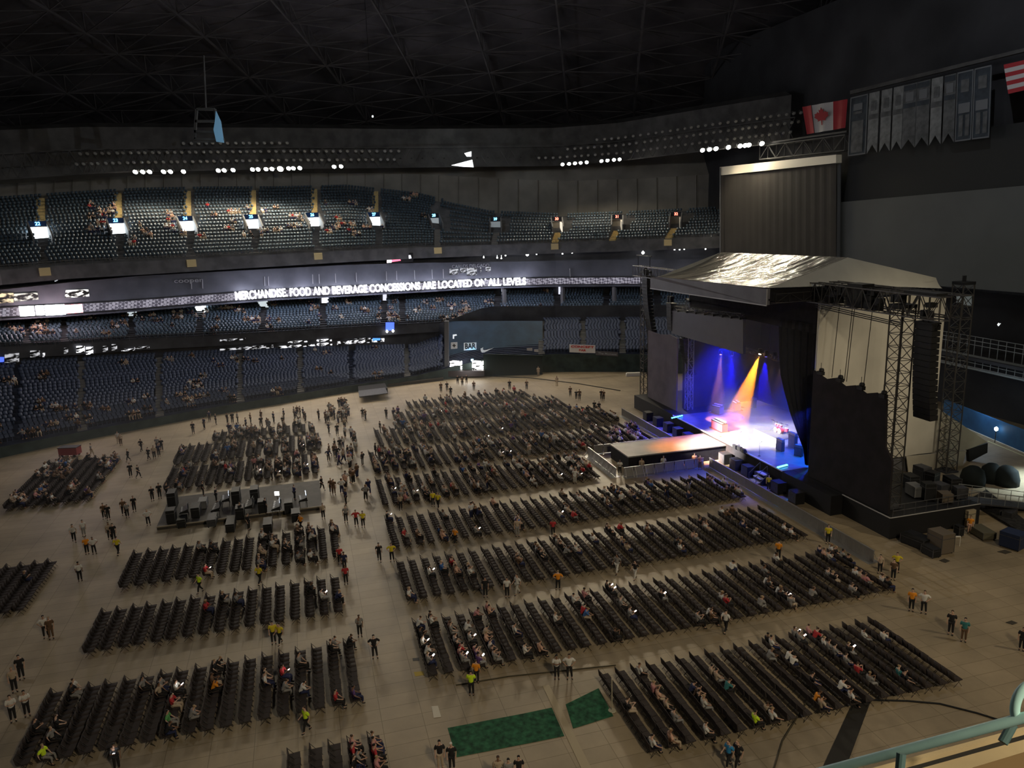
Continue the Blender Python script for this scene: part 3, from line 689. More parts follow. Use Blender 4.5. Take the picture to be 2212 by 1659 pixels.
mb = MB(); c = atY(981, 746.5, 138.6); mb.box(c.x-.32, c.x+.32, c.y-.03, c.y, c.z-.09, c.z+.09); mb.box(c.x-.09, c.x+.09, c.y-.032, c.y-.002, c.z-.32, c.z+.32); mb.build('cross_symbol', black, pk)
def px_poly(pts, Y): return [atY(x, y, Y) for x, y in pts]
mb = MB(); mb.slab(px_poly([(1038, 753), (1038.5, 758), (1041, 761.5), (1046, 761.5), (1053, 758), (1066, 751.5), (1051, 756), (1045, 756.5), (1043, 754.5), (1044, 750.5)], 138.6), (0, .08, 0))
tag(mb.build('tick_emblem', mat('white_emblem_paint', (.7, .75, .8), .6, emit=(.8, .9, 1.), strength=.12)), 'pale curved tick emblem right of the bar sign', 'emblem')  # weak emission put into the emblem's white colour
mb = MB(); mb.slab(px_poly([(978, 732), (981, 732), (981, 726), (987, 725), (986, 722), (978, 723)], 138.6), (0, .1, 0))
tag(mb.build('hook_lamp', emat('hook_lamp_glow', (.9, .95, 1.), .8)), 'pale lit hook-shaped fitting above the small square sign', 'lamp')
for k, (x0, x1) in enumerate([(972, 998), (1020, 1044)]):
    mb = MB(); mb.slab(px_poly([(x0, 799), (x1, 798), (x1, 780), (x0, 779)], 138.9), (0, .1, 0)); struct('window_%d' % (80+k), mb, glow_mat('bar_counter_glow', (1., .99, .95), 7, 1.0))
mb = MB(); mb.slab(px_poly([(966, 814), (1046, 813), (1046, 801), (966, 802)], 138), (0, 1.2, 0)); tag(mb.build('bar_counter', mat('dark_counter', (.05, .04, .04), .5)), 'dark bar counter under the two bright openings below the bar sign', 'counter')
lamp('SPOT', 'bar_blue_uplight', atY(1020, 776, 137.6), 900, (.10, .55, 1.), atY(1018, 745, 139.6), .3, 1.5, .8)
mb = MB(); c = atY(1020, 777, 137.6); mb.lathe(c, [(.1, -.3), (.22, -.2), (.25, .1), (.05, .15)], 8); mb.tube(c, c+Vector((0, 1.4, -.2)), .05)
tag(mb.build('blue_uplighter', emat('uplighter_glow', (.3, .75, 1.), 5)), 'bright blue uplighter between the two bar openings', 'lamp')
lamp('POINT', 'bar_counter_glow', atY(1008, 800, 136), 250, (.95, .97, 1.), None, .5)
bn = empty('red_text_banner', atY(1258, 754, 138), 'white banner with red lettering hung on the field wall under the right stand', 'banner')
mb = MB(); mb.slab(px_poly([(1230, 761), (1286, 763), (1286, 746), (1230, 744)], 138), (0, .06, 0)); mb.build('banner_cloth', mat('banner_white_cloth', (.75, .72, .7), .8), bn)
text_obj('lettering', 'CONCERT', .55, frame(atY(1258, 749.5, 137.9), atY(1286, 746, 138)-atY(1230, 744, 138)), mat('banner_red_letters', (.6, .05, .04), .7), bn, .02, .02, 4.2)
text_obj('lettering', 'BAR', .5, frame(atY(1258, 757, 137.9), atY(1286, 746, 138)-atY(1230, 744, 138)), MATS['banner_red_letters'], bn, .02, .02, 1.3)
bn = empty('long_grey_banner', atY(1308, 765, 138), 'long grey banner with pale lettering right of the white and red banner', 'banner')
mb = MB(); mb.slab(px_poly([(1287, 767), (1335, 770), (1335, 761), (1287, 758)], 138), (0, .06, 0)); mb.build('banner_cloth', mat('banner_grey_cloth', (.12, .11, .12), .8), bn)
text_obj('lettering', 'The Moment', .55, frame(atY(1312, 764.5, 137.9), atY(1335, 761, 138)-atY(1287, 758, 138)), pale, bn, .02, .01, 3.4)
for (x0, x1, y0, y1, lab) in [(1138, 1150, 752, 757, 'small pale panel on the wall, higher of the pair left of the red banner'), (1154, 1163, 755, 760, 'small pale panel on the wall, lower of the pair left of the red banner')]:
    mb = MB(); mb.slab(px_poly([(x0, y1), (x1, y1+1), (x1, y0), (x0, y0)], 138.2), (0, .08, 0)); tag(mb.build('wall_notice', mat('pale_notice', (.4, .38, .38), .7)), lab, 'sign')
mb = MB(); g = gz(1368, 812); mb.box(g.x-1.3, g.x+1.3, g.y-.4, g.y+.4, 0, .5); mb.box(g.x-1.2, g.x+1.2, g.y-.35, g.y+.35, .5, .62)
tag(mb.build('white_barrier', mat('white_barrier_plastic', (.8, .75, .65), .6)), 'long low white barrier on the floor by the far right stand', 'barrier')
# daylight gap and catwalk pieces below the roof
dl = emat('daylight_gap_white', (.95, .98, 1.), 2.2)
for pl in ([(1003, 331), (1018, 327), (1018, 338), (1008, 338)], [(975, 357), (1020, 345), (1023, 361), (1000, 360)]):
    mb = MB(); mb.slab(px_poly(pl, 156), (0, .3, 0)); o = struct('window_%d' % (90+len(pl)+int(pl[0][0] > 1000)), mb, dl)
lamp('POINT', 'daylight_gap_glow', atY(1005, 345, 153), 900, (.8, .92, 1.), None, .8)
cw = empty('hanging_catwalk', atY(450, 300, 120), 'dark boxed catwalk with a blue-lit edge hanging under the roof', 'catwalk')
mb = MB()
for (a, b) in [((420, 300), (425, 236)), ((478, 300), (464, 236)), ((425, 236), (464, 236)), ((420, 300), (485, 302)), ((420, 284), (475, 286)), ((422, 262), (470, 262))]:
    mb.tube(atY(*a, 120), atY(*b, 120), .25); mb.tube(atY(*a, 124), atY(*b, 124), .25)
mb.slab([atY(420, 302, 120), atY(482, 302, 120), atY(482, 302, 126), atY(420, 302, 126)], (0, 0, -.4)); mb.tube(atY(445, 236, 122), atY(440, 120, 122), .15); mb.build('frame', rb, cw)
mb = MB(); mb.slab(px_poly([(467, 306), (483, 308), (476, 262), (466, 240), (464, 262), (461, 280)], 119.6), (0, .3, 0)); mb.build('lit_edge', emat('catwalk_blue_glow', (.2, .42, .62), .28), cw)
lamp('POINT', 'catwalk_blue_glow', atY(474, 285, 117), 60, (.4, .75, 1.), None, .4)
# ================================================================ stage
stagetop = mat('stage_deck_dark', (.10, .10, .11), .35, noise=.2, nscale=1., spec=.5)
scrim = mat('black_scrim_cloth', (.016, .013, .015), .95, noise=.25, nscale=.8)
scrim_lit = mat('purple_grey_scrim', (.10, .085, .10), .9, noise=.15, nscale=.5)  # lighter purple-grey puts the light on the far scrim into its colour
whitecloth = mat('white_side_cloth', (.42, .39, .33), .85, noise=.08, nscale=.25, bump=.15, bscale=.5)
st = empty('stage_platform', P(78, 56, 0), 'large black stage deck with two low wings, front edge facing the chairs', 'stage')
mb = MB(); mb.ubox(66, 90.5, 47, 66, 0, 2.0); mb.build('main_deck', stagetop, st)
mb = MB(); mb.ubox(66, 90.5, 46.92, 47, 0, 1.9); mb.build('front_skirt', blackcloth, st)
mb = MB(); mb.ubox(52, 66, 48.2, 58, 0, 1.98); mb.ubox(58.2, 66, 46.9, 48.2, 0, 1.96); mb.build('near_wing_deck', black, st)
mb = MB(); mb.ubox(90.5, 103.5, 47.2, 58, 0, 1.98); mb.build('far_wing_deck', black, st)
mb = MB(); mb.ubox(66, 90.5, 46.9, 47, 1.93, 2.05); mb.build('front_edge_strip', mat('pale_edge_strip', (.6, .62, .7), .4), st)
mb = MB(); mb.ubox(52, 58.2, 48.1, 48.2, 1.96, 2.03); mb.ubox(51.95, 52.05, 48.2, 58, 1.97, 2.02); mb.build('wing_edge_strip', mat('grey_edge_strip', (.40, .39, .38), .5), st)
mb = MB()
for u in (53, 56): mb.tube(P(52.1, 48.5+(u-53)*1.6, 2), P(52.1, 48.5+(u-53)*1.6, 3.1), .035)
for h in (2.55, 3.1): mb.tube(P(52.1, 48.5, h), P(52.1, 58, h), .035)
for k in range(9): mb.tube(P(52.1, 48.5+k*1.18, 2), P(52.1, 48.5+k*1.18, 3.1), .03)
mb.build('guard_rail', steel, st)
th = empty('stage_thrust', P(79.5, 41, 0), 'long black walkway jutting from the stage into the seated audience', 'walkway')
mb = MB(); mb.ubox(77, 82.2, 34.4, 47, 1.6, 1.72); mb.build('walkway_deck', mat('thrust_deck_grey', (.13, .12, .11), .5, noise=.15, nscale=.6), th)
mb = MB(); mb.ubox(77.02, 82.18, 34.42, 46.9, 0, 1.6); mb.build('skirt', blackcloth, th)
mb = MB(); mb.ubox(76.97, 82.23, 34.36, 34.42, 1.6, 1.74); mb.ubox(76.96, 77.02, 34.4, 47, 1.6, 1.74); mb.ubox(82.18, 82.24, 34.4, 47, 1.6, 1.74); mb.build('edge_trim', mat('thrust_edge_grey', (.25, .24, .22), .5), th)
# crowd barricades: sections about 1.2 m wide
barm = mat('barricade_aluminium', (.32, .31, .30), .45, .5)
def barricade_mesh():
    mb = MB(); mb.box(-.58, .58, -.02, .02, .08, 1.1); mb.box(-.6, .6, -.06, .06, 1.1, 1.16); mb.box(-.6, .6, -.5, .6, 0, .03)
    for x in (-.45, .45): mb.tube((x, .55, .03), (x, .03, 1.0), .025)
    for x in np.linspace(-.5, .5, 9): mb.box(x-.015, x+.015, -.05, -.02, .08, 1.1)
    return mb
bp = barricade_mesh().build('crowd_barricade', barm, origin=(0, 0, 0)); bn_ = [0]
def barricades(a, b, label, grp):
    n_ = max(1, int(round((b-a).length/1.22))); d = (b-a).normalized(); rz = math.atan2(d.y, d.x)
    for i in range(n_):
        o = bp if bn_[0] == 0 else bp.copy()
        if bn_[0]: COL.objects.link(o)
        bn_[0] += 1
        o.location = a.lerp(b, (i+.5)/n_); o.rotation_euler[2] = rz
        tag(o, label % ordw(i), 'barricade', grp)
barricades(P(75.0, 43.6), P(48.5, 43.6), 'grey crowd barricade before the near half of the stage, %s from the walkway', 'barricades before the near half of the stage')
barricades(P(100, 43.6), P(84.2, 43.6), 'grey crowd barricade before the far half of the stage, %s from the far end', 'barricades before the far half of the stage')
barricades(P(75.2, 43), P(75.2, 33), 'grey crowd barricade along the near side of the walkway, %s from the stage', 'barricades along the near side of the walkway')
barricades(P(75.4, 32.2), P(84, 32.2), 'grey crowd barricade across the end of the walkway, %s from the near corner', 'barricades across the walkway end')
barricades(P(84.2, 33), P(84.2, 43), 'grey crowd barricade along the far side of the walkway, %s from its end', 'barricades along the far side of the walkway')
# roof over the stage
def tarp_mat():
    M = mat('roof_tarpaulin', (.17, .155, .125), .15, spec=.35); nt = M.node_tree; b = nt.nodes['Principled BSDF']  # base darkened against the strong light on this slope; gable stays paler
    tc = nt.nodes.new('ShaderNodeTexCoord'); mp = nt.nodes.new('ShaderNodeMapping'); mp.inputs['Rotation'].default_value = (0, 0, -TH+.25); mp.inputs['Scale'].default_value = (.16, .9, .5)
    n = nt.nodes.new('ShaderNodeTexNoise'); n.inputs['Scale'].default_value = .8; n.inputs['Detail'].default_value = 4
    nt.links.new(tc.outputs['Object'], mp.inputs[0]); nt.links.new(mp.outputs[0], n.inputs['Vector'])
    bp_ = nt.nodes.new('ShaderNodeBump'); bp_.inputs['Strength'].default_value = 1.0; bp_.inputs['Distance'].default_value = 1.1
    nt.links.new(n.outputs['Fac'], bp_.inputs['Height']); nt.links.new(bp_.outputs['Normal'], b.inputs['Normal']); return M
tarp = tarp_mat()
rf = empty('stage_roof', P(78, 54, 20), 'big pale tent-like tarpaulin roof over the stage, glaring on its front slope', 'stage roof')
A = onv(1657, 622, 44); Fl = onv(1422, 598, 44); Rn = onv(1831, 556, 54); Rf = onv(1557, 545, 54); A2 = onu(1842, 616, 65.2); D = onu(2036, 623, 65.2); Bk = onu(2022, 600, 65.6)
def patch(mb, a, b, c, d, n1, n2, sag=0.):   # bilinear patch with a light sag
    g = [[a.lerp(b, i/n1).lerp(d.lerp(c, i/n1), j/n2)-Vector((0, 0, sag*4*(j/n2)*(1-j/n2))) for i in range(n1+1)] for j in range(n2+1)]
    loft(mb, g)
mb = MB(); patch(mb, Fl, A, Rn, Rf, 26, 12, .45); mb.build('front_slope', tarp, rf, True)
mb = MB(); patch(mb, A, A2, Rn, Rn+(A-Rn)*.001, 10, 8, .12); patch(mb, A2, D, Bk, Rn, 10, 8, .2); mb.build('near_gable', mat('roof_gable_tarpaulin', (.36, .34, .28), .5, noise=.06, nscale=.5, bump=.3, bscale=.8), rf, True)  # paler copy of the roof tarpaulin, its brighter lighting put into the colour
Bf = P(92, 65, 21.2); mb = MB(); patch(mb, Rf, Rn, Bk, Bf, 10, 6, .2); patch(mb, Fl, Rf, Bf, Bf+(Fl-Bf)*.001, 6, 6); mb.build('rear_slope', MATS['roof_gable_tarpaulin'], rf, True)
mb = MB(); a0 = onv(1405, 600, 44.3); b0 = onv(1657, 624, 44.0)
mb.slab([a0-Vector((0, 0, 1.35)), b0-Vector((0, 0, 1.6)), b0, Fl, a0], P(0, .35, 0)); mb.build('front_fascia', mat('fascia_grey_cloth', (.14, .135, .15), .6, noise=.15, nscale=.4), rf)
mb = MB(); mb.tube(a0-Vector((0, 0, 1.4)), b0-Vector((0, 0, 1.65)), .07); mb.tube(b0-Vector((0, 0, 1.65)), b0, .05); mb.build('fascia_edge_pipe', mat('pale_pipe', (.45, .44, .44), .5), rf)
mb = MB(); mb.slab([onv(1660, 626, 44.2), onv(1660, 650, 44.2), P(65.6, 50, 19.6), P(65.6, 50, 21)], P(.2, 0, 0)); mb.build('side_valance', blackcloth, rf)
mb = MB()
for k in range(6): mb.truss(P(66+k*5, 45, 20.2), P(66+k*5, 64, 20.4), .9, bays=12)
mb.truss(P(66, 45, 20.1), P(91.5, 45, 20.0), .9, bays=16); mb.truss(P(66, 64.5, 20), P(91.5, 64.5, 20), .9, bays=16)
mb.build('roof_truss', alu, rf)
# stage house cloths
dr = empty('stage_drapes', P(78, 56, 2), 'black drapes closing the stage opening above and at the near side', 'drape')
mb = MB(); mb.slab([P(65.8, 50, 16.3), P(65.8, 50, 19.7), P(92, 50, 19.7), P(92, 50, 16.3)], P(0, .2, 0)); mb.build('header_drape', blackcloth, dr)
leg = [onv(x, y, 50) for x, y in [(1682, 688), (1683, 770), (1686, 810), (1694, 845), (1706, 890), (1722, 935), (1737, 970), (1741, 1003)]]
mb = MB(); top = P(65.9, 50, 19.6); bot = P(65.9, 50, 2.0)
ring1 = [Vector((p.x, p.y, p.z)) for p in leg]
for i in range(14):     # gathered folds between the inner edge and the outer post
    pass
cols = 16; g = []
for p in ring1:
    e = Vector((top.x, top.y, p.z)); g.append([p.lerp(e, k/cols)+P(0, .18*math.sin(k*2.1), 0) for k in range(cols+1)])
loft(mb, g); mb.build('near_leg_drape', blackcloth, dr)
mb = MB(); mb.slab([P(65.9, 50.3, 2), P(95, 62, 2), P(95, 62, 16), P(65.9, 62, 16)][:0] or [P(65.9, 62, 2), P(96, 62, 2), P(96, 62, 17), P(65.9, 62, 17)], P(0, .2, 0))
mb.build('back_cloth', mat('dark_back_cloth', (.035, .035, .04), .9, noise=.2, nscale=.5), dr)
mb = MB(); mb.slab([P(93.5, 50, 2), P(93.5, 62, 2), P(93.5, 62, 16), P(93.5, 50, 16)], P(.2, 0, 0)); mb.build('far_side_cloth', MATS['dark_back_cloth'], dr)
mb = MB(); mb.slab([P(65.9, 50, 17.2), P(93.5, 50, 17.2), P(93.5, 62, 17.2), P(65.9, 62, 17.2)], P(0, 0, .15)); mb.build('ceiling_cloth', blackcloth, dr)
sw = empty('stage_side_wall', P(65.7, 58, 2), 'tall pale cloth wall closing the near side of the stage house', 'cloth wall')
mb = MB(); wl = []
for j in range(13):
    z = 2+17.6*j/12
    wl.append([P(65.55+.05*math.sin(k*1.3), 50.1+(65.6-50.1)*k/18, z) for k in range(19)])
loft(mb, wl); mb.build('wall_cloth', whitecloth, sw)
mb = MB(); mb.slab([P(65.75, 65.4, 7.6), onu(2027, 882, 65.75), onu(2133, 955, 65.75), onu(2090, 971, 65.75), P(65.75, 62.5, 2.0)], P(.1, 0, 0)); mb.slab([P(65.6, 62.3, 2.2), onu(2133, 957, 65.6), onu(2075, 1016, 65.6)][:0] or [onu(1958, 986, 65.4), onu(2088, 973, 65.4), onu(2076, 1018, 65.4), onu(1964, 1032, 65.4)], P(.1, 0, 0))
mb.build('lower_skirt', mat('darker_skirt_cloth', (.34, .31, .25), .85, noise=.1, nscale=.4), sw)  # slightly darker than the wall cloth above
mb = MB(); mb.slab([onu(2092, 970, 66.2), onu(2134, 957, 66.2), onu(2133, 978, 66.2), onu(2094, 998, 66.2)], P(.4, 0, 0)); tag(mb.build('black_loading_door', black), 'black door panel under the hem of the pale cloth wall', 'door panel')
mb = MB(); mb.tube(P(65.5, 50, 2), P(65.5, 50, 19.5), .12); mb.build('corner_post', mat('pale_post', (.5, .48, .44), .6), sw)
# wing scrims
mb = MB()
prof = [(63.9, 2), (52.7, 2), (52.7, 7.0), (53.6, 8.0), (53.9, 12.2), (55.2, 12.6), (56.5, 12.25), (58, 12.7), (59.3, 12.35), (60.8, 12.85), (62, 12.5), (63.9, 13.0)]
mb.slab([P(u, 48.5, z) for u, z in prof], P(0, .2, 0)); tag(mb.build('near_wing_scrim', scrim), 'dark cloth screen on the near stage wing before the pale wall', 'scrim')
mb = MB(); mb.slab([P(92.6, 48.5, 2), P(92.6, 48.5, 12.1), P(95, 48.5, 12.3), P(98, 48.5, 11.9), P(101.6, 48.5, 12.0), P(101.6, 48.5, 2)], P(0, .2, 0)); tag(mb.build('far_wing_scrim', scrim_lit), 'cloth screen on the far stage wing, its lit purplish grey painted in', 'scrim')
hm = MB(); hm.box(-.35, .35, -.2, .2, 0, .35); hm.lathe((.1, 0, .35), [(.2, 0), (.26, .1), (.2, .3), (.05, .34)], 8); hm.box(-.65, -.35, -.08, .08, .1, .25); hm.tube((0, 0, .6), (0, 0, 1.2), .03)
hp = hm.build('hoist_motor', black, origin=(0, 0, 0))
for k, (u, z) in enumerate([(62.9, 12.75), (60.1, 12.6), (57.2, 12.45), (54.4, 12.3)]):
    o = hp if k == 0 else hp.copy()
    if k: COL.objects.link(o)
    o.location = P(u, 48.6, z); o.rotation_euler[2] = RZ
    tag(o, 'black hoist motor on top of the near dark screen, %s from the stage' % ordw(k), 'hoist', 'hoist motors on the dark screen')
for k, u in enumerate([62, 60.2, 59.9, 57.6]):
    mb = MB(); mb.tube(P(u, 49.2, 12.6), P(u, 49.6, 19.8), .035); tag(mb.build('hanging_chain', black), 'thin dark chain hanging before the pale wall, %s from the stage' % ordw(k), 'chain', 'chains before the pale wall')
# video header screen
vs_ = empty('video_screen', P(85, 48.4, 12.6), 'wide dark grey video screen hung across the top of the stage opening', 'screen')
mb = MB(); mb.slab([onv(1450, 720, 48.2), onv(1605, 765, 48.2), onv(1605, 690, 48.2), onv(1450, 671, 48.2)], P(0, .35, 0)); mb.build('led_panel', mat('switched_off_led_panel', (.075, .072, .085), .55, noise=.06, nscale=1), vs_)
mb = MB()
for k in range(9):
    p = onv(1450+k*19.3, 671+k*2.4, 48.4); mb.box(p.x-.4, p.x+.4, p.y-.1, p.y+.2, p.z, p.z+.25)
mb.truss(onv(1450, 664, 48.5), onv(1605, 683, 48.5), .5, bays=16, r=.03); mb.build('hanging_bumper', black, vs_)
# towers and side trusses
def tower(u, v, z0, z1, label, w=1.4, m_=alu):
    r = empty('truss_tower', P(u, v, z0), label, 'truss tower')
    mb = MB(); mb.truss(P(u, v, z0), P(u, v, z1), w, up=N_, side=Vector(S_), bays=int((z1-z0)/1.1), r=.075, rd=.035); mb.build('lattice', alu if m_ is None else m_, r)
    mb = MB(); mb.ubox(u-w*.6, u+w*.6, v-w*.6, v+w*.6, z0, z0+.15); mb.build('base_plate', darkgrey, r)
    mb = MB(); mb.ubox(u-w*.55, u+w*.55, v-w*.55, v+w*.55, z1, z1+.3); mb.tube(P(u, v, z1+.3), P(u, v, z1+.9), .2, 8); mb.build('head_block', black, r)
    return r
tower(54.4, 50, 2, 20.2, 'dark lattice tower on the near stage wing beside the hanging speaker column')
tower(64.6, 66.8, 0, 20.5, 'dark lattice tower at the rear near corner of the stage house')
tower(92.2, 50.2, 2, 17, 'pale lattice tower at the far edge of the stage opening', .8, mat('bright_truss', (.35, .34, .36), .4, .6))
tower(105.5, 50, 0, 20, 'far lattice tower beyond the far stage wing', 1.2)
ws = empty('wing_truss', P(58, 50, 19.6), 'deep dark lattice truss reaching out over the near stage wing', 'truss')
mb = MB(); mb.truss(P(66, 49.4, 20.6), P(49.3, 49.4, 20.6), 1.0, h=1.9, bays=15, r=.07, rd=.035); mb.truss(P(66, 51.6, 20.6), P(49.3, 51.6, 20.6), 1.0, h=1.9, bays=15, r=.07, rd=.035); mb.build('main_truss', alu, ws)
for k in range(24):
    u = 50+R_.random()*15.5; z = 19.9+R_.random()*1.3; w = .15+R_.random()*.35; mb = MB(); mb.ubox(u-w, u+w, 49.2, 49.9, z-.2, z+.15+R_.random()*.5); mb.build('rigging_box', black, ws)
for q in ((58.5, 60.5, 49.1, 50.4, 19.8, 21.9), (50, 53.5, 49.1, 50.2, 21.5, 21.8)): mb = MB(); mb.ubox(*q); mb.build('rigging_box', black, ws)
mb = MB()
for k in range(3): mb.tube(P(65.6, 49.6, 19.5-.2*k), P(54, 49.6, 18.9-.15*k), .05)
mb.build('cable_loom', black, ws)
ws = empty('wing_truss', P(98, 50, 19.6), 'dark lattice truss reaching out over the far stage wing', 'truss')
mb = MB(); mb.truss(P(92, 49.4, 20.3), P(108, 49.4, 20.3), .9, h=1.5, bays=15, r=.06, rd=.03); mb.build('main_truss', alu, ws)
mb = MB(); mb.tube(P(103, 49.4, 21), P(103, 49.4, 22.6), .05); mb.tube(P(107, 49.4, 21), P(107, 49.4, 22.6), .05); mb.tube(P(102.5, 49.4, 22.6), P(107.5, 49.4, 22.6), .09); mb.build('top_bar', black, ws)
# line-array speakers
def line_array(u, v, ztop, nbox, hbox, w, label, curve=.02):
    r = empty('speaker_array', P(u, v, ztop-nbox*hbox), label, 'speaker column')
    mb = MB(); mb.ubox(u-w/2, u+w/2, v-.1, v+.9, ztop, ztop+.15); mb.ubox(u-.5, u-.15, v, v+.5, ztop+.3, ztop+1.1); mb.ubox(u+.15, u+.5, v, v+.5, ztop+.3, ztop+1.1); mb.tube(P(u-.3, v+.2, ztop), P(u-.3, v+.2, ztop+1.6), .05); mb.tube(P(u+.3, v+.2, ztop), P(u+.3, v+.2, ztop+1.6), .05); mb.build('fly_frame', black, r)
    for k in range(nbox):
        z1 = ztop-k*hbox-.02; dv = curve*k*k*.12; mb = MB()
        mb.hexa([P(u-w/2, v+dv+curve*k*.2, z1-hbox+.04), P(u-w/2, v+.85+dv, z1-hbox+.07), P(u+w/2, v+.85+dv, z1-hbox+.07), P(u+w/2, v+dv+curve*k*.2, z1-hbox+.04), P(u-w/2, v+dv, z1), P(u-w/2, v+.85+dv, z1-.02), P(u+w/2, v+.85+dv, z1-.02), P(u+w/2, v+dv, z1)])
        mb.build('speaker_cabinet', black, r)
line_array(51.9, 49.9, 19.1, 16, .52, 1.9, 'tall black hanging speaker column at the near end of the stage')
line_array(104, 49, 19.6, 16, .52, 1.7, 'tall black hanging speaker column at the far end of the stage', .03)
line_array(94.2, 48, 16.6, 8, .45, 1.3, 'short black hanging speaker column at the far side of the stage roof')
line_array(92.6, 49.2, 11.9, 12, .42, 1.1, 'curved black speaker column beside the far pale lattice tower', .08)
# stage lights on the upstage truss, with their beams in the haze
ut = empty('lighting_truss', P(79, 54.2, 12), 'dark lighting truss hung inside the stage opening', 'truss')
mb = MB(); p0, p1 = onv(1515, 752, 54.3), onv(1702, 772, 54.3); zz = (p0.z+p1.z)/2+.2
mb.truss(P(98, 54.3, zz+.3), P(71, 54.3, zz+.3), .5, bays=24, r=.03); mb.build('lattice', black, ut)
mb = MB()
for u in (73, 80, 88): mb.tube(P(u, 54.3, zz+.5), P(u, 54.3, 17.2), .03)
mb.build('suspension_chain', black, ut)
BLUE = (.008, .004, 1.); ORANGE = (1., .30, .02)
hbase = MB(); hbase.box(-.2, .2, -.16, .16, .35, .6); hbase.box(-.26, -.2, -.08, .08, -.1, .4); hbase.box(.2, .26, -.08, .08, -.1, .4)
SL = [(1525, 757, BLUE, 5200, (1498, 905), .5, 'blue', 3), (1557, 764, (1., .35, .2), 2600, (1548, 905), .34, 'dim orange', 2), (1581, 766, BLUE, 3200, (1575, 900), .5, 'faint blue', 2),
      (1642, 763, ORANGE, 60000, (1576, 945), .40, 'glaring orange', 120), (1655, 768, BLUE, 4200, (1640, 930), .5, 'blue', 3), (1673, 772, (1., .5, .35), 1100, (1640, 905), .2, 'dim warm', 2), (1692, 778, (1., .5, .4), 1000, (1665, 905), .2, 'dim warm', 2)]
for k, (x, y, c, e, t, ang, nm, es) in enumerate(SL):
    p = onv(x, y, 54.0); tg = gz(t[0], t[1], 2.0)
    r = empty('stage_light', p, '%s stage light on the truss in the stage opening, %s from the far side' % (nm, ordw(k)), 'stage light', 'stage lights')
    mb = MB(); mb.v = [Vector(v)+p for v in hbase.v]; mb.f = hbase.f; mb.mi = hbase.mi; mb.build('yoke', black, r)
    d = (tg-p).normalized(); mb = MB(); mb.lathe(p-d*.1, [(.1, -.3), (.17, -.2), (.19, .2), (.18, .22)], 10, d); mb.build('head', black, r)
    mb = MB(); mb.lathe(p+d*.13, [(.165, 0), (.12, .03), (.02, .04)], 10, d); mb.build('lens', emat('stage_lens_%d' % k, tuple(min(1, cc+.15) for cc in c), es), r)
    lamp('SPOT', 'stage_beam', p+d*.35, e*(7 if c is ORANGE else 22 if c is BLUE else 14), c, tg, .08, ang, .35)
for k, (u, v, tu, tv, e, c, a) in enumerate([(70, 55, 70, 50, 6000, (.005, .06, 1.), 1.3), (86, 53, 86, 49, 6000, (.008, .02, 1.), 1.3), (78, 58, 78, 60, 2500, BLUE, 1.6), (90, 52, 91, 56, 1500, BLUE, 1.4), (67.5, 53, 66.8, 49, 2500, (.0, .3, 1.), 1.1)]):
    lamp('SPOT', 'stage_wash', P(u, v, 13.5), e*6, c, P(tu, tv, 2), .3, a, .8)
kx = gz(1604, 945, 2.0); ox = gz(1508, 957, 1.7)
lamp('SPOT', 'follow_spot', P(70, -16, 38), 5200000, (1., .93, .86), kx, .15, .15, .8)
lamp('SPOT', 'follow_spot', P(76, -16, 38), 2600000, (1., .30, .03), ox, .15, .12, 1.0)
lamp('SPOT', 'pit_blue_glow', P(66, 50, 8.5), 9000, (.02, .06, 1.), P(68, 44.5, 0), .3, 1.1, .8)
lamp('SPOT', 'pit_blue_glow', P(90, 50, 8.5), 9000, (.05, .05, 1.), P(88, 44, 0), .3, 1.1, .8)
def haze_box(name, u0, u1, v0, v1, z0, z1, dens, col=(1, 1, 1), an=.3):
    mb = MB(); mb.ubox(u0, u1, v0, v1, z0, z1); M = bpy.data.materials.new(name); M.use_nodes = True; nt = M.node_tree; nt.nodes.clear()
    out = nt.nodes.new('ShaderNodeOutputMaterial'); vsn = nt.nodes.new('ShaderNodeVolumeScatter'); vsn.inputs['Density'].default_value = dens; vsn.inputs['Anisotropy'].default_value = an; vsn.inputs['Color'].default_value = (*col, 1)
    nt.links.new(vsn.outputs[0], out.inputs['Volume']); o = mb.build(name, M); o['kind'] = 'stuff'; tag(o, 'thin smoke haze hanging in the stage opening', 'haze'); return o
haze_box('stage_haze', 66.2, 93.3, 47.2, 61.8, 2.05, 17.0, .0095)
# ---------------------------------------------------------------- things on the stage
def local_thing(name, p, rz, label, cat, group=None):
    r = empty(name, p, label, cat, group); r.rotation_euler[2] = rz; return r
def lpart(mb, name, m_, parent, smooth=False):      # mesh given in the thing's own coordinates
    me = bpy.data.meshes.new(name); me.from_pydata([tuple(v) for v in mb.v], [], mb.f); me.materials.append(m_)
    if smooth: me.polygons.foreach_set('use_smooth', [True]*len(me.polygons))
    o = bpy.data.objects.new(name, me); COL.objects.link(o); o.parent = parent; return o
def dup(root, loc, rz, label, group=None):
    r = root.copy(); COL.objects.link(r); r.location = loc; r.rotation_euler[2] = rz; r['label'] = label
    if group: r['group'] = group
    for ch in list(root.children):
        c = ch.copy(); COL.objects.link(c); c.parent = r
        for g2 in ch.children:
            d = g2.copy(); COL.objects.link(d); d.parent = c
    return r
redshell = mat('red_drum_shell', (.35, .03, .06), .3); chrome = mat('chrome', (.6, .6, .62), .2, 1.); brass = mat('cymbal_brass', (.65, .45, .15), .25, 1.); skinw = mat('drum_head_white', (.75, .73, .7), .5)
SF = lambda x, y, z=2.0: gz(x, y, z)
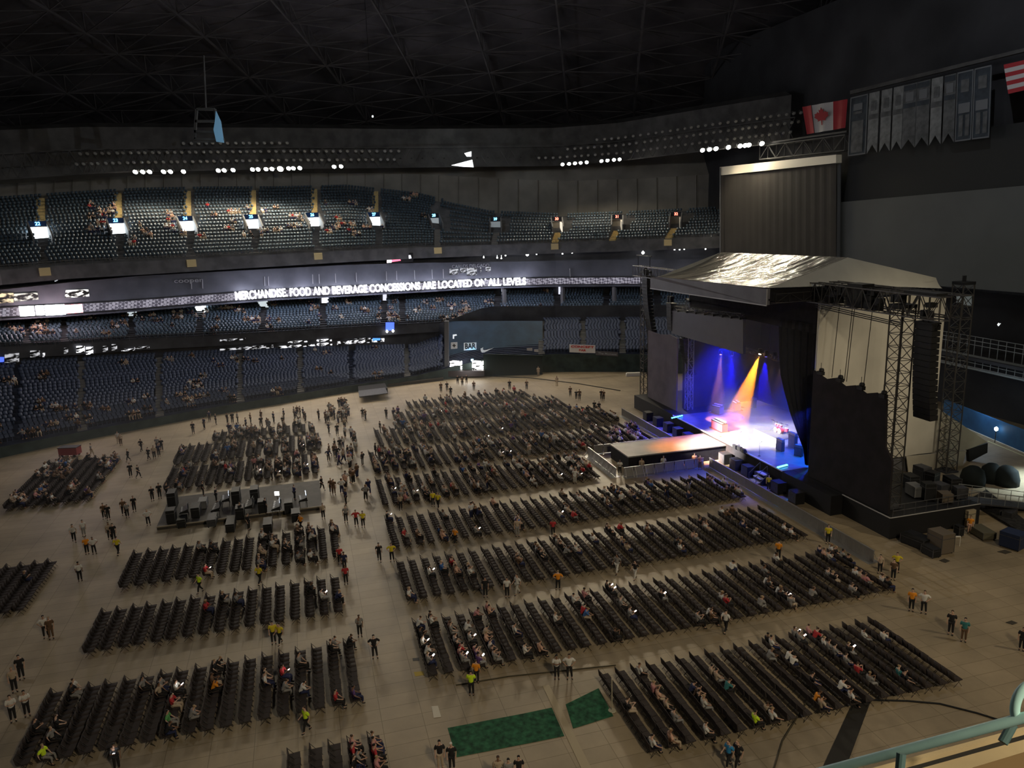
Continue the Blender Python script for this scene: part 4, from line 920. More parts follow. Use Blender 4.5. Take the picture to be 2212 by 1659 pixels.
# white-fronted drum riser and drum kit
p = SF(1662, 952); pd = P(guv(1648, 950, 2)[0], 53.5, 2.0)
rs = local_thing('drum_riser', pd, RZ, 'low white-faced riser under the drum kit on the stage', 'riser')
mb = MB(); mb.box(-2.6, 2.6, -1.6, 1.6, 0, .62); lpart(mb, 'riser_body', mat('white_riser_face', (.7, .7, .72), .6), rs)
mb = MB(); mb.box(-2.6, 2.6, -1.6, 1.6, .62, .68); lpart(mb, 'riser_top', mat('riser_carpet', (.06, .06, .07), .9), rs)
dk = local_thing('drum_kit', pd+P(.3, .2, .68), RZ, 'drum kit with cymbals on the white-faced riser', 'drum kit')
def drum(mb_s, mb_h, c, r, h, ax): mb_s.lathe(c, [(r, 0), (r, h)], 14, ax); mb_h.lathe(Vector(c)+Vector(ax).normalized()*h, [(r*.97, 0), (r*.97, .02)], 14, ax)
def one_drum(nm, c, r, h, ax):
    s_, h_ = MB(), MB(); drum(s_, h_, c, r, h, ax); o = lpart(s_, nm, redshell, dk); lpart(h_, 'drum_head', skinw, o)
one_drum('bass_drum', (0, .1, .32), .32, .45, (0, -1, 0)); one_drum('bass_drum', (.75, .1, .32), .32, .45, (0, -1, 0))
one_drum('rack_tom', (-.2, -.15, .78), .17, .2, (0, .35, 1)); one_drum('rack_tom', (.25, -.15, .8), .18, .22, (0, .35, 1)); one_drum('rack_tom', (.7, -.15, .78), .19, .24, (0, .35, 1))
one_drum('floor_tom', (1.15, .35, .3), .24, .4, (0, .1, 1)); one_drum('snare_drum', (-.25, .45, .6), .19, .14, (0, .1, 1))
for (x, y, z, r) in [(-.8, -.1, 1.15, .25), (-.55, -.35, 1.35, .28), (1.1, -.3, 1.35, .3), (1.45, .2, 1.2, .28), (-.8, .4, .95, .2)]:
    mb = MB(); mb.lathe((x, y, z), [(r, 0), (r*.3, .03), (.04, .06)], 14, (0, .3, 1)); o = lpart(mb, 'cymbal', brass, dk)
    mb = MB(); mb.tube((x, y, 0), (x, y, z), .02); 
    for a in range(3): mb.tube((x, y, .35), (x+.3*math.cos(a*2.1), y+.3*math.sin(a*2.1), 0), .015)
    lpart(mb, 'cymbal_stand', chrome, o)
# covered keyboards at centre and the far side
def keyboard(p, rz, label, cloth, w=1.6):
    r = local_thing('keyboard', p, rz, label, 'keyboard')
    mb = MB(); mb.box(-w/2, w/2, -.35, .45, .05, .95); lpart(mb, 'skirt', cloth, r)
    mb = MB(); mb.box(-w/2, w/2, -.35, .35, .95, 1.08); lpart(mb, 'case', black, r)
    mb = MB(); mb.box(-w/2+.08, w/2-.08, -.3, -.12, 1.08, 1.1); lpart(mb, 'key_bed', skinw, r)
    mb = MB(); mb.box(-w/2+.1, w/2-.1, .05, .3, 1.2, 1.28); mb.tube((-w/2+.15, .2, 1.05), (-w/2+.15, .2, 1.2), .02); mb.tube((w/2-.15, .2, 1.05), (w/2-.15, .2, 1.2), .02); lpart(mb, 'upper_keyboard', mat('pale_keyboard', (.5, .45, .5), .4), r)
    mb = MB(); mb.box(-w/2-.15, w/2+.15, -.6, .7, 0, .05); lpart(mb, 'floor_rug', mat('stage_rug_red', (.2, .02, .03), .9), r)
    return r
keyboard(SF(1553, 928), RZ, 'red-draped keyboard rig at the far side of the bright stage pool', mat('red_keyboard_drape', (.42, .05, .09), .8), 2.6)
keyboard(SF(1549, 893), RZ+.3, 'keyboard rig with a glowing top at the far rear of the stage', mat('dark_keyboard_drape', (.05, .05, .09), .8), 1.5)
keyboard(SF(1590, 885), RZ-.2, 'small keyboard rig at the rear centre of the stage', mat('dark_keyboard_drape', (.05, .05, .09), .8), 1.3)
def amp(p, rz, label, w=.8, h=1.0, grp=None):
    r = local_thing('amplifier', p, rz, label, 'amplifier', grp)
    mb = MB(); mb.box(-w/2, w/2, -.2, .2, .04, h); lpart(mb, 'cabinet', black, r)
    mb = MB(); mb.box(-w/2+.05, w/2-.05, -.22, -.2, .1, h-.08); lpart(mb, 'grille', darkgrey, r)
    mb = MB(); mb.box(-w/2, w/2, -.18, .18, h, h+.28); lpart(mb, 'amp_head', mat('amp_head_grey', (.1, .1, .11), .5), r)
    mb = MB(); [mb.box(x-.04, x+.04, y-.04, y+.04, 0, .04) for x in (-w/2+.06, w/2-.06) for y in (-.14, .14)]; lpart(mb, 'caster', black, r)
    return r
amp(SF(1685, 973), RZ, 'black amplifier cabinet nearest the white-faced riser', 1.1, 1.1); amp(SF(1712, 967), RZ, 'tall black amplifier cabinet under the near leg drape', 1.2, 1.5); amp(SF(1725, 985), RZ+.4, 'black amplifier turned sideways near the leg drape', .9, 1.0)
amp(SF(1506, 872), RZ, 'black amplifier with pale top at the far rear of the stage', 1.0, 1.1); amp(SF(1538, 872), RZ, 'pale-topped equipment cabinet at the far rear beside the amplifier', 1.2, .9); amp(SF(1628, 880), RZ, 'small equipment cabinet at the rear under the orange beam', .8, 1.1)
def wedge(p, rz, label, grp):
    r = local_thing('floor_monitor', p, rz, label, 'speaker', grp)
    mb = MB(); mb.hexa([(-.33, -.25, 0), (.33, -.25, 0), (.33, .25, 0), (-.33, .25, 0), (-.33, -.25, .4), (.33, -.25, .4), (.33, .0, .42), (-.33, .0, .42)]); lpart(mb, 'cabinet', black, r)
    mb = MB(); mb.hexa([(-.29, .03, .4), (.29, .03, .4), (.29, .25, .03), (-.29, .25, .03), (-.29, .05, .43), (.29, .05, .43), (.29, .27, .05), (-.29, .27, .05)]); lpart(mb, 'grille', darkgrey, r)
for k, (x, y) in enumerate([(1589, 968), (1599, 972), (1607, 977)]): wedge(SF(x, y), RZ, 'black floor monitor on the stage lip, %s from the walkway' % ordw(k), 'floor monitors on the stage lip')
def mic_stand(p, label):
    r = local_thing('microphone_stand', p, RZ, label, 'microphone stand')
    mb = MB(); mb.lathe((0, 0, 0), [(.16, 0), (.15, .03), (.02, .05)], 10); lpart(mb, 'base', black, r)
    mb = MB(); mb.tube((0, 0, .04), (0, 0, 1.5), .015, 6); mb.tube((0, 0, 1.5), (0, .25, 1.62), .012, 6); lpart(mb, 'pole', black, r)
    mb = MB(); mb.lathe((0, .25, 1.62), [(.015, -.1), (.03, .02), (.03, .06), (.01, .09)], 8, (0, 1, .3)); lpart(mb, 'microphone', darkgrey, r)
mic_stand(SF(1556, 943), 'slim microphone stand in the bright pool at the walkway end'); mic_stand(SF(1596, 962), 'slim microphone stand beside the floor monitors'); mic_stand(SF(1640, 985), 'slim microphone stand in the blue light by the stage lip')
def footlights(x0, y0, x1, y1, label):
    r = empty('footlight_strip', SF(x0, y0, 2.1), label, 'lights')
    a, b = SF(x0, y0, 2.02), SF(x1, y1, 2.02); mb = MB(); mb.tube(a, b, .09); mb.build('casing', black, r)
    for k in range(6):
        q = a.lerp(b, (k+.5)/6); mb = MB(); mb.box(q.x-.1, q.x+.1, q.y-.1, q.y+.1, q.z+.06, q.z+.16); mb.build('lamp', emat('cyan_footlamp', (.1, .75, 1.), 6), r)
footlights(1450, 905, 1475, 899, 'row of small cyan footlights at the far end of the stage lip'); footlights(1679, 1012, 1701, 1006, 'row of small cyan footlights at the near end of the stage lip')
# subwoofers and fills before the stage
def subwoofer(p, label, w=1.3, h=1.25):
    r = local_thing('subwoofer', p, RZ, label, 'speaker', 'subwoofers before the stage')
    mb = MB(); mb.box(-w/2, w/2, -.5, .5, .05, h); lpart(mb, 'cabinet', black, r)
    mb = MB(); mb.box(-w/2+.06, w/2-.06, -.53, -.5, .12, h-.06); lpart(mb, 'grille', darkgrey, r)
    mb = MB(); [mb.box(x-.05, x+.05, y-.05, y+.05, 0, .05) for x in (-w/2+.1, w/2-.1) for y in (-.35, .35)]; lpart(mb, 'caster', black, r)
for k, u in enumerate([75.6, 73.2, 70.8, 68.2, 65.2, 62.2]): subwoofer(P(u, 46.0), 'black subwoofer on the floor before the near half of the stage, %s from the walkway' % ordw(k))
for k, u in enumerate([84.5, 87.2, 89.9, 93, 96.2]): subwoofer(P(u, 46.0), 'black subwoofer on the floor before the far half of the stage, %s from the walkway' % ordw(k))
sr = empty('stair_unit', P(67.3, 45.3), 'blue-lit steel steps up to the stage in the pit', 'steps')
for k in range(4): mb = MB(); mb.ubox(66.7, 68.0, 43.95+k*.42, 44.45+k*.42, .3+k*.38, .38+k*.38); mb.build('tread', mat('pale_tread', (.5, .5, .52), .5), sr)
mb = MB()
for u in (66.68, 68.0): mb.tube(P(u, 43.95, .05), P(u, 45.7, 1.5), .05); mb.tube(P(u, 44.3, .4), P(u, 44.3, 1.5), .03); mb.tube(P(u, 45.6, 1.4), P(u, 45.6, 2.5), .03); mb.tube(P(u, 44.3, 1.5), P(u, 45.6, 2.5), .03)
mb.build('handrail', steel, sr)
# ---------------------------------------------------------------- behind and beside the stage
mb = MB(); q = [gz(2036, 903), gz(2290, 1012)]
a, b = q; mb.slab([a, b, b+Vector((0, 0, 2.6)), a+Vector((0, 0, 2.6))], P(0, .3, 0)); struct('wall_outfield', mb, mat('blue_outfield_padding', (.035, .13, .30), .6, noise=.15, nscale=.6))
mb = MB(); d = (b-a).normalized()
mb.tube(a+Vector((0, 0, .06))+Vector((-.1, -.1, 0)), b+Vector((0, 0, .06))+Vector((-.1, -.1, 0)), .07); struct('trim_8', mb, mat('white_base_line', (.8, .8, .75), .6))
mb = MB(); a2, b2 = gz(2133, 953), gz(2290, 1018); w = Vector((.12, .12, 0)); mb.slab([a2, b2, b2+w, a2+w], (0, 0, .015)); struct('floor_line', mb, mat('yellow_green_line', (.7, .7, .4), .6))
lamp('SPOT', 'tunnel_light', P(56, 77, 8.5), 30000, (.66, .88, 1.), P(57, 73.5, 0), .4, 1.25, 1.0)
lamp('POINT', 'outfield_wall_light', P(73, 80.3, 4.5), 260, (.6, .8, 1.), None, .3)
wl_ = empty('wall_lamp', onv(2152, 927, 80), 'small white lamp on the blue outfield wall at far right', 'lamp')
c = onv(2152, 927, 80.2); mb = MB(); mb.lathe(c, [(.05, -.25), (.22, -.1), (.22, .15), (.05, .3)], 8); mb.build('bulb', emat('outfield_lamp', (.9, 1., 1.), 6), wl_)
mb = MB(); mb.tube(Vector((c.x, c.y, 0)), c, .06); mb.build('post', steel, wl_)
# stadium end structure: dark levels with railings, windows
mb = MB(); mb.ubox(20, 150, 90, 91, 0, 19); struct('wall_stage_end_lower', mb, endm)
mb = MB(); mb.ubox(20, 150, 83.5, 90, 8.6, 9.0); struct('floor_end_terrace', mb, concd)
mb = MB(); mb.ubox(20, 150, 84, 90, 17.6, 18.0); struct('ceiling_end_terrace', mb, concd)
railg = mat('grey_terrace_rail', (.30, .31, .30), .5, .3)
for nm, (l0, l1) in enumerate([((2030, 714), (2250, 752)), ((2030, 760), (2250, 806))]):
    a, b = onv(*l0, 84), onv(*l1, 84); r = empty('terrace_railing', a, '%s pale railing on the dark terrace right of the stage' % ['upper', 'lower'][nm], 'railing', 'terrace railings'); mb = MB()
    for h in (0, -.55, -1.1): mb.tube(a+Vector((0, 0, h)), b+Vector((0, 0, h)), .05)
    for k in range(14): q = a.lerp(b, k/13); mb.tube(q, q-Vector((0, 0, 1.15 if nm else 2.4)), .045)
    mb.build('rail_frame', railg, r)
    mb = MB(); mb.slab([a-Vector((0, 0, 1.2 if nm else 2.45)), b-Vector((0, 0, 1.2 if nm else 2.45)), b-Vector((0, 0, 1.45 if nm else 2.7)), a-Vector((0, 0, 1.45 if nm else 2.7))], P(0, .2, 0)); mb.build('slab_edge', mat('pale_slab_edge', (.2, .21, .2), .7), r)
lamp('AREA', 'terrace_light', P(48, 70, 17), 200, (.8, .9, .85), P(60, 84, 12), 2.0)
for k, (x0, x1, y0, y1, s_) in enumerate([(2038, 2073, 580, 596, .075), (2078, 2122, 582, 597, .085), (2130, 2142, 590, 597, .04), (2080, 2098, 638, 660, .05), (2115, 2150, 613, 617, .12), (2066, 2076, 640, 654, .05)]):
    mb = MB(); mb.slab([onv(x0, y1, 83.9), onv(x1, y1, 83.9), onv(x1, y0, 83.9), onv(x0, y0, 83.9)], P(0, .1, 0)); struct('window_%d' % (100+k), mb, emat('end_window_glow_%.3f' % s_, (.85, .95, .92), s_))
for k, (x, y) in enumerate([(2157, 701), (2069, 603), (2087, 602), (2072, 638)]):
    c = onv(x, y, 83.8); mb = MB(); mb.lathe(c, [(.04, -.2), (.16, 0), (.04, .2)], 8); mb.tube(c, c+P(0, .3, .1), .05)
    tag(mb.build('terrace_lamp', emat('terrace_lamp_glow_%d' % k, (.9, .95, .95), 1.0 if k == 0 else .3)), ['small white lamp alone on the dark wall right of the stage', 'dim lamp under the left terrace window', 'dim lamp under the middle terrace window', 'dim lamp beside the lower terrace window'][k], 'lamp')
# video board (switched off), curtain with pale headbox, banners, flags on the end wall
vb = empty('scoreboard', onv(2000, 580, 80), 'huge switched-off grey scoreboard screen behind the stage at right', 'scoreboard')
mb = MB(); mb.slab([onv(1808, 600, 80), onv(2300, 640, 80), onv(2300, 393, 80), onv(1812, 437, 80)], P(0, .6, 0)); mb.build('screen_face', mat('switched_off_screen', (.085, .09, .085), .65, noise=.05, nscale=.2), vb)
mb = MB(); mb.slab([onv(1822, 437, 80.4), onv(2300, 394, 80.4), onv(2300, 250, 80.4), onv(1838, 320, 80.4)], P(0, .6, 0)); mb.build('dark_upper_panel', mat('dark_board_panel', (.02, .021, .02), .8), vb)
mb = MB(); mb.tube(onv(1811, 600, 79.8), onv(1813, 340, 79.8), .3); mb.build('side_post', mat('board_post_grey', (.14, .145, .15), .6), vb)
cu = empty('black_curtain', onv(1680, 560, 79), 'tall dark hanging curtain with a bright pale headbox behind the stage roof', 'curtain')
g = []
t0_, t1_, b0_, b1_ = onv(1556, 378, 79), onv(1806, 352, 79), onv(1556, 580, 79), onv(1806, 580, 79)
for j in range(9):
    g.append([t0_.lerp(t1_, k/60).lerp(b0_.lerp(b1_, k/60), j/8)+P(0, .03*math.sin(k*1.7), 0) for k in range(61)])
mb = MB(); loft(mb, g); mb.build('curtain_cloth', mat('brown_black_curtain', (.038, .034, .029), .9, noise=.1, nscale=.2), cu)
mb = MB(); mb.slab([onv(1555, 379, 78.6), onv(1806, 352, 78.6), onv(1806, 334, 78.6), onv(1555, 361, 78.6)], P(0, 1.0, 0)); mb.build('headbox', mat('pale_headbox', (.72, .66, .52), .5), cu)
mb = MB(); mb.tube(onv(1556, 362, 78.4), onv(1556, 560, 78.4), .12); mb.build('side_pipe', mat('board_post_grey', (.14, .145, .15), .6), cu)
mb = MB(); pa, pb = onv(1640, 300, 79), onv(1838, 283, 79); mb.truss(onv(1650, 330, 80), onv(1835, 308, 80), 1.6, h=2.2, bays=9, r=.12, rd=.07); mb.tube(onv(1650, 310, 79.4), onv(1830, 284, 79.4), .18); struct('trim_9', mb, rb)
redc = mat('flag_red', (.30, .025, .03), .85); whc = mat('flag_white', (.42, .40, .38), .85)
def cloth(quad, nm, m_, parent, nu=14, nv=8, amp_=.12, ph=0., off=0.):
    a, b, c, d = quad; mb = MB()
    loft(mb, [[a.lerp(b, i/nu).lerp(d.lerp(c, i/nu), j/nv)+P(0, off+amp_*math.sin(i*.9+ph), 0) for i in range(nu+1)] for j in range(nv+1)]); return mb.build(nm, m_, parent)
VB = 79.0
fg_ = empty('national_flag', onv(1780, 290, VB), 'large red and white maple leaf flag hanging by the lamp bank', 'flag')
FQ = [onv(1733, 231, VB), onv(1831, 214, VB), onv(1826, 276, VB), onv(1743, 290, VB)]
def sub(Q, x0, x1): return [Q[0].lerp(Q[1], x0), Q[0].lerp(Q[1], x1), Q[3].lerp(Q[2], x1), Q[3].lerp(Q[2], x0)]
cloth(sub(FQ, 0, .22), 'red_field', redc, fg_, 5); cloth(sub(FQ, .22, .70), 'white_field', whc, fg_, 10); cloth(sub(FQ, .70, 1), 'red_field', redc, fg_, 7)
leaf = [(0, 1), (.12, .72), (.3, .8), (.24, .45), (.5, .6), (.55, .48), (.85, .42), (.76, .22), (.9, .12), (.45, -.2), (.5, -.35), (.06, -.28), (.05, -.75), (-.05, -.75), (-.06, -.28), (-.5, -.35), (-.45, -.2), (-.9, .12), (-.76, .22), (-.85, .42), (-.55, .48), (-.5, .6), (-.24, .45), (-.3, .8), (-.12, .72)]
wc = sub(FQ, .22, .70); cc = (wc[0]+wc[1]+wc[2]+wc[3])/4; ex = (wc[1]+wc[2]-wc[0]-wc[3])/2; ey = (wc[0]+wc[1]-wc[2]-wc[3])/2
mb = MB(); mb.slab([cc+ex*(.40*x)+ey*(.36*y)+P(0, -.3, 0) for x, y in leaf], P(0, .05, 0)); mb.build('maple_leaf', redc, fg_)
bwh = mat('banner_grey_white', (.16, .165, .16), .85, noise=.25, nscale=1.2); bdk = mat('banner_dark_blue', (.032, .04, .048), .85, noise=.3, nscale=.8); bfr = mat('banner_border_grey', (.13, .135, .14), .85)
BT = lambda x: float(np.interp(x, [1838, 2146], [211, 139])); BB = lambda x: float(np.interp(x, [1836, 2140], [338, 297]))
BAN = [(1838, 1876, 0, 'dark', 'broad dark pale-bordered banner'), (1878, 1900, 1, 'w', 'narrow pale pennant banner'), (1905, 1927, 1, 'w', 'narrow pale pennant banner'), (1931, 1952, 1, 'w', 'narrow pale pennant banner'), (1953, 1981, 1, 'g', 'grey pennant banner with dark top'), (1982, 2010, 1, 'g', 'grey pennant banner with dark top'), (2013, 2037, 1, 'w', 'narrow pale pennant banner'), (2041, 2066, 1, 'g2', 'dim narrow pennant banner'), (2069, 2104, 0, 'dark', 'broad dark banner with pale lettering'), (2106, 2143, 0, 'dark', 'broad dark banner with pale lettering')]
bg2 = mat('banner_mid_grey', (.085, .088, .088), .85, noise=.3, nscale=1.0)
for k, (x0, x1, pen, cl, nm) in enumerate(BAN):
    r = empty('hanging_banner', onv((x0+x1)/2, BB((x0+x1)/2), VB), '%s, %s from left in row under roof' % (nm, ordw(k)), 'banner', 'championship banners under the roof')
    sh = lambda x, t: x-6*t
    Q = lambda x, t: onv(sh(x, t), BT(x)+(BB(x)-BT(x))*t, VB)
    mb = MB(); tb = .93 if pen else 1.0
    pts_ = [Q(x0, 0), Q(x1, 0)]+([Q(x1, 1), Q((x0+x1)/2, .86), Q(x0, 1)] if pen else [Q(x1, 1), Q(x0, 1)])
    mb.slab(pts_, P(0, .05, 0)); mb.build('cloth', {'dark': bdk, 'w': bwh, 'g': bg2, 'g2': bg2}[cl], r)
    w = x1-x0; fr = P(0, -.06, 0)
    def blk(a, b, t0, t1, m_, n2='printed_panel'):
        mb = MB(); mb.slab([Q(x0+w*a, t0)+fr, Q(x0+w*b, t0)+fr, Q(x0+w*b, t1)+fr, Q(x0+w*a, t1)+fr], P(0, .03, 0)); mb.build(n2, m_, r)
    if cl == 'dark':
        for a, b, t0, t1 in ((0, .05, 0, 1), (.95, 1, 0, 1), (0, 1, 0, .02), (0, 1, .98, 1)): blk(a, b, t0, t1, bfr, 'border')
        if k == 0: blk(.2, .7, .13, .24, bfr); blk(.2, .7, .26, .3, bg2); blk(.15, .8, .42, .95, bg2)
        else: blk(.25, .75, .12, .3, bg2); blk(.15, .85, .46, .60, bfr); blk(.2, .45, .63, .93, bg2); blk(.6, .85, .63, .93, bg2)
    elif cl == 'w': blk(.25, .75, .14, .3, bg2); blk(.0, 1, .36, .44, bg2)
    else: blk(.05, .95, .02, .1, bdk); blk(.05, .95, .30, .37, bdk); blk(.2, .8, .13, .27, bfr)
of = empty('striped_flag', onv(2190, 190, VB), 'edge of a hanging flag with red and white stripes at far right', 'flag')
Q = [onv(2168, 140, VB), onv(2330, 100, VB), onv(2330, 165, VB), onv(2178, 203, VB)]
for k in range(7):
    a = [Q[0].lerp(Q[3], k/7), Q[1].lerp(Q[2], k/7), Q[1].lerp(Q[2], (k+1)/7), Q[0].lerp(Q[3], (k+1)/7)]; cloth(a, 'stripe', redc if k % 2 == 0 else whc, of, 6, 1)
mb = MB(); mb.slab([onv(1836, 204, 79.5), onv(2300, 90, 79.5), onv(2300, 82, 79.5), onv(1836, 196, 79.5)], P(0, .5, 0)); struct('trim_10', mb, rb)
# ---------------------------------------------------------------- backstage clutter at the near wing
def flight_case(p, rz, w, d, h, m_, label, grp=None, wheels=True):
    r = local_thing('flight_case', p, rz, label, 'case', grp); z0 = .12 if wheels else 0
    mb = MB(); mb.box(-w/2, w/2, -d/2, d/2, z0, z0+h*.75); lpart(mb, 'case_body', m_, r)
    mb = MB(); mb.box(-w/2, w/2, -d/2, d/2, z0+h*.77, z0+h); lpart(mb, 'case_lid', m_, r)
    mb = MB()
    for x in (-w/2, w/2):
        for y in (-d/2, d/2): mb.box(x-.02, x+.02, y-.02, y+.02, z0, z0+h)
    mb.box(-w/2-.015, w/2+.015, -d/2-.015, d/2+.015, z0+h*.745, z0+h*.775); lpart(mb, 'metal_edging', steel, r)
    if wheels:
        for x in (-w/2+.1, w/2-.1):
            for y in (-d/2+.1, d/2-.1): mb = MB(); mb.lathe((x-.02, y, .06), [(.06, 0), (.06, .04)], 8, (1, 0, 0)); lpart(mb, 'caster', black, r)
    return r
browncase = mat('brown_case_board', (.12, .095, .07), .7); bluecase = mat('navy_case_board', (.02, .03, .07), .6); paleb = mat('pale_case_board', (.36, .30, .2), .7)
flight_case(gz(2030, 1190), RZ, 1.6, 1.3, 1.7, browncase, 'tall brown flight case by the corner of the near stage wing')
flight_case(gz(1980, 1178), RZ+.2, 2.2, 1.4, .8, black, 'low black flight case left of the tall brown one')
flight_case(gz(2010, 1200), RZ, 1.3, .8, .7, black, 'small black case before the tall brown flight case')
flight_case(gz(2187, 1182), RZ+.3, 1.6, 1.4, 1.3, bluecase, 'navy covered crate alone at the far right on the floor')
flight_case(gz(2120, 1158), RZ-.2, 2.0, 1.2, .6, mat('olive_case', (.10, .09, .06), .7), 'low olive case beside the person in orange')
flight_case(gz(2088, 1135), RZ, .9, .9, 1.5, paleb, 'pale tall case behind the person in orange')
flight_case(gz(2070, 1158), RZ, .6, .5, .9, black, 'narrow black case between the brown case and the person in orange')
for k, (x, y, w, h, mm) in enumerate([(1965, 1035, 1.4, 1.1, black), (1990, 1022, 1.3, 1.4, darkgrey), (2012, 1030, 1.0, 1.2, black), (1975, 1055, 1.5, 1.0, mat('grey_case', (.14, .14, .14), .6)), (2003, 1062, 1.0, 1.5, black), (2030, 1052, 1.2, 1.0, darkgrey), (2055, 1040, 1.4, 1.1, black), (2040, 1068, 1.1, .8, browncase), (2072, 1060, .9, 1.0, darkgrey)]):
    g = gz(x, y+16, 2.0); flight_case(g, RZ+R_.uniform(-.4, .4), w, 1.0, h, mm, '%s flight case among the gear on the near stage wing, %s from left' % ({'black_paint': 'black', 'dark_grey_paint': 'dark grey'}.get(mm.name, 'grey' if 'grey' in mm.name else 'brown'), ordw(k)), 'gear on the near stage wing')
rub = mat('black_vinyl_cover', (.008, .012, .011), .8)
for k, (x, y, r) in enumerate([(2100, 1032, 1.2), (2140, 1026, 1.1), (2172, 1032, 1.25)]):
    g = gz(x, y+14); mb = MB(); mb.lathe(g, [(r, 0), (r*1.02, .7), (r*.85, 1.5), (r*.4, 1.95), (.1, 2.05)], 12); tag(mb.build('covered_load', rub, smooth=True), 'rounded load under a black cover behind the near wing, %s from left' % ordw(k), 'covered load', 'covered loads behind the wing')
rmp = empty('loading_ramp', P(58, 62), 'long dark loading ramp with pale rails behind the near wing', 'ramp')
mb = MB(); mb.hexa([P(52.3, 58, 1.8), P(52.3, 66, .0), P(54.5, 66, .0), P(54.5, 58, 1.8), P(52.3, 58, 1.95), P(52.3, 66.2, .1), P(54.5, 66.2, .1), P(54.5, 58, 1.95)]); mb.build('ramp_deck', darkgrey, rmp)
mb = MB()
for u in (52.3, 54.5):
    for h in (.6, 1.1): mb.tube(P(u, 58, 1.95+h), P(u, 66, .1+h), .035)
    for k in range(6): mb.tube(P(u, 58+k*1.6, 1.95-.37*k), P(u, 58+k*1.6, 3.05-.37*k), .03)
mb.build('guard_rail', railg, rmp)
mb = MB(); a = gz(2005, 1160, .9); b = gz(2075, 1159, .9); mb.tube(a, b, .06); mb.tube(a, Vector((a.x, a.y, 0)), .03); mb.tube(b, Vector((b.x, b.y, 0)), .03); tag(mb.build('white_pole_barrier', mat('white_pole_paint', (.75, .72, .65), .5)), 'thin white pole on two stands before the brown flight case', 'barrier')
for k, (x, y) in enumerate([(2150, 1110), (2165, 1100), (2180, 1118)]):
    flight_case(gz(x, y), RZ+k, 1.5, .8, .6, darkgrey, 'low dark box in the heap on the floor at far right, %s from left' % ordw(k), 'boxes in the heap at far right')
mb = MB(); mb.slab([gz(2090, 1085), gz(2130, 1062), gz(2215, 1130), gz(2215, 1160)], (0, 0, .25)); tag(mb.build('cable_heap', mat('dark_cable_heap', (.03, .028, .026), .9, noise=.5, nscale=3, bump=1, bscale=4)), 'dark low heap of cables on the floor behind the near wing', 'cables')
# ---------------------------------------------------------------- marks and loose things on the floor
turf = mat('green_artificial_turf', (.018, .085, .04), .95, noise=.5, nscale=2.5)
def slabpx(nm, px, m_, label, cat, h=.02, kind=None):
    mb = MB(); mb.slab([gz(x, y) for x, y in px], (0, 0, h)); o = mb.build(nm, m_); return tag(o, label, cat, kind=kind)
slabpx('turf_patch', [(967, 1573), (1130, 1542), (1192, 1529), (1219, 1590), (1150, 1604), (985, 1636)], turf, 'long green turf patch uncovered in the floor near the lower edge', 'turf')
slabpx('turf_patch', [(1222, 1522), (1293, 1487), (1325, 1547), (1238, 1574)], turf, 'square green turf patch beside the corner block of chairs', 'turf')
slabpx('floor_runner', [(1172, 1482), (1186, 1480), (1278, 1661), (1256, 1661)], mat('pale_runner_board', (.36, .29, .18), .6), 'pale narrow floor board crossing between the two turf patches', 'floor board', .03)
slabpx('cable_ramp', [(1845, 1512), (1882, 1512), (1812, 1700), (1758, 1700)], mat('black_cable_ramp', (.025, .022, .018), .8), 'broad black strip on the floor beside the corner block', 'cable ramp', .05)
slabpx('pale_floor_panel', [(932, 1526), (946, 1525), (953, 1549), (937, 1551)], mat('pale_panel', (.5, .45, .36), .6), 'small pale rectangular panel on the floor of the central aisle', 'floor panel', .02)
slabpx('yellow_floor_mark', [(894, 1452), (914, 1450), (917, 1458), (897, 1461)], mat('yellow_tape', (.5, .36, .06), .7), 'faded yellow mark on the central aisle floor', 'floor mark', .012)
slabpx('dark_floor_plate', [(891, 1422), (905, 1421), (906, 1427), (892, 1428)], mat('dark_plate', (.05, .045, .035), .6), 'small dark plate in the central aisle floor', 'floor plate', .012)
for k, (x, y, r) in enumerate([(2040, 1211, 12), (2185, 1345, 13), (2170, 1192, 16)]): slabpx('floor_stain_mat', [(x-r, y), (x, y-4), (x+r, y+1), (x+2, y+5)], mat('dark_rag', (.05, .042, .03), .9), 'small dark rag on the floor at right, %s' % ['before the tall brown case', 'by the right edge', 'before the navy crate'][k], 'rag', .03)
mb = MB(); mb.path([gz(x, y, .05) for x, y in [(1880, 1512), (1960, 1514), (2030, 1520), (2110, 1540), (2180, 1562)]], .06, 6); tag(mb.build('floor_cable', black), 'thin black cable running over the floor from the corner block toward the railing', 'cable')
mb = MB(); mb.path([gz(x, y, .03) for x, y in [(1740, 1520), (1690, 1600), (1660, 1700)]], .05, 6); tag(mb.build('floor_cable', mat('brown_cable', (.06, .05, .03), .8)), 'thin brown cable running down the floor left of the broad black strip', 'cable')
mb = MB(); mb.path([gz(x, y, .03) for x, y in [(985, 1480), (1100, 1461), (1330, 1437)]], .05, 6); tag(mb.build('floor_cable', mat('brown_cable', (.06, .05, .03), .8)), 'thin brown cable along the cross aisle above the green turf', 'cable')
g = gz(1322, 1535); mb = MB(); mb.lathe(g, [(.25, 0), (.22, .04), (.04, .06)], 10); mb.tube(g, g+Vector((0, 0, 2.1)), .035, 6); tag(mb.build('thin_pole', mat('pale_pole', (.42, .38, .28), .6)), 'thin pale pole standing by the square turf patch', 'pole')
lp_ = empty('low_platform', gz(800, 850), 'low dark platform on the far floor left of the bar', 'platform')
mb = MB(); mb.slab([gz(776, 858), gz(838, 850), gz(832, 838), gz(774, 845)], (0, 0, .9)); mb.build('skirt', blackcloth, lp_)
mb = MB(); mb.slab([gz(776, 858, .9), gz(838, 850, .9), gz(832, 838, .9), gz(774, 845, .9)], (0, 0, .08)); mb.build('deck', darkgrey, lp_)
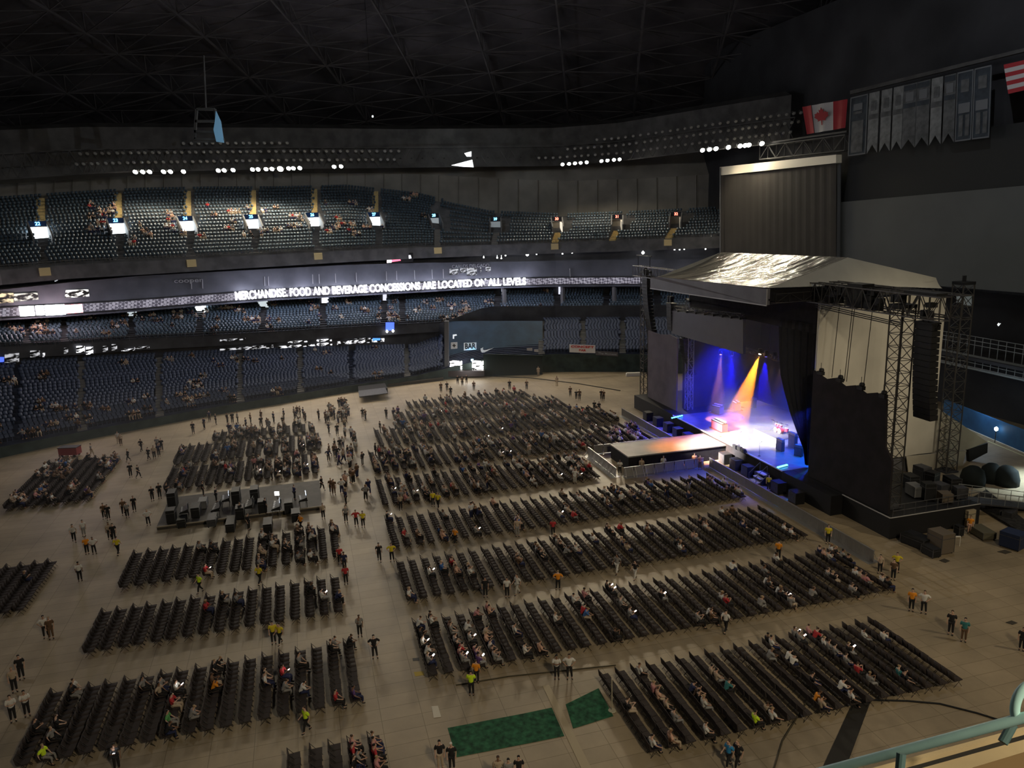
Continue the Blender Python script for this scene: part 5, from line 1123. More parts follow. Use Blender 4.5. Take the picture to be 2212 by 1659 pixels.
slabpx('floor_ramp', [(838, 836), (958, 822), (958, 816), (838, 826)], mat('dark_ramp_board', (.06, .05, .042), .8), 'long dark low ramp along the field wall left of the bar', 'ramp', .5)
mb = MB(); mb.path([gz(x, y, .04) for x, y in [(1046, 812), (1150, 817), (1250, 829), (1340, 844)]], .10, 6); tag(mb.build('floor_cable', mat('dark_hose', (.04, .035, .03), .8)), 'long dark cable crossing the bright far floor right of the bar', 'cable')
# ---------------------------------------------------------------- foreground railing and parapet
turq = mat('turquoise_rail_paint', (.46, .74, .72), .4, noise=.06, nscale=6)
def near(x, y, D):
    d = ray(x, y); return Vector(CAM + d*(D/FPX))
rl = empty('guard_railing', near(2000, 1606, 3.7), 'turquoise painted tube railing in the lower right corner', 'railing')
mb = MB(); mb.sweep([near(1760, 1671, 4.1), near(1950, 1621, 3.8), near(2110, 1578, 3.6), near(2260, 1537, 3.45)], .0235, 14); mb.build('top_tube', turq, rl, True)
mb = MB(); mb.sweep([near(2196, 1556, 3.52), near(2192, 1535, 3.52), near(2196, 1512, 3.52), near(2206, 1493, 3.52), near(2222, 1480, 3.52), near(2245, 1478, 3.52)], .0215, 12); mb.build('bent_hand_loop', turq, rl, True)
for (x, y, x2, y2) in [(1947, 1632, 1943, 1672), (2188, 1568, 2166, 1604)]:
    mb = MB(); mb.tube(near(x, y-4, 3.68), near(x2, y2, 3.66), .022, 12); mb.build('bracket', mat('dark_turquoise_bracket', (.07, .13, .13), .6), rl)
zp = 26.15
mb = MB(); mb.slab([gz(1835, 1672, zp), gz(2300, 1546, zp), gz(2300, 1553, zp), gz(1872, 1672, zp)], (0, 0, -.03)); mb.slab([gz(1945, 1672, zp-.02), gz(2300, 1573, zp-.02), gz(2300, 1598, zp-.02), gz(2055, 1672, zp-.02)], (0, 0, -.9)); mb.use(tan)
o = mb.build('wall_parapet'); o['kind'] = 'structure'
mb = MB(); mb.slab([gz(1860, 1672, zp-.8), gz(2300, 1548, zp-.8), gz(2300, 1590, zp-.8), gz(1960, 1700, zp-.8)], (0, 0, -.1)); struct('parapet_gap_shade', mb, mat('gap_shade_black', (.02, .018, .014), .9))  # near-black sheet below the gap paints its deep shade
mb = MB(); mb.slab([gz(2055, 1672, zp-.02), gz(2300, 1598, zp-.02), gz(2300, 1690, zp-.3), gz(2050, 1690, zp-.3)], (0, 0, -.2)); struct('wall_parapet_inner', mb, mat('shaded_parapet_face', (.2, .13, .06), .8))  # tan concrete again, browner to paint the shading of the inner face
lamp('AREA', 'railing_fill_light', Vector((1.0, -2.5, 31.5)), 20, (1., .88, .66), Vector((1.8, 3.0, 26.5)), 1.0)  # unseen fill added behind the camera to brighten railing and parapet
# ---------------------------------------------------------------- folding chairs on the floor
BLOCKS = [('corner block by railing', 33.0, 40.5, 16.4, 36.7), ('second block from railing', 43.8, 50.7, 6.0, 42), ('third block from railing', 54.2, 61.2, 6.1, 42), ('fourth block from railing', 64.3, 71.3, 6.3, 42),
          ('block beside walkway', 75.2, 83.6, 6.6, 31), ('block beyond walkway', 86, 94.3, 6.8, 42), ('far block past walkway', 96.4, 104.6, 8.5, 42), ('second farthest block', 106.3, 113.4, 12, 38), ('farthest block', 115, 119.6, 15, 34.8),
          ('block at bottom edge', 32.6, 39.0, -2.5, 2.4), ('lower left block', 42.6, 49.5, -17, 1.6), ('second left block', 54.1, 60.3, -16.3, 1.6), ('third left block', 64, 71, -16, 1.6),
          ('block behind mixing desks', 88.3, 96.6, -16.2, .4), ('fifth left block', 98, 106, -16.6, .6), ('sixth left block', 107.4, 111.8, -13, .6), ('outer left block', 88.2, 105, -32, -23.8), ('block at left edge', 62.5, 72, -27.4, -22.6)]
PITCHV, PITCHU = 1.062, .53
CH = []
for bi, (nm, u0, u1, v0, v1) in enumerate(BLOCKS):
    for r_ in range(int((v1-v0)/PITCHV)+1):
        v = v0+r_*PITCHV; dv = R_.uniform(-.05, .05); n_ = int((u1-u0)/PITCHU)
        for s_ in range(n_):
            CH.append((bi, r_, s_, u0+.26+s_*PITCHU+R_.uniform(-.02, .02), v+dv+R_.uniform(-.03, .03)))
CHXY = np.array([(c[3], c[4]) for c in CH])
chairm = mat('black_folding_chair_plastic', (.044, .035, .032), .8, spec=.12); chairf = mat('folding_chair_steel', (.03, .027, .025), .6, .3)
def chair_parts():
    s_ = MB(); s_.hexa([(-.25, -.28, .41), (.25, -.28, .41), (.25, .30, .435), (-.25, .30, .435), (-.25, -.28, .46), (.25, -.28, .46), (.25, .30, .49), (-.25, .30, .49)])
    b = MB(); b.hexa([(-.25, -.32, .46), (.25, -.32, .46), (.25, -.28, .46), (-.25, -.28, .46), (-.25, -.39, .90), (.25, -.39, .90), (.25, -.35, .90), (-.25, -.35, .90)])
    f = MB()
    for x in (-.225, .225): f.tube((x, -.37, .88), (x, .30, .01), .016); f.tube((x, .16, .44), (x, -.28, .01), .014)
    f.tube((-.225, .12, .18), (.225, .12, .18), .01); f.tube((-.225, -.2, .12), (.225, -.2, .12), .01)
    return s_, b, f
cs, cb_, cf_ = chair_parts()
def chair_T(c): 
    p = P(c[3], c[4]); return p, RZ
camv = Vector(CAM)
def infr(p): x, y = proj(p); return -5 < x < 2217 and y < 1675
order = sorted([i for i in range(len(CH)) if infr(P(CH[i][3], CH[i][4], .5))], key=lambda i: (P(CH[i][3], CH[i][4])-camv).length)
near300 = order[:300]; nset = set(near300)
ch0 = None
for i in near300:
    c = CH[i]; p, rz = chair_T(c)
    if ch0 is None:
        ch0 = cs.build('folding_chair', chairm, origin=(0, 0, 0)); kids = [lpart(cb_, 'backrest', chairm, ch0), lpart(cf_, 'leg_frame', chairf, ch0)]; o = ch0
    else:
        o = ch0.copy(); COL.objects.link(o)
        for k in kids: d = k.copy(); COL.objects.link(d); d.parent = o
    o.location = p; o.rotation_euler[2] = rz+R_.uniform(-.04, .04)
    tag(o, 'black folding chair, %s row from aisle, %s from near end, %s' % (ordw(c[1]), ordw(c[2]), BLOCKS[c[0]][0]), 'chair', 'folding chairs in the %s' % BLOCKS[c[0]][0])
tv, tf = [], []
for mb_ in (cs, cb_):
    b = len(tv); tv += [tuple(v) for v in mb_.v]; tf += [tuple(b+k for k in f) for f in mb_.f]
for x in (-.225, .225):
    for (a, b_) in (((x, -.37, .88), (x, .30, .01)), ((x, .16, .44), (x, -.28, .01))):
        m2 = MB(); m2.tube(a, b_, .016, 3); b = len(tv); tv += [tuple(v) for v in m2.v]; tf += [tuple(b+k for k in f) for f in m2.f]
ob = bulk('folding_chairs', tv, tf, [T4(P(CH[i][3], CH[i][4]), RZ) for i in range(len(CH)) if i not in nset], [chairm])
tag(ob, 'rows of black folding chairs filling the arena floor up to the stage', 'chairs', kind='stuff')
# ---------------------------------------------------------------- people
def skin_mesh(verts, edges, radii, sub, root=0):
    me = bpy.data.meshes.new('tmp'); me.from_pydata(verts, edges, []); o = bpy.data.objects.new('tmp', me); COL.objects.link(o)
    sm = o.modifiers.new('s', 'SKIN'); sm.use_smooth_shade = True; sm.branch_smoothing = .6
    d = me.skin_vertices[0].data
    for i, r in enumerate(radii): d[i].radius = (r, r) if not isinstance(r, tuple) else r; d[i].use_root = (i == root)
    if sub: q = o.modifiers.new('u', 'SUBSURF'); q.levels = sub; q.render_levels = sub
    dg = bpy.context.evaluated_depsgraph_get(); dg.update(); out = bpy.data.meshes.new_from_object(o.evaluated_get(dg))
    bpy.data.objects.remove(o); return out
def joints(pose):
    J = {}
    for s_, k in ((-1, 'L'), (1, 'R')):
        J['hip'+k] = (s_*.09, 0, .90); J['kne'+k] = (s_*.10, .02, .50); J['ank'+k] = (s_*.11, -.02, .09); J['toe'+k] = (s_*.13, .15, .04)
        J['sho'+k] = (s_*.185, -.01, 1.42); J['elb'+k] = (s_*.25, -.04, 1.14); J['wri'+k] = (s_*.24, .06, .90); J['pal'+k] = (s_*.235, .09, .82)
    J.update(pel=(0, 0, .95), spi=(0, .005, 1.15), che=(0, 0, 1.34), nec=(0, 0, 1.49), hb=(0, .02, 1.56), hm=(0, .03, 1.65), ht=(0, .01, 1.72), nos=(0, .145, 1.63))
    if pose == 'walk':
        J['kneL'] = (-.10, .16, .52); J['ankL'] = (-.10, .22, .11); J['toeL'] = (-.11, .38, .07); J['kneR'] = (.10, -.06, .50); J['ankR'] = (.10, -.32, .14); J['toeR'] = (.11, -.18, .03)
        J['elbL'] = (-.26, -.14, 1.15); J['wriL'] = (-.25, -.10, .92); J['palL'] = (-.25, -.06, .84); J['elbR'] = (.26, .04, 1.15); J['wriR'] = (.23, .22, .97); J['palR'] = (.22, .30, .92)
    if pose == 'hips':
        for s_, k in ((-1, 'L'), (1, 'R')): J['elb'+k] = (s_*.40, -.07, 1.18); J['wri'+k] = (s_*.23, .04, 1.02); J['pal'+k] = (s_*.17, .10, 1.00)
        J['kneL'] = (-.13, .03, .50); J['ankL'] = (-.16, -.02, .09); J['toeL'] = (-.19, .14, .04)
    if pose == 'fold':
        for s_, k in ((-1, 'L'), (1, 'R')): J['elb'+k] = (s_*.25, .06, 1.14); J['wri'+k] = (s_*.04, .24, 1.18); J['pal'+k] = (-s_*.06, .25, 1.20)
    if pose in ('phone',):
        J['elbR'] = (.23, .08, 1.14); J['wriR'] = (.10, .30, 1.22); J['palR'] = (.06, .36, 1.27); J['hm'] = (0, .05, 1.64); J['nos'] = (0, .16, 1.60)
    if pose.startswith('sit'):
        for s_, k in ((-1, 'L'), (1, 'R')):
            J['hip'+k] = (s_*.10, -.02, .56); J['kne'+k] = (s_*.14, .40, .54); J['ank'+k] = (s_*.14, .38, .10); J['toe'+k] = (s_*.16, .54, .04)
            J['sho'+k] = (s_*.185, -.13, 1.04); J['elb'+k] = (s_*.25, .02, .80); J['wri'+k] = (s_*.13, .24, .68); J['pal'+k] = (s_*.09, .31, .66)
        J.update(pel=(0, -.08, .58), spi=(0, -.12, .77), che=(0, -.13, .96), nec=(0, -.11, 1.11), hb=(0, -.09, 1.18), hm=(0, -.08, 1.27), ht=(0, -.10, 1.34), nos=(0, .035, 1.25))
        if pose == 'sit_lean':
            J.update(spi=(0, -.02, .76), che=(0, .08, .91), nec=(0, .15, 1.04), hb=(0, .19, 1.09), hm=(0, .23, 1.17), ht=(0, .23, 1.25), nos=(0, .34, 1.13))
            for s_, k in ((-1, 'L'), (1, 'R')): J['sho'+k] = (s_*.18, .09, .98); J['elb'+k] = (s_*.22, .28, .74); J['wri'+k] = (s_*.07, .46, .70); J['pal'+k] = (s_*.03, .52, .70)
        if pose == 'sit_phone':
            for s_, k in ((-1, 'L'), (1, 'R')): J['elb'+k] = (s_*.23, .06, .80); J['wri'+k] = (s_*.08, .24, .92); J['pal'+k] = (s_*.04, .30, .95)
            J['hm'] = (0, -.06, 1.26); J['nos'] = (0, .05, 1.22)
        if pose == 'sit_spread':
            J['kneL'] = (-.24, .36, .54); J['ankL'] = (-.22, .42, .10); J['toeL'] = (-.28, .57, .04); J['elbR'] = (.42, -.16, .90); J['wriR'] = (.58, -.02, .86); J['palR'] = (.64, .04, .85); J['hm'] = (.02, -.07, 1.27); J['nos'] = (.07, .03, 1.25)
    return J
def person_pieces(pose, lod):
    J = joints(pose); sub = 1 if lod else 0; V_ = lambda k: Vector(J[k]); out = {}
    v, e, r, ix = [], [], [], {}
    def n_(k, p, rad, par=None):
        ix[k] = len(v); v.append(tuple(p)); r.append(rad)
        if par: e.append((ix[par], ix[k]))
    n_('pel', J['pel'], .13); n_('spi', J['spi'], .115, 'pel'); n_('che', J['che'], .135, 'spi'); n_('nec', J['nec'], .055, 'che'); n_('hb', J['hb'], .07, 'nec'); n_('hm', J['hm'], .098, 'hb'); n_('ht', J['ht'], .07, 'hm')
    if lod: n_('nos', J['nos'], .018, 'hm')
    for k in 'LR':
        n_('sho'+k, J['sho'+k], .06, 'che'); n_('elb'+k, J['elb'+k], .042, 'sho'+k); n_('wri'+k, J['wri'+k], .028, 'elb'+k); n_('pal'+k, J['pal'+k], .034, 'wri'+k)
        if lod:
            w, p = V_('wri'+k), V_('pal'+k); d = (p-w).normalized(); sd = d.cross(Vector((0, 1, .2))).normalized()
            for q, (o_, L) in enumerate([(-.03, .07), (-.01, .085), (.01, .08), (.03, .06)]):
                n_('f%d%s' % (q, k), p+sd*o_+d*.02, .009, 'pal'+k); n_('g%d%s' % (q, k), p+sd*o_*1.2+d*L+Vector((0, .015, -.01)), .008, 'f%d%s' % (q, k))
            n_('t0'+k, w.lerp(p, .6)+sd*.045, .011, 'wri'+k); n_('t1'+k, w.lerp(p, .9)+sd*.06+d*.03, .009, 't0'+k)
        n_('hip'+k, J['hip'+k], .085, 'pel'); n_('kne'+k, J['kne'+k], .058, 'hip'+k); n_('ank'+k, J['ank'+k], .038, 'kne'+k); n_('toe'+k, J['toe'+k], .034, 'ank'+k)
    out['body'] = skin_mesh(v, e, r, sub)
    def chain(names, rad, pts=None):
        return skin_mesh([tuple(p) for p in pts], [(i, i+1) for i in range(len(pts)-1)], rad, sub)
    # shirt with sleeves
    v, e, r = [], [], []
    pel, spi, che, nec = V_('pel'), V_('spi'), V_('che'), V_('nec')
    v = [pel+(pel-spi)*.30, spi, che, che.lerp(nec, .72)]; r = [(.195, .155), (.18, .15), (.20, .165), .095]; e = [(0, 1), (1, 2), (2, 3)]
    for k in 'LR':
        b = len(v); s0, el = V_('sho'+k), V_('elb'+k); v += [s0, s0.lerp(el, .95)]; r += [.10, .078]; e += [(2, b), (b, b+1)]
    out['shirt'] = skin_mesh([tuple(p) for p in v], e, r, sub, 1)
    v = [tuple(pel+(spi-pel)*.2)]; r = [(.155, .13)]; e = []
    for k in 'LR':
        b = len(v); v += [J['hip'+k], J['kne'+k], tuple(V_('kne'+k).lerp(V_('ank'+k), .85))]; r += [.105, .078, .06]; e += [(0, b), (b, b+1), (b+1, b+2)]
    out['trousers'] = skin_mesh(v, e, r, sub)
    hm, ht, ns = V_('hm'), V_('ht'), V_('nos'); bk = (hm-ns); bk.z = 0; bk = bk.normalized()
    out['hair'] = skin_mesh([tuple(hm+bk*.05-Vector((0, 0, .04))), tuple(hm+bk*.03+Vector((0, 0, .045))), tuple(ht+Vector((0, 0, .012)))], [(0, 1), (1, 2)], [.085, .095, .075], sub)
    if lod:
        for k in 'LR':
            a, t = V_('ank'+k), V_('toe'+k); out['shoe'+k] = skin_mesh([tuple(a+(a-t)*.25-Vector((0, 0, .03))), tuple(a.lerp(t, .4)-Vector((0, 0, .015))), tuple(t)], [(0, 1), (1, 2)], [.048, .05, .042], sub)
    return out
POSES = ['stand', 'walk', 'hips', 'fold', 'phone', 'sit', 'sit_lean', 'sit_phone', 'sit_spread']
PP = {p: person_pieces(p, 1) for p in POSES}
PL = {}
for p in POSES:
    d = person_pieces(p, 0); PL[p] = {k: (np.array([tuple(v.co) for v in m_.vertices]), [tuple(f.vertices) for f in m_.polygons]) for k, m_ in d.items()}
CLO = {'white': (.62, .60, .56), 'grey': (.24, .23, .22), 'dark': (.018, .017, .018), 'beige': (.42, .33, .24), 'red': (.42, .035, .04), 'pink': (.50, .22, .22), 'blue': (.05, .13, .34), 'navy': (.02, .025, .07), 'purple': (.10, .05, .17), 'teal': (.04, .17, .17), 'green': (.10, .32, .10), 'orange': (.72, .26, .02), 'yellow': (.62, .50, .03), 'lime': (.60, .82, .03), 'brown': (.12, .07, .04), 'bright-blue': (.03, .22, .45), 'peach': (.60, .36, .26), 'pale': (.48, .46, .42)}
def cmat(c): return mat('cloth_'+c.replace('-', '_'), CLO[c], .85)
SKINS = [mat('skin_tone_%d' % i, c, .6) for i, c in enumerate([(.52, .32, .23), (.42, .25, .17), (.22, .12, .075), (.60, .40, .30)])]
HAIRS = [mat('hair_%s' % n, c, .7) for n, c in (('black', (.012, .01, .009)), ('brown', (.06, .035, .02)), ('fair', (.30, .21, .11)), ('grey', (.3, .29, .28)))]
shoem = mat('dark_shoe', (.02, .02, .02), .6)
capm = {'white cap': cmat('white')}
for p in POSES:      # one material slot on each shared mesh, filled per copy
    for m_ in PP[p].values():
        m_.materials.clear(); m_.materials.append(SKINS[0])
def add_person(pose, p, rz, top, bot, label, group=None, sk=None, hair=None, sc=1.0):
    D = PP[pose]; sk = sk if sk is not None else R_.choice([0, 0, 1, 2, 3, 0]); hair = hair or HAIRS[R_.choice([0, 0, 0, 1, 1, 2])]
    o = bpy.data.objects.new('person', D['body']); COL.objects.link(o); o.location = p; o.rotation_euler[2] = rz; o.scale = (sc,)*3
    def slot(ob, m_): ob.material_slots[0].link = 'OBJECT'; ob.material_slots[0].material = m_
    slot(o, SKINS[sk]); tag(o, label, 'person', group)
    for nm, key, m_ in (('shirt', 'shirt', cmat(top)), ('trousers', 'trousers', cmat(bot)), ('hair', 'hair', hair), ('shoe', 'shoeL', shoem), ('shoe', 'shoeR', shoem)):
        c = bpy.data.objects.new(nm, D[key]); COL.objects.link(c); c.parent = o; slot(c, m_)
    return o
phm = MB(); phm.box(-.04, .04, -.006, .006, -.075, .075); ph_glow = emat('phone_screen_glow', (.95, .97, 1.), 28)
phg = MB(); phg.box(-.06, .06, -.012, -.007, -.085, .085); PH = [None]
def add_phone(p, rz, label):
    if PH[0] is None:
        o = phm.build('mobile_phone', black, origin=(0, 0, 0)); k = lpart(phg, 'screen', ph_glow, o); PH[0] = (o, k)
    else:
        o = PH[0][0].copy(); COL.objects.link(o); k = PH[0][1].copy(); COL.objects.link(k); k.parent = o
    o.location = p; o.rotation_euler = (-.9, 0, rz); tag(o, label, 'phone', 'lit phones in the audience')
TOCAM = lambda p: math.atan2(-p.y, -p.x)-math.pi/2
# --- standing people measured from the photograph: feet pixel, top, trousers, pose, heading, description
h = math.pi
STAND = [
 (161, 1171, 'pale', 'dark', 'walk', 0, 'left of the pair in orange and white on the open floor'), (182, 1158, 'white', 'grey', 'stand', 0, 'behind the orange vest on the open left floor'), (189, 1197, 'orange', 'dark', 'stand', 0, 'with orange vest beside a white shirt on the left floor'), (204, 1197, 'white', 'dark', 'hips', 0, 'right beside the orange vest on the left floor'),
 (238, 1165, 'beige', 'dark', 'stand', 0, 'behind the yellow vest on the left floor'), (247, 1168, 'dark', 'dark', 'stand', 0, 'just behind the yellow vest on the left floor'), (256, 1199, 'yellow', 'dark', 'walk', 2.6, 'with yellow vest walking on the open left floor'),
 (268, 1113, 'brown', 'dark', 'stand', 0, 'left of three on the floor left of the mixing desks'), (276, 1118, 'grey', 'dark', 'stand', 0, 'middle of three on the floor left of the mixing desks'), (291, 1105, 'dark', 'dark', 'stand', 0, 'right of three on the floor left of the mixing desks'), (226, 1121, 'brown', 'dark', 'stand', 0, 'dimly seen left of pair beside the outer left block'), (235, 1123, 'dark', 'dark', 'stand', 0, 'dimly seen right of pair beside the outer left block'),
 (321, 1135, 'white', 'dark', 'hips', 0, 'white shirt at the left corner of the mixing platform'), (330, 1082, 'dark', 'dark', 'stand', 0, 'dark clothes behind the mixing platform, left one'), (346, 1077, 'dark', 'dark', 'stand', 0, 'dark clothes behind the mixing platform, right one'),
 (306, 975, 'dark', 'dark', 'walk', 2.4, 'dark clothes alone on the far left floor'), (322, 994, 'dark', 'dark', 'walk', -1, 'before a small group on the far left floor'), (341, 972, 'grey', 'dark', 'stand', 0, 'tallest of the group on the far left floor'), (350, 975, 'dark', 'dark', 'stand', 0, 'right one of the group on the far left floor'), (344, 986, 'navy', 'dark', 'stand', 0, 'nearest of the group on the far left floor'), (334, 991, 'beige', 'dark', 'stand', 0, 'pale one low in the group on the far left floor'), (256, 958, 'pale', 'beige', 'stand', 0, 'pale clothes by the field wall, left of pair'), (262, 962, 'beige', 'brown', 'stand', 0, 'pale clothes by the field wall, right of pair'), (199, 986, 'grey', 'beige', 'walk', 1.4, 'by the outer left block under the field wall'),
 (278, 997, 'dark', 'dark', 'walk', -1.4, 'dark clothes right of the outer left block, upper'), (283, 1031, 'dark', 'dark', 'stand', 0, 'dark clothes right of the outer left block, lower left'), (300, 1033, 'dark', 'dark', 'walk', 1, 'dark clothes right of the outer left block, lower right'),
 (651, 1146, 'orange', 'dark', 'walk', -1.0, 'with orange vest at the right end of the mixing platform'), (699, 1121, 'beige', 'dark', 'stand', 0, 'beige top by the aisle right of the mixing platform'), (696, 1060, 'dark', 'dark', 'walk', 1, 'dark clothes in the aisle behind the mixing platform'), (722, 1069, 'brown', 'brown', 'stand', 0, 'brown clothes in the aisle, right of pair behind the mixing platform'), (716, 1066, 'brown', 'dark', 'stand', 0, 'brown clothes in the aisle, left of pair behind the mixing platform'),
 (748, 1129, 'grey', 'dark', 'stand', 0, 'grey top left of the red top in the central aisle'), (770, 1137, 'red', 'dark', 'hips', 0, 'red top and dark trousers in the central aisle'), (785, 1139, 'yellow', 'dark', 'stand', 0, 'dull yellow top right of the red top in the central aisle'), (820, 1213, 'dark', 'dark', 'walk', 0, 'black clothes beside the yellow shirt at the aisle edge'), (847, 1213, 'yellow', 'dark', 'hips', 0, 'bright yellow shirt with arms out at the aisle edge'), (745, 1232, 'navy', 'dark', 'stand', 0, 'dark blue top at the right end of the third left block'), (735, 1218, 'red', 'dark', 'stand', 0, 'red top at the right end of the third left block'), (748, 1262, 'red', 'dark', 'stand', 0, 'red top at the right end of the second left block'), (760, 995, 'dark', 'dark', 'stand', 0, 'dark clothes in mid aisle above the mixing platform'),
 (936, 1094, 'yellow', 'dark', 'stand', 0, 'yellow vest, left of pair in the cross aisle'), (947, 1099, 'yellow', 'dark', 'walk', -.5, 'yellow vest, right of pair in the cross aisle'), (866, 1102, 'beige', 'dark', 'stand', 0, 'dull tan top in the cross aisle by the central aisle'), (984, 1176, 'orange', 'dark', 'walk', -.8, 'with orange vest in the cross aisle among the chairs'), (1195, 1159, 'red', 'dark', 'stand', 0, 'red top in the cross aisle among the chairs'), (1118, 1159, 'beige', 'grey', 'stand', 0, 'beige top in the cross aisle left of the red top'), (1242, 1045, 'white', 'pale', 'stand', 0, 'white top in the cross aisle before the walkway'), (1034, 1071, 'white', 'dark', 'walk', 1.5, 'white top walking among the chairs above the cross aisle'), (983, 962, 'white', 'dark', 'stand', 0, 'white top deep among the far chairs'),
 (1339, 1026, 'white', 'dark', 'fold', 0, 'white top at the near barricade corner of the walkway'), (1386, 1022, 'beige', 'dark', 'stand', 0, 'beige top by the barricade along the walkway, left one'), (1433, 1018, 'white', 'dark', 'stand', 0, 'white top by the barricade along the walkway, right one'), (1500, 1010, 'peach', 'brown', 'stand', 0, 'rosy-lit clothes by the barricade, left of pair'), (1512, 1014, 'pink', 'brown', 'stand', 0, 'rosy-lit clothes by the barricade, right of pair'),
 (174, 1256, 'white', 'dark', 'stand', 3.0, 'white shirt alone on the left floor above the second block'), (100, 1378, 'white', 'dark', 'hips', 0, 'pale shirt beside a dim companion on the left floor'), (112, 1380, 'brown', 'brown', 'stand', 0, 'dim companion of the pale shirt on the left floor'), (433, 1281, 'lime', 'dark', 'walk', -1.2, 'lime vest in the cross aisle above the second left block'), (562, 1263, 'yellow', 'dark', 'walk', 2.4, 'yellow vest in the cross aisle above the second left block'), (592, 1391, 'yellow', 'dark', 'stand', 0, 'yellow vest, left of pair above the lower left block'), (606, 1392, 'yellow', 'dark', 'walk', -.8, 'yellow vest, right of pair above the lower left block'), (663, 1582, 'lime', 'dark', 'walk', -1.2, 'lime vest in the aisle under the lower left block'), (30, 1559, 'white', 'dark', 'fold', 0, 'white-yoked shirt, left of pair at the lower left'), (60, 1547, 'white', 'dark', 'fold', 0, 'white-yoked shirt, right of pair at the lower left'), (48, 1467, 'dark', 'dark', 'stand', 0, 'dark clothes alone above the pair at the lower left'), (33, 1495, 'beige', 'dark', 'stand', 0, 'dim beige clothes above the pair at the lower left'), (254, 1664, 'dark', 'dark', 'phone', 0, 'dark clothes holding a lit phone under the lower left block'),
 (778, 1375, 'grey', 'dark', 'phone', 0, 'grey top in the aisle right of the second left block'), (810, 1422, 'dark', 'dark', 'hips', 0, 'dark jacket with hands at waist in the central aisle'), (1019, 1503, 'lime', 'dark', 'fold', 3.0, 'lime vest below the second block from the railing'), (1030, 1476, 'orange', 'dark', 'stand', 2.8, 'orange vest just behind the lime vest'), (1203, 1467, 'white', 'dark', 'fold', 0, 'white-yoked shirt, left of pair above the square turf'), (1230, 1467, 'white', 'dark', 'hips', 0, 'white-yoked shirt, right of pair above the square turf'), (1096, 1291, 'white', 'dark', 'stand', 0, 'white shirt in the cross aisle, left of pair'), (1118, 1285, 'white', 'pale', 'walk', -1, 'white clothes in the cross aisle, right of pair'), (1206, 1275, 'orange', 'dark', 'hips', 3.1, 'broad orange shirt in the cross aisle'), (1372, 1252, 'dark', 'white', 'walk', -.6, 'white trousers in the cross aisle toward the stage'), (1333, 1240, 'grey', 'white', 'walk', -.6, 'white trousers seen behind in the cross aisle'), (1049, 1290, 'dark', 'dark', 'stand', 0, 'black clothes at the edge of the second block'),
 (952, 1660, 'dark', 'beige', 'stand', 0, 'dark top and pale legs at the bottom edge, left of pair'), (977, 1664, 'dark', 'dark', 'stand', 0, 'white cap at the bottom edge by the turf'), (1122, 1692, 'dark', 'peach', 'stand', 0, 'long hair at the bottom edge, right of the turf group'), (1100, 1700, 'grey', 'dark', 'stand', 0, 'dark hair at the bottom edge, middle of the turf group'), (1078, 1698, 'beige', 'dark', 'stand', 0, 'pale top at the bottom edge, left of the turf group'),
 (1681, 1209, 'orange', 'dark', 'stand', 3.0, 'orange shirt at the aisle end under the third block'), (1788, 1175, 'yellow', 'dark', 'stand', 0, 'yellow top at the barricade end beside the chairs'), (1660, 1060, 'yellow', 'dark', 'stand', 0, 'yellow top inside the barricade by the stage steps'), (1900, 1239, 'beige', 'dark', 'phone', 0, 'beige top left of a yellow top on the right floor'), (1936, 1236, 'yellow', 'dark', 'hips', 0, 'yellow top above the dark pair on the right floor'), (1929, 1253, 'brown', 'dark', 'stand', 0, 'brown top before the yellow top on the right floor'), (1968, 1320, 'orange', 'dark', 'stand', 0, 'amber shirt left of a white shirt on the right floor'), (1994, 1325, 'white', 'dark', 'hips', 0, 'white-yoked shirt right of the amber shirt on the right floor'), (2053, 1371, 'dark', 'dark', 'stand', 0, 'black clothes left of pair on the right floor'), (2081, 1386, 'teal', 'brown', 'stand', 0, 'dim greenish clothes right of pair on the right floor'), (1567, 1367, 'white', 'dark', 'walk', 2.6, 'white shirt walking in the cross aisle over the corner block'), (1573, 1658, 'bright-blue', 'dark', 'walk', -.8, 'bright blue top at the bottom edge, left of pair'), (1592, 1660, 'dark', 'dark', 'walk', -.8, 'black top at the bottom edge, right of pair'), (2094, 1152, 'orange', 'peach', 'stand', 0, 'orange top among the cases by the near stage wing'), (2206, 1405, 'dark', 'dark', 'stand', 0, 'dark clothes at the right edge of the floor'),
 (989, 831, 'dark', 'dark', 'stand', 0, 'before the bar, first from left'), (999, 834, 'brown', 'dark', 'stand', 0, 'before the bar, second from left'), (1008, 829, 'dark', 'dark', 'stand', 0, 'before the bar, third from left'), (1024, 844, 'brown', 'dark', 'stand', 0, 'before the bar, rightmost and nearest'), (953, 848, 'brown', 'dark', 'stand', 0, 'left of the farthest block, first'), (966, 846, 'dark', 'dark', 'stand', 0, 'left of the farthest block, second'), (974, 857, 'dark', 'dark', 'stand', 0, 'left of the farthest block, nearest'), (1101, 843, 'dark', 'dark', 'stand', 0, 'at the top of the farthest block, left'), (1138, 843, 'brown', 'dark', 'stand', 0, 'at the top of the farthest block, right'), (1203, 834, 'beige', 'beige', 'stand', 0, 'pale clothes alone on the bright far floor'), (1232, 857, 'brown', 'dark', 'stand', 0, 'on the far floor, left of three'), (1245, 864, 'dark', 'dark', 'stand', 0, 'on the far floor, middle of three'), (1252, 865, 'brown', 'dark', 'stand', 0, 'on the far floor, right of three'), (1299, 864, 'dark', 'dark', 'stand', 0, 'broad dark clothes near the far stage wing, left'), (1304, 865, 'brown', 'dark', 'stand', 0, 'broad dark clothes near the far stage wing, right'), (1284, 889, 'dark', 'dark', 'stand', 0, 'near the far barricade, left of pair'), (1294, 891, 'dark', 'dark', 'stand', 0, 'near the far barricade, right of pair'), (1163, 812, 'beige', 'beige', 'stand', 0, 'pale clothes at the corner of the far wall'),
]
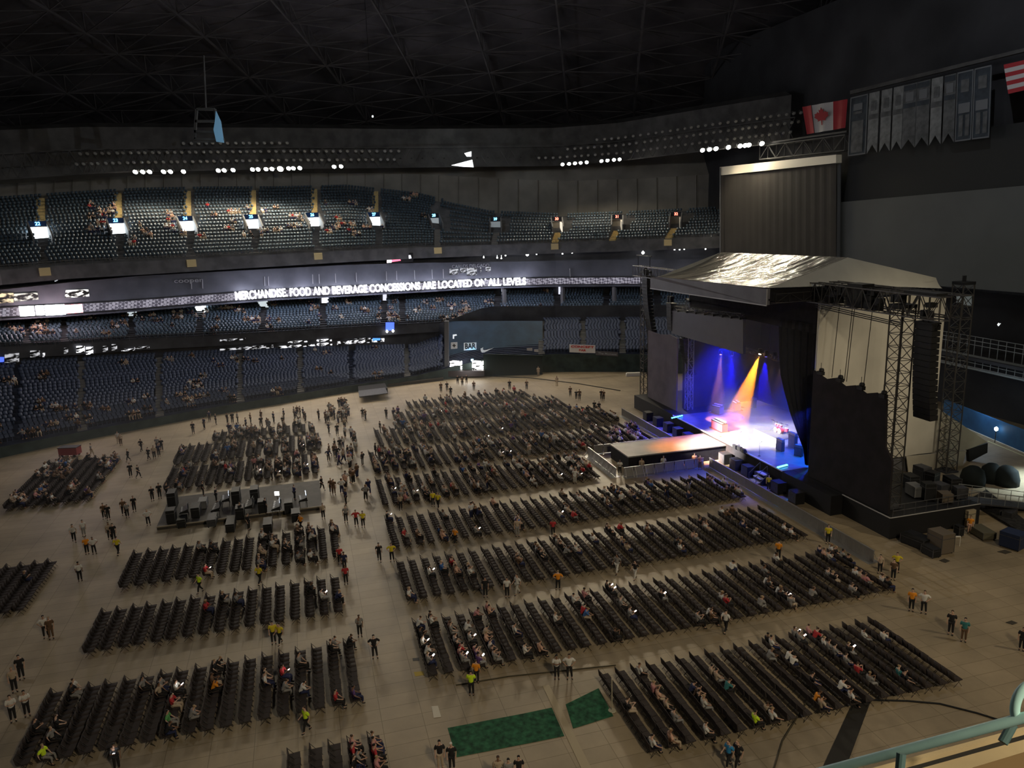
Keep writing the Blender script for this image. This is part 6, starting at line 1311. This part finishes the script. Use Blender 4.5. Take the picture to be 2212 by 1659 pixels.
for k, (x, y) in enumerate(sorted([(453, 910), (467, 917), (492, 915), (503, 915), (514, 914), (542, 915), (565, 910), (592, 914), (614, 907), (636, 902), (643, 899), (649, 901), (656, 904), (689, 907), (704, 914), (723, 907), (734, 907), (711, 937), (729, 941), (442, 927), (418, 937), (565, 924), (532, 927), (724, 974), (735, 974), (705, 910), (742, 904), (710, 997), (712, 985), (784, 904), (790, 908), (835, 904), (640, 908), (660, 912), (578, 928), (612, 922)], key=lambda q: q[0])):
    STAND.append((x, y, R_.choice(['dark', 'dark', 'brown', 'grey', 'navy']), 'dark', R_.choice(['stand', 'stand', 'walk', 'hips']), R_.uniform(-3, 3), 'in the far left crowd before the field wall, %s from left' % ordw(k)))
PEOPLE = []      # (distance, kind...)
for (x, y, top, bot, pose, hd, desc) in STAND:
    p = gz(x, y); word = {'walk': 'walking', 'phone': 'standing', 'hips': 'standing', 'fold': 'standing', 'stand': 'standing'}[pose]
    lab = 'person '+word+', '+desc.replace('number ', '').replace(' from first', ' of the line')
    hd2 = TOCAM(p)+hd
    PEOPLE.append(dict(d=(p-camv).length, pose=pose, p=p, rz=hd2, top=top, bot=bot, label=lab, man=True, cap='white cap' in desc))
# --- seated people: measured torso pixel and top colour
SEAT = '165,1480,white 178,1487,dark 330,1468,grey 350,1490,beige 360,1480,grey 365,1515,red 375,1550,green 392,1540,grey 402,1474,white 460,1478,orange 474,1476,brown 470,1430,dark 480,1428,dark 560,1457,beige 557,1472,white 592,1457,red 622,1482,grey 660,1480,white 655,1427,grey 712,1397,dark 705,1390,grey 740,1387,dark 722,1520,red 790,1497,purple 340,1590,dark 85,1562,dark 100,1592,grey 120,1562,dark 68,1650,lime 460,1305,red 490,1292,dark 500,1297,grey 670,1267,dark 705,1280,white 735,1287,navy 455,1227,red 519,1237,red 430,1182,grey 460,1182,dark 600,1162,dark 590,1172,white 640,1207,grey 660,1202,white 670,1217,beige 690,1212,grey 775,1602,pink 772,1618,red 800,1592,white 806,1612,pink 812,1630,red 790,1640,dark 775,1640,grey 808,1648,pink 1383,1442,white 1420,1487,pink 1435,1502,peach 1445,1517,beige 1470,1537,grey 1378,1524,dark 1545,1450,beige 1585,1480,teal 1560,1462,beige 1425,1602,white 1440,1607,peach 1540,1582,white 1643,1554,lime 1665,1537,white 1685,1557,beige 1660,1382,dark 1685,1390,white 1665,1407,grey 1705,1417,white 1718,1427,white 1720,1365,grey 1737,1374,grey 1748,1360,pink 1762,1364,red 1785,1385,white 1800,1399,grey 1815,1402,grey 1845,1422,grey 1862,1449,red 1888,1459,grey 1825,1482,white 1848,1497,white 1770,1507,orange 1785,1522,beige 1760,1472,dark 1880,1370,white 1895,1375,white 1955,1452,teal 1955,1470,dark 890,1292,white 900,1342,white 928,1327,dark 935,1337,white 915,1367,dark 925,1382,white 920,1407,white 933,1417,grey 1000,1357,white 1012,1374,grey 980,1382,white 990,1402,red 1000,1412,pink 1010,1417,grey 1025,1402,pink 1035,1407,purple 1045,1432,purple 1050,1367,beige 1060,1377,peach 1067,1400,white 1080,1432,grey 1020,1322,pink 1050,1307,pink 1060,1312,peach 1118,1360,white 1135,1412,white 1152,1422,peach 1233,1300,white 1258,1327,blue 1267,1320,red 1200,1337,white 1265,1287,pink 1350,1372,dark 1360,1322,grey 1525,1322,white 1532,1332,brown 1545,1342,grey 1555,1287,white 1560,1294,red 1635,1302,grey 1570,1224,white 1645,1237,grey 1700,1292,dark 1760,1277,grey 1800,1240,grey 1815,1247,dark 1845,1242,white 1830,1272,grey 1785,1185,white 1800,1192,dark 1815,1197,grey 1830,1207,dark 1290,1160,white 1330,1140,red 1710,1140,white 1700,1150,white 1620,1150,grey 1560,1100,white 1660,1190,white'.split()
used = set()
def snap(u, v, maxd=1.5):
    d = (CHXY[:, 0]-u)**2+(CHXY[:, 1]-v)**2
    for i in np.argsort(d)[:12]:
        if i not in used and d[i] < maxd**2: return int(i)
    return None
def seat_person(i, top, pose, man):
    used.add(i); c = CH[i]; p = P(c[3], c[4]); 
    PEOPLE.append(dict(d=(p-camv).length, pose=pose, p=p+Vector((0, 0, .02)), rz=RZ+R_.uniform(-.35, .35), top=top, bot=R_.choice(['dark', 'dark', 'dark', 'navy', 'navy', 'grey', 'dark', 'beige']), man=man, ch=c, cap=False))
for t in SEAT:
    x, y, c = t.split(','); u, v = guv(int(x), int(y), .85); i = snap(u, v)
    if i is not None: seat_person(i, c, R_.choice(['sit', 'sit_lean', 'sit_phone', 'sit_spread']), True)
PHN = [(408, 1461, 'white-topped person in the lower left block'), (622, 1451, 'grey-topped person in the lower left block'), (266, 1607, 'dark figure under the lower left block'), (708, 1279, 'white-topped person in the second left block'), (458, 1224, 'red-topped person in the third left block'), (933, 1416, 'person in the aisle-side row, lower of two'), (924, 1390, 'person in the aisle-side row, upper of two'), (1017, 1367, 'grey-topped person in the second block'), (1012, 1414, 'person beside the red top in the second block'), (1058, 1430, 'purple-topped person at the end of the second block'), (936, 1232, 'person near the aisle in the third block'), (1306, 1256, 'person in the cross-aisle group, left'), (1317, 1275, 'person in the cross-aisle group, right'), (1388, 1312, 'person in the middle of the second block'), (1425, 1282, 'person in the upper part of the second block'), (1724, 1361, 'person at the top of the corner block, left'), (1737, 1371, 'person at the top of the corner block, right'), (1849, 1396, 'person in the corner block, middle right'), (1698, 1289, 'person in the second block near the stage end'), (840, 1113, 'person at the aisle edge above the yellow shirt'), (857, 1055, 'person by the aisle in the fourth block'), (900, 1060, 'person in the fourth block left part'), (1104, 977, 'person beyond the cross aisle, left'), (1097, 983, 'person beyond the cross aisle, lower'), (1223, 1024, 'person before the walkway end'), (1265, 1037, 'person by the walkway barricade'), (1285, 919, 'person far right among the chairs'), (1095, 927, 'person in the far block, right'), (1055, 937, 'person in the far block, left'), (957, 888, 'person in the second farthest block'), (1026, 1144, 'person in the third block left'), (1221, 1105, 'person in the fourth block right'), (570, 1013, 'person behind the mixing desks, left'), (607, 1030, 'person behind the mixing desks, right'), (660, 1003, 'person behind the mixing desks by the aisle'), (655, 962, 'person in the fifth left block')]
for (x, y, who) in PHN:
    g = gz(x, y, .95); c_ = [q for q in PEOPLE if (q['p']-Vector((g.x, g.y, 0))).length < 1.1 and 'who' not in q and ('ch' in q or q['pose'] == 'phone')]
    if c_: q = min(c_, key=lambda q: (q['p']-Vector((g.x, g.y, 0))).length)
    else:
        u, v = guv(x, y, .95); i = snap(u, v-.3, 3)
        if i is None: continue
        seat_person(i, R_.choice(['grey', 'white', 'dark']), 'sit_phone', True); q = PEOPLE[-1]
    q['who'] = who
    if 'ch' in q: q['pose'] = 'sit_phone'
# --- the rest of the seated audience, thicker toward the stage and the central aisle
DENS = {0: .01, 1: .05, 2: .11, 3: .15, 4: .26, 5: .30, 6: .22, 7: .22, 8: .13, 9: .0, 10: .0, 11: .01, 12: .10, 13: .15, 14: .17, 15: .42, 16: .35, 17: .10}
PAL = ['dark']*7+['grey']*5+['white']*5+['pale']*2+['navy']*3+['beige']*2+['brown']*3+['red', 'pink', 'blue', 'purple', 'peach', 'pale']
i = 0
while i < len(CH):
    bi, r_, s_, u, v = CH[i]; f = DENS[bi]
    if bi in (1, 2, 3): f *= (1.7 if v < 10 else .8)*(1.9 if (bi == 3 and v > 22) or v > 37 else 1)
    if bi == 12: f *= 2.4 if v > -6 else .15
    if bi in (13, 14): f *= 2.2 if v > -7 else .4
    if bi == 4 and v > 22: f *= 1.5
    run = R_.choice([1, 2, 2, 3, 4])
    if R_.random() < f/2.4:
        for j in range(run):
            if i+j < len(CH) and CH[i+j][0] == bi and CH[i+j][1] == r_ and (i+j) not in used: seat_person(i+j, R_.choice(PAL), R_.choice(['sit', 'sit', 'sit_lean', 'sit_phone', 'sit_spread']), False)
        i += run
    else: i += 1
for k in range(70):      # people on their feet among the rows and in the aisles
    bi = R_.choice([3, 4, 5, 5, 6, 6, 7, 7, 8, 13, 14, 15]); b = BLOCKS[bi]; u = R_.uniform(b[1], b[2]); v = b[3]+PITCHV*(int(R_.uniform(0, (b[4]-b[3])/PITCHV))+.5); p = P(u, v)
    PEOPLE.append(dict(d=(p-camv).length, pose=R_.choice(['stand', 'walk', 'phone', 'hips']), p=p, rz=R_.uniform(-3, 3), top=R_.choice(PAL), bot=R_.choice(['dark', 'navy', 'grey']), man=False, cap=False))
for k in range(42):
    u, v = R_.uniform(72, 122), R_.uniform(2.3, 5.6); p = P(u, v)
    PEOPLE.append(dict(d=(p-camv).length, pose=R_.choice(['stand', 'walk', 'phone', 'hips']), p=p, rz=R_.uniform(-3, 3), top=R_.choice(PAL), bot=R_.choice(['dark', 'navy', 'grey']), man=False, cap=False))
PEOPLE.sort(key=lambda q: (not ('label' in q or 'who' in q), q['d']))
vis = [q for q in PEOPLE if infr(q['p']+Vector((0, 0, 1)))]
IND = vis[:300]; REST = vis[300:]
ARTI = {'dark': 'dark', 'grey': 'grey', 'navy': 'navy', 'beige': 'beige'}
for q in IND:
    if 'label' in q: lab, grp = q['label'], 'people on their feet'
    else:
        if 'ch' in q:
            c = q['ch']; lab = 'person in %s top, %s row from aisle, %s from near end, %s' % (q['top'], ordw(c[1]), ordw(c[2]), BLOCKS[c[0]][0])
            grp = 'audience seated in the '+BLOCKS[c[0]][0]
        else: lab, grp = 'person in a %s top on foot among the chairs' % q['top'], 'people on foot among the chairs'
    add_person(q['pose'], q['p'], q['rz'], q['top'], q['bot'], lab, grp, hair=(cmat('white') if q['cap'] else None), sc=R_.uniform(.96, 1.06))
# performers' area and front-of-house crew are among the standing people; the distant audience is one crowd
def crowd_mesh(name, items):
    pal = {}; mats = []; VV, LL, LT, MI = [], [], [], []; off = 0
    def mi(m_):
        if m_.name not in pal: pal[m_.name] = len(mats); mats.append(m_)
        return pal[m_.name]
    for q in items:
        T = T4(q['p'], q['rz'], q.get('sc', 1.0)); sk, hr = R_.choice(SKINS), R_.choice(HAIRS[:3])
        for key, m_ in (('body', sk), ('shirt', cmat(q['top'])), ('trousers', cmat(q['bot'])), ('hair', hr)):
            tv, tf = PL[q['pose']][key]
            VV.append(tv@T[:3, :3].T+T[:3, 3]); 
            for f in tf: LL.append(np.array(f)+off); LT.append(len(f)); MI.append(mi(m_))
            off += len(tv)
    co = np.concatenate(VV); lo = np.concatenate(LL); lt = np.array(LT)
    me = bpy.data.meshes.new(name); me.vertices.add(len(co)); me.vertices.foreach_set('co', co.reshape(-1)); me.loops.add(len(lo)); me.loops.foreach_set('vertex_index', lo.astype(np.int32))
    me.polygons.add(len(lt)); me.polygons.foreach_set('loop_start', np.r_[0, np.cumsum(lt)[:-1]].astype(np.int32)); me.polygons.foreach_set('loop_total', lt.astype(np.int32))
    for m_ in mats: me.materials.append(m_)
    me.polygons.foreach_set('material_index', np.array(MI, np.int32)); me.update(); me.validate()
    o = bpy.data.objects.new(name, me); COL.objects.link(o); return o
stands = []
def stand_people(n, src, f, xr):
    pool = [q for q in src if f(q) and xr[0] < q[2] < xr[1]]
    while n > 0 and pool:
        k = R_.randrange(len(pool)); g = R_.choice([1, 2, 2, 3])
        for q in pool[k:k+g]:
            stands.append(dict(p=q[0]+Vector((0, 0, .04)), rz=q[1]+R_.uniform(-.3, .3), pose=R_.choice(['sit', 'sit_lean', 'sit_spread']), top=R_.choice(['white', 'peach', 'beige', 'grey', 'white', 'red', 'grey', 'dark', 'navy'] if src is usd else ['dark', 'dark', 'grey', 'navy', 'brown', 'dark', 'beige', 'white']), bot=R_.choice(['dark', 'navy', 'beige']))); n -= 1
stand_people(30, usd, lambda q: 6 < q[3] < 17, (190, 262)); stand_people(55, usd, lambda q: 2 < q[3] < 14, (265, 830)); stand_people(40, usd, lambda q: 4 < q[3] < 12, (300, 700)); stand_people(8, usd, lambda q: True, (830, 960))
stand_people(110, msd, lambda q: True, (-20, 760)); stand_people(60, msd, lambda q: q[3] < 10, (760, 1070)); stand_people(4, msd, lambda q: True, (1080, 1300)); stand_people(70, lsd, lambda q: q[3] < 7, (-50, 500)); stand_people(60, lsd, lambda q: q[3] < 20, (-50, 830))
ob = crowd_mesh('spectator_crowd', REST+stands); tag(ob, 'distant audience seated and standing across the arena and in the stands', 'crowd', kind='stuff')
# --- lit phones
for q in IND:
    if 'who' in q:
        T = Matrix.Translation(q['p']) @ Matrix.Rotation(q['rz'], 4, 'Z')
        add_phone(T @ (Vector((.0, .315, .985)) if 'ch' in q else Vector((.05, .37, 1.31))), q['rz'], 'glowing phone held by a '+q['who'])
# ---------------------------------------------------------------- front-of-house mixing position
pf = empty('mixing_platform', P(80.5, -7.8), 'low dark mixing platform amid the left chair blocks', 'platform')
mb = MB(); mb.ubox(77.2, 85.6, -15.6, .2, 0, .38); mb.build('deck', mat('platform_deck', (.055, .048, .042), .7, noise=.2, nscale=1), pf)
mb = MB(); mb.ubox(77.1, 77.2, -15.6, .2, .30, .42); mb.build('edge_strip', mat('platform_edge', (.3, .26, .2), .6), pf)
def desk(x, y, label, w=2.2, lit=None, hood=False):
    g = gz(x, y, .38); r = local_thing('mixing_desk', g, RZ+R_.uniform(-.1, .1), label, 'mixing desk', 'mixing desks')
    mb = MB(); mb.box(-w/2, w/2, -.45, .45, .72, .82); mb.hexa([(-w/2, -.4, .82), (w/2, -.4, .82), (w/2, .4, .82), (-w/2, .4, .82), (-w/2, -.4, .86), (w/2, -.4, .86), (w/2, .4, 1.1), (-w/2, .4, 1.1)]); lpart(mb, 'console', black, r)
    mb = MB()
    for k in range(9): mb.box(-w/2+.08+k*(w-.16)/9, -w/2+.04+(k+1)*(w-.16)/9, -.3, .25, .90, .93+.02*(k % 2))
    lpart(mb, 'fader_bank', mat('fader_bank_grey', (.16, .16, .17), .5), r)
    for xx in (-w/2+.1, w/2-.1):
        for yy in (-.35, .35): mb = MB(); mb.box(xx-.03, xx+.03, yy-.03, yy+.03, 0, .72); lpart(mb, 'leg', steel, r)
    mb = MB(); mb.box(-.35, .35, .36, .42, 1.12, 1.55); o = lpart(mb, 'monitor', black, r)
    mb = MB(); mb.box(-.31, .31, .345, .36, 1.16, 1.51); lpart(mb, 'screen', emat('desk_screen_%s' % ('lit' if lit else 'dim'), (.72, .82, 1.), 7 if lit else .06), o)
    return r
desk(599, 1108, 'mixing desk with the brightest white screens on the platform', 2.4, True); desk(655, 1092, 'mixing desk with a tilted lit screen at the platform end', 1.6, True); desk(489, 1092, 'mixing desk with a small lit screen mid platform', 1.8, True); desk(540, 1105, 'unlit mixing desk between the two lit ones', 2.2); desk(400, 1118, 'unlit mixing desk with a pale cover at the left of the platform', 1.6); desk(470, 1112, 'unlit mixing desk at mid platform', 2.0)
mb = MB(); g = gz(598, 1066, 1.6); mb.box(g.x-.22, g.x+.22, g.y-.05, g.y+.05, g.z-.2, g.z+.2); tag(mb.build('work_light', emat('work_light_glow', (1., .97, .92), 8)), 'small square white work light above the brightest mixing desk', 'lamp')
mb = MB(); mb.tube(g, Vector((g.x, g.y, .38)), .04); tag(mb.build('light_stand', black), 'thin black stand under the square work light', 'stand')
for k, (x, y, w, hh_, mm, lb) in enumerate([(375, 1090, 1.6, 1.7, black, 'tall black equipment rack at the left end'), (372, 1122, 1.2, 1.3, black, 'black equipment rack beside the left desk'), (512, 1082, 1.6, 1.5, black, 'broad black equipment rack behind the middle desks'), (552, 1078, 1.5, 1.5, black, 'black equipment rack right of the middle desks'), (440, 1090, 1.5, .8, mat('grey_case', (.14, .14, .14), .6), 'low grey case on the platform'), (640, 1118, 1.5, .9, black, 'black case before the tilted screen'), (580, 1142, 2.0, .9, black, 'long black case on the floor below the platform edge'), (500, 1138, 2.4, .8, black, 'longest black case below the platform edge'), (395, 1132, 1.5, .8, black, 'black case at the platform front left'), (425, 1108, 1.6, 1.0, black, 'squat black case between the left desks'), (520, 1112, 1.4, 1.1, black, 'black cabinet between the middle desks'), (568, 1100, 1.2, 1.2, black, 'black cabinet left of the brightest desk'), (625, 1100, 1.3, 1.1, black, 'black cabinet right of the brightest desk'), (460, 1126, 2.0, .7, darkgrey, 'long dark grey case at the platform front')]):
    flight_case(gz(x, y+(6 if y < 1130 else 4), .38 if y < 1130 else 0.0), RZ, w, .8, hh_, mm, lb+' of the mixing area', 'cases of the mixing area')
for k, (x, y, top) in enumerate([(520, 1120, 'dark'), (538, 1135, 'dark'), (468, 1085, 'dark'), (575, 1110, 'dark'), (637, 1080, 'navy'), (440, 1072, 'dark'), (362, 1075, 'dark')]):
    p = gz(x, y+(0 if y < 1130 else 10), .38 if y < 1130 else 0); add_person('stand' if k % 2 else 'fold', p, RZ+R_.uniform(-.6, .6), top, 'dark', 'crew person in %s clothes at the mixing platform, %s from left' % (top, ordw([3, 4, 2, 5, 6, 1, 0][k])), 'crew at the mixing platform')
rc = empty('red_cart', gz(153, 988), 'small red cart by the field wall at far left', 'cart'); g = gz(153, 986)
mb = MB(); mb.box(g.x-1.2, g.x+1.2, g.y-.6, g.y+.6, .35, 1.3); mb.build('cart_body', mat('dark_red_paint', (.22, .03, .03), .6), rc)
mb = MB(); mb.box(g.x-1.25, g.x+1.25, g.y-.65, g.y+.65, 1.3, 1.38); mb.build('cart_top', black, rc)
for dx in (-.8, .8):
    for dy in (-.55, .55): mb = MB(); mb.lathe((g.x+dx, g.y+dy, .22), [(.2, -.04), (.2, .04)], 10, (0, 1, 0)); mb.build('wheel', black, rc)

wk = empty('roof_work_light', atY(805, 251, 112), 'tiny white work light alone under the dark roof', 'lamp')
c = atY(805, 251, 112); mb = MB(); mb.lathe(c, [(.03, -.14), (.11, -.06), (.11, .05), (.03, .1)], 8); mb.build('bulb', emat('work_light_bulb', (.95, .97, 1.), 5), wk)
mb = MB(); mb.tube(c+Vector((0, 0, .1)), Vector((c.x, c.y, roofz(c.x, c.y)-.2)), .03); mb.build('cable', black, wk)
for q in (c-Vector((0, 0, .5)), P(70, -40, 45), P(60, 60, 52)): lamp('POINT', 'roof_ambient_fill', q, 6500, (.85, .9, 1.), None, .1)  # added ambient fill points; only the first sits at a visible lamp
# ---------------------------------------------------------------- thin smoke lying over the far half of the floor
haze_box('floor_haze', 84, 117, -34, 36, .02, 7.0, .0022, an=.2)['label'] = 'thin smoke lying low over the chairs behind the mixing desks'
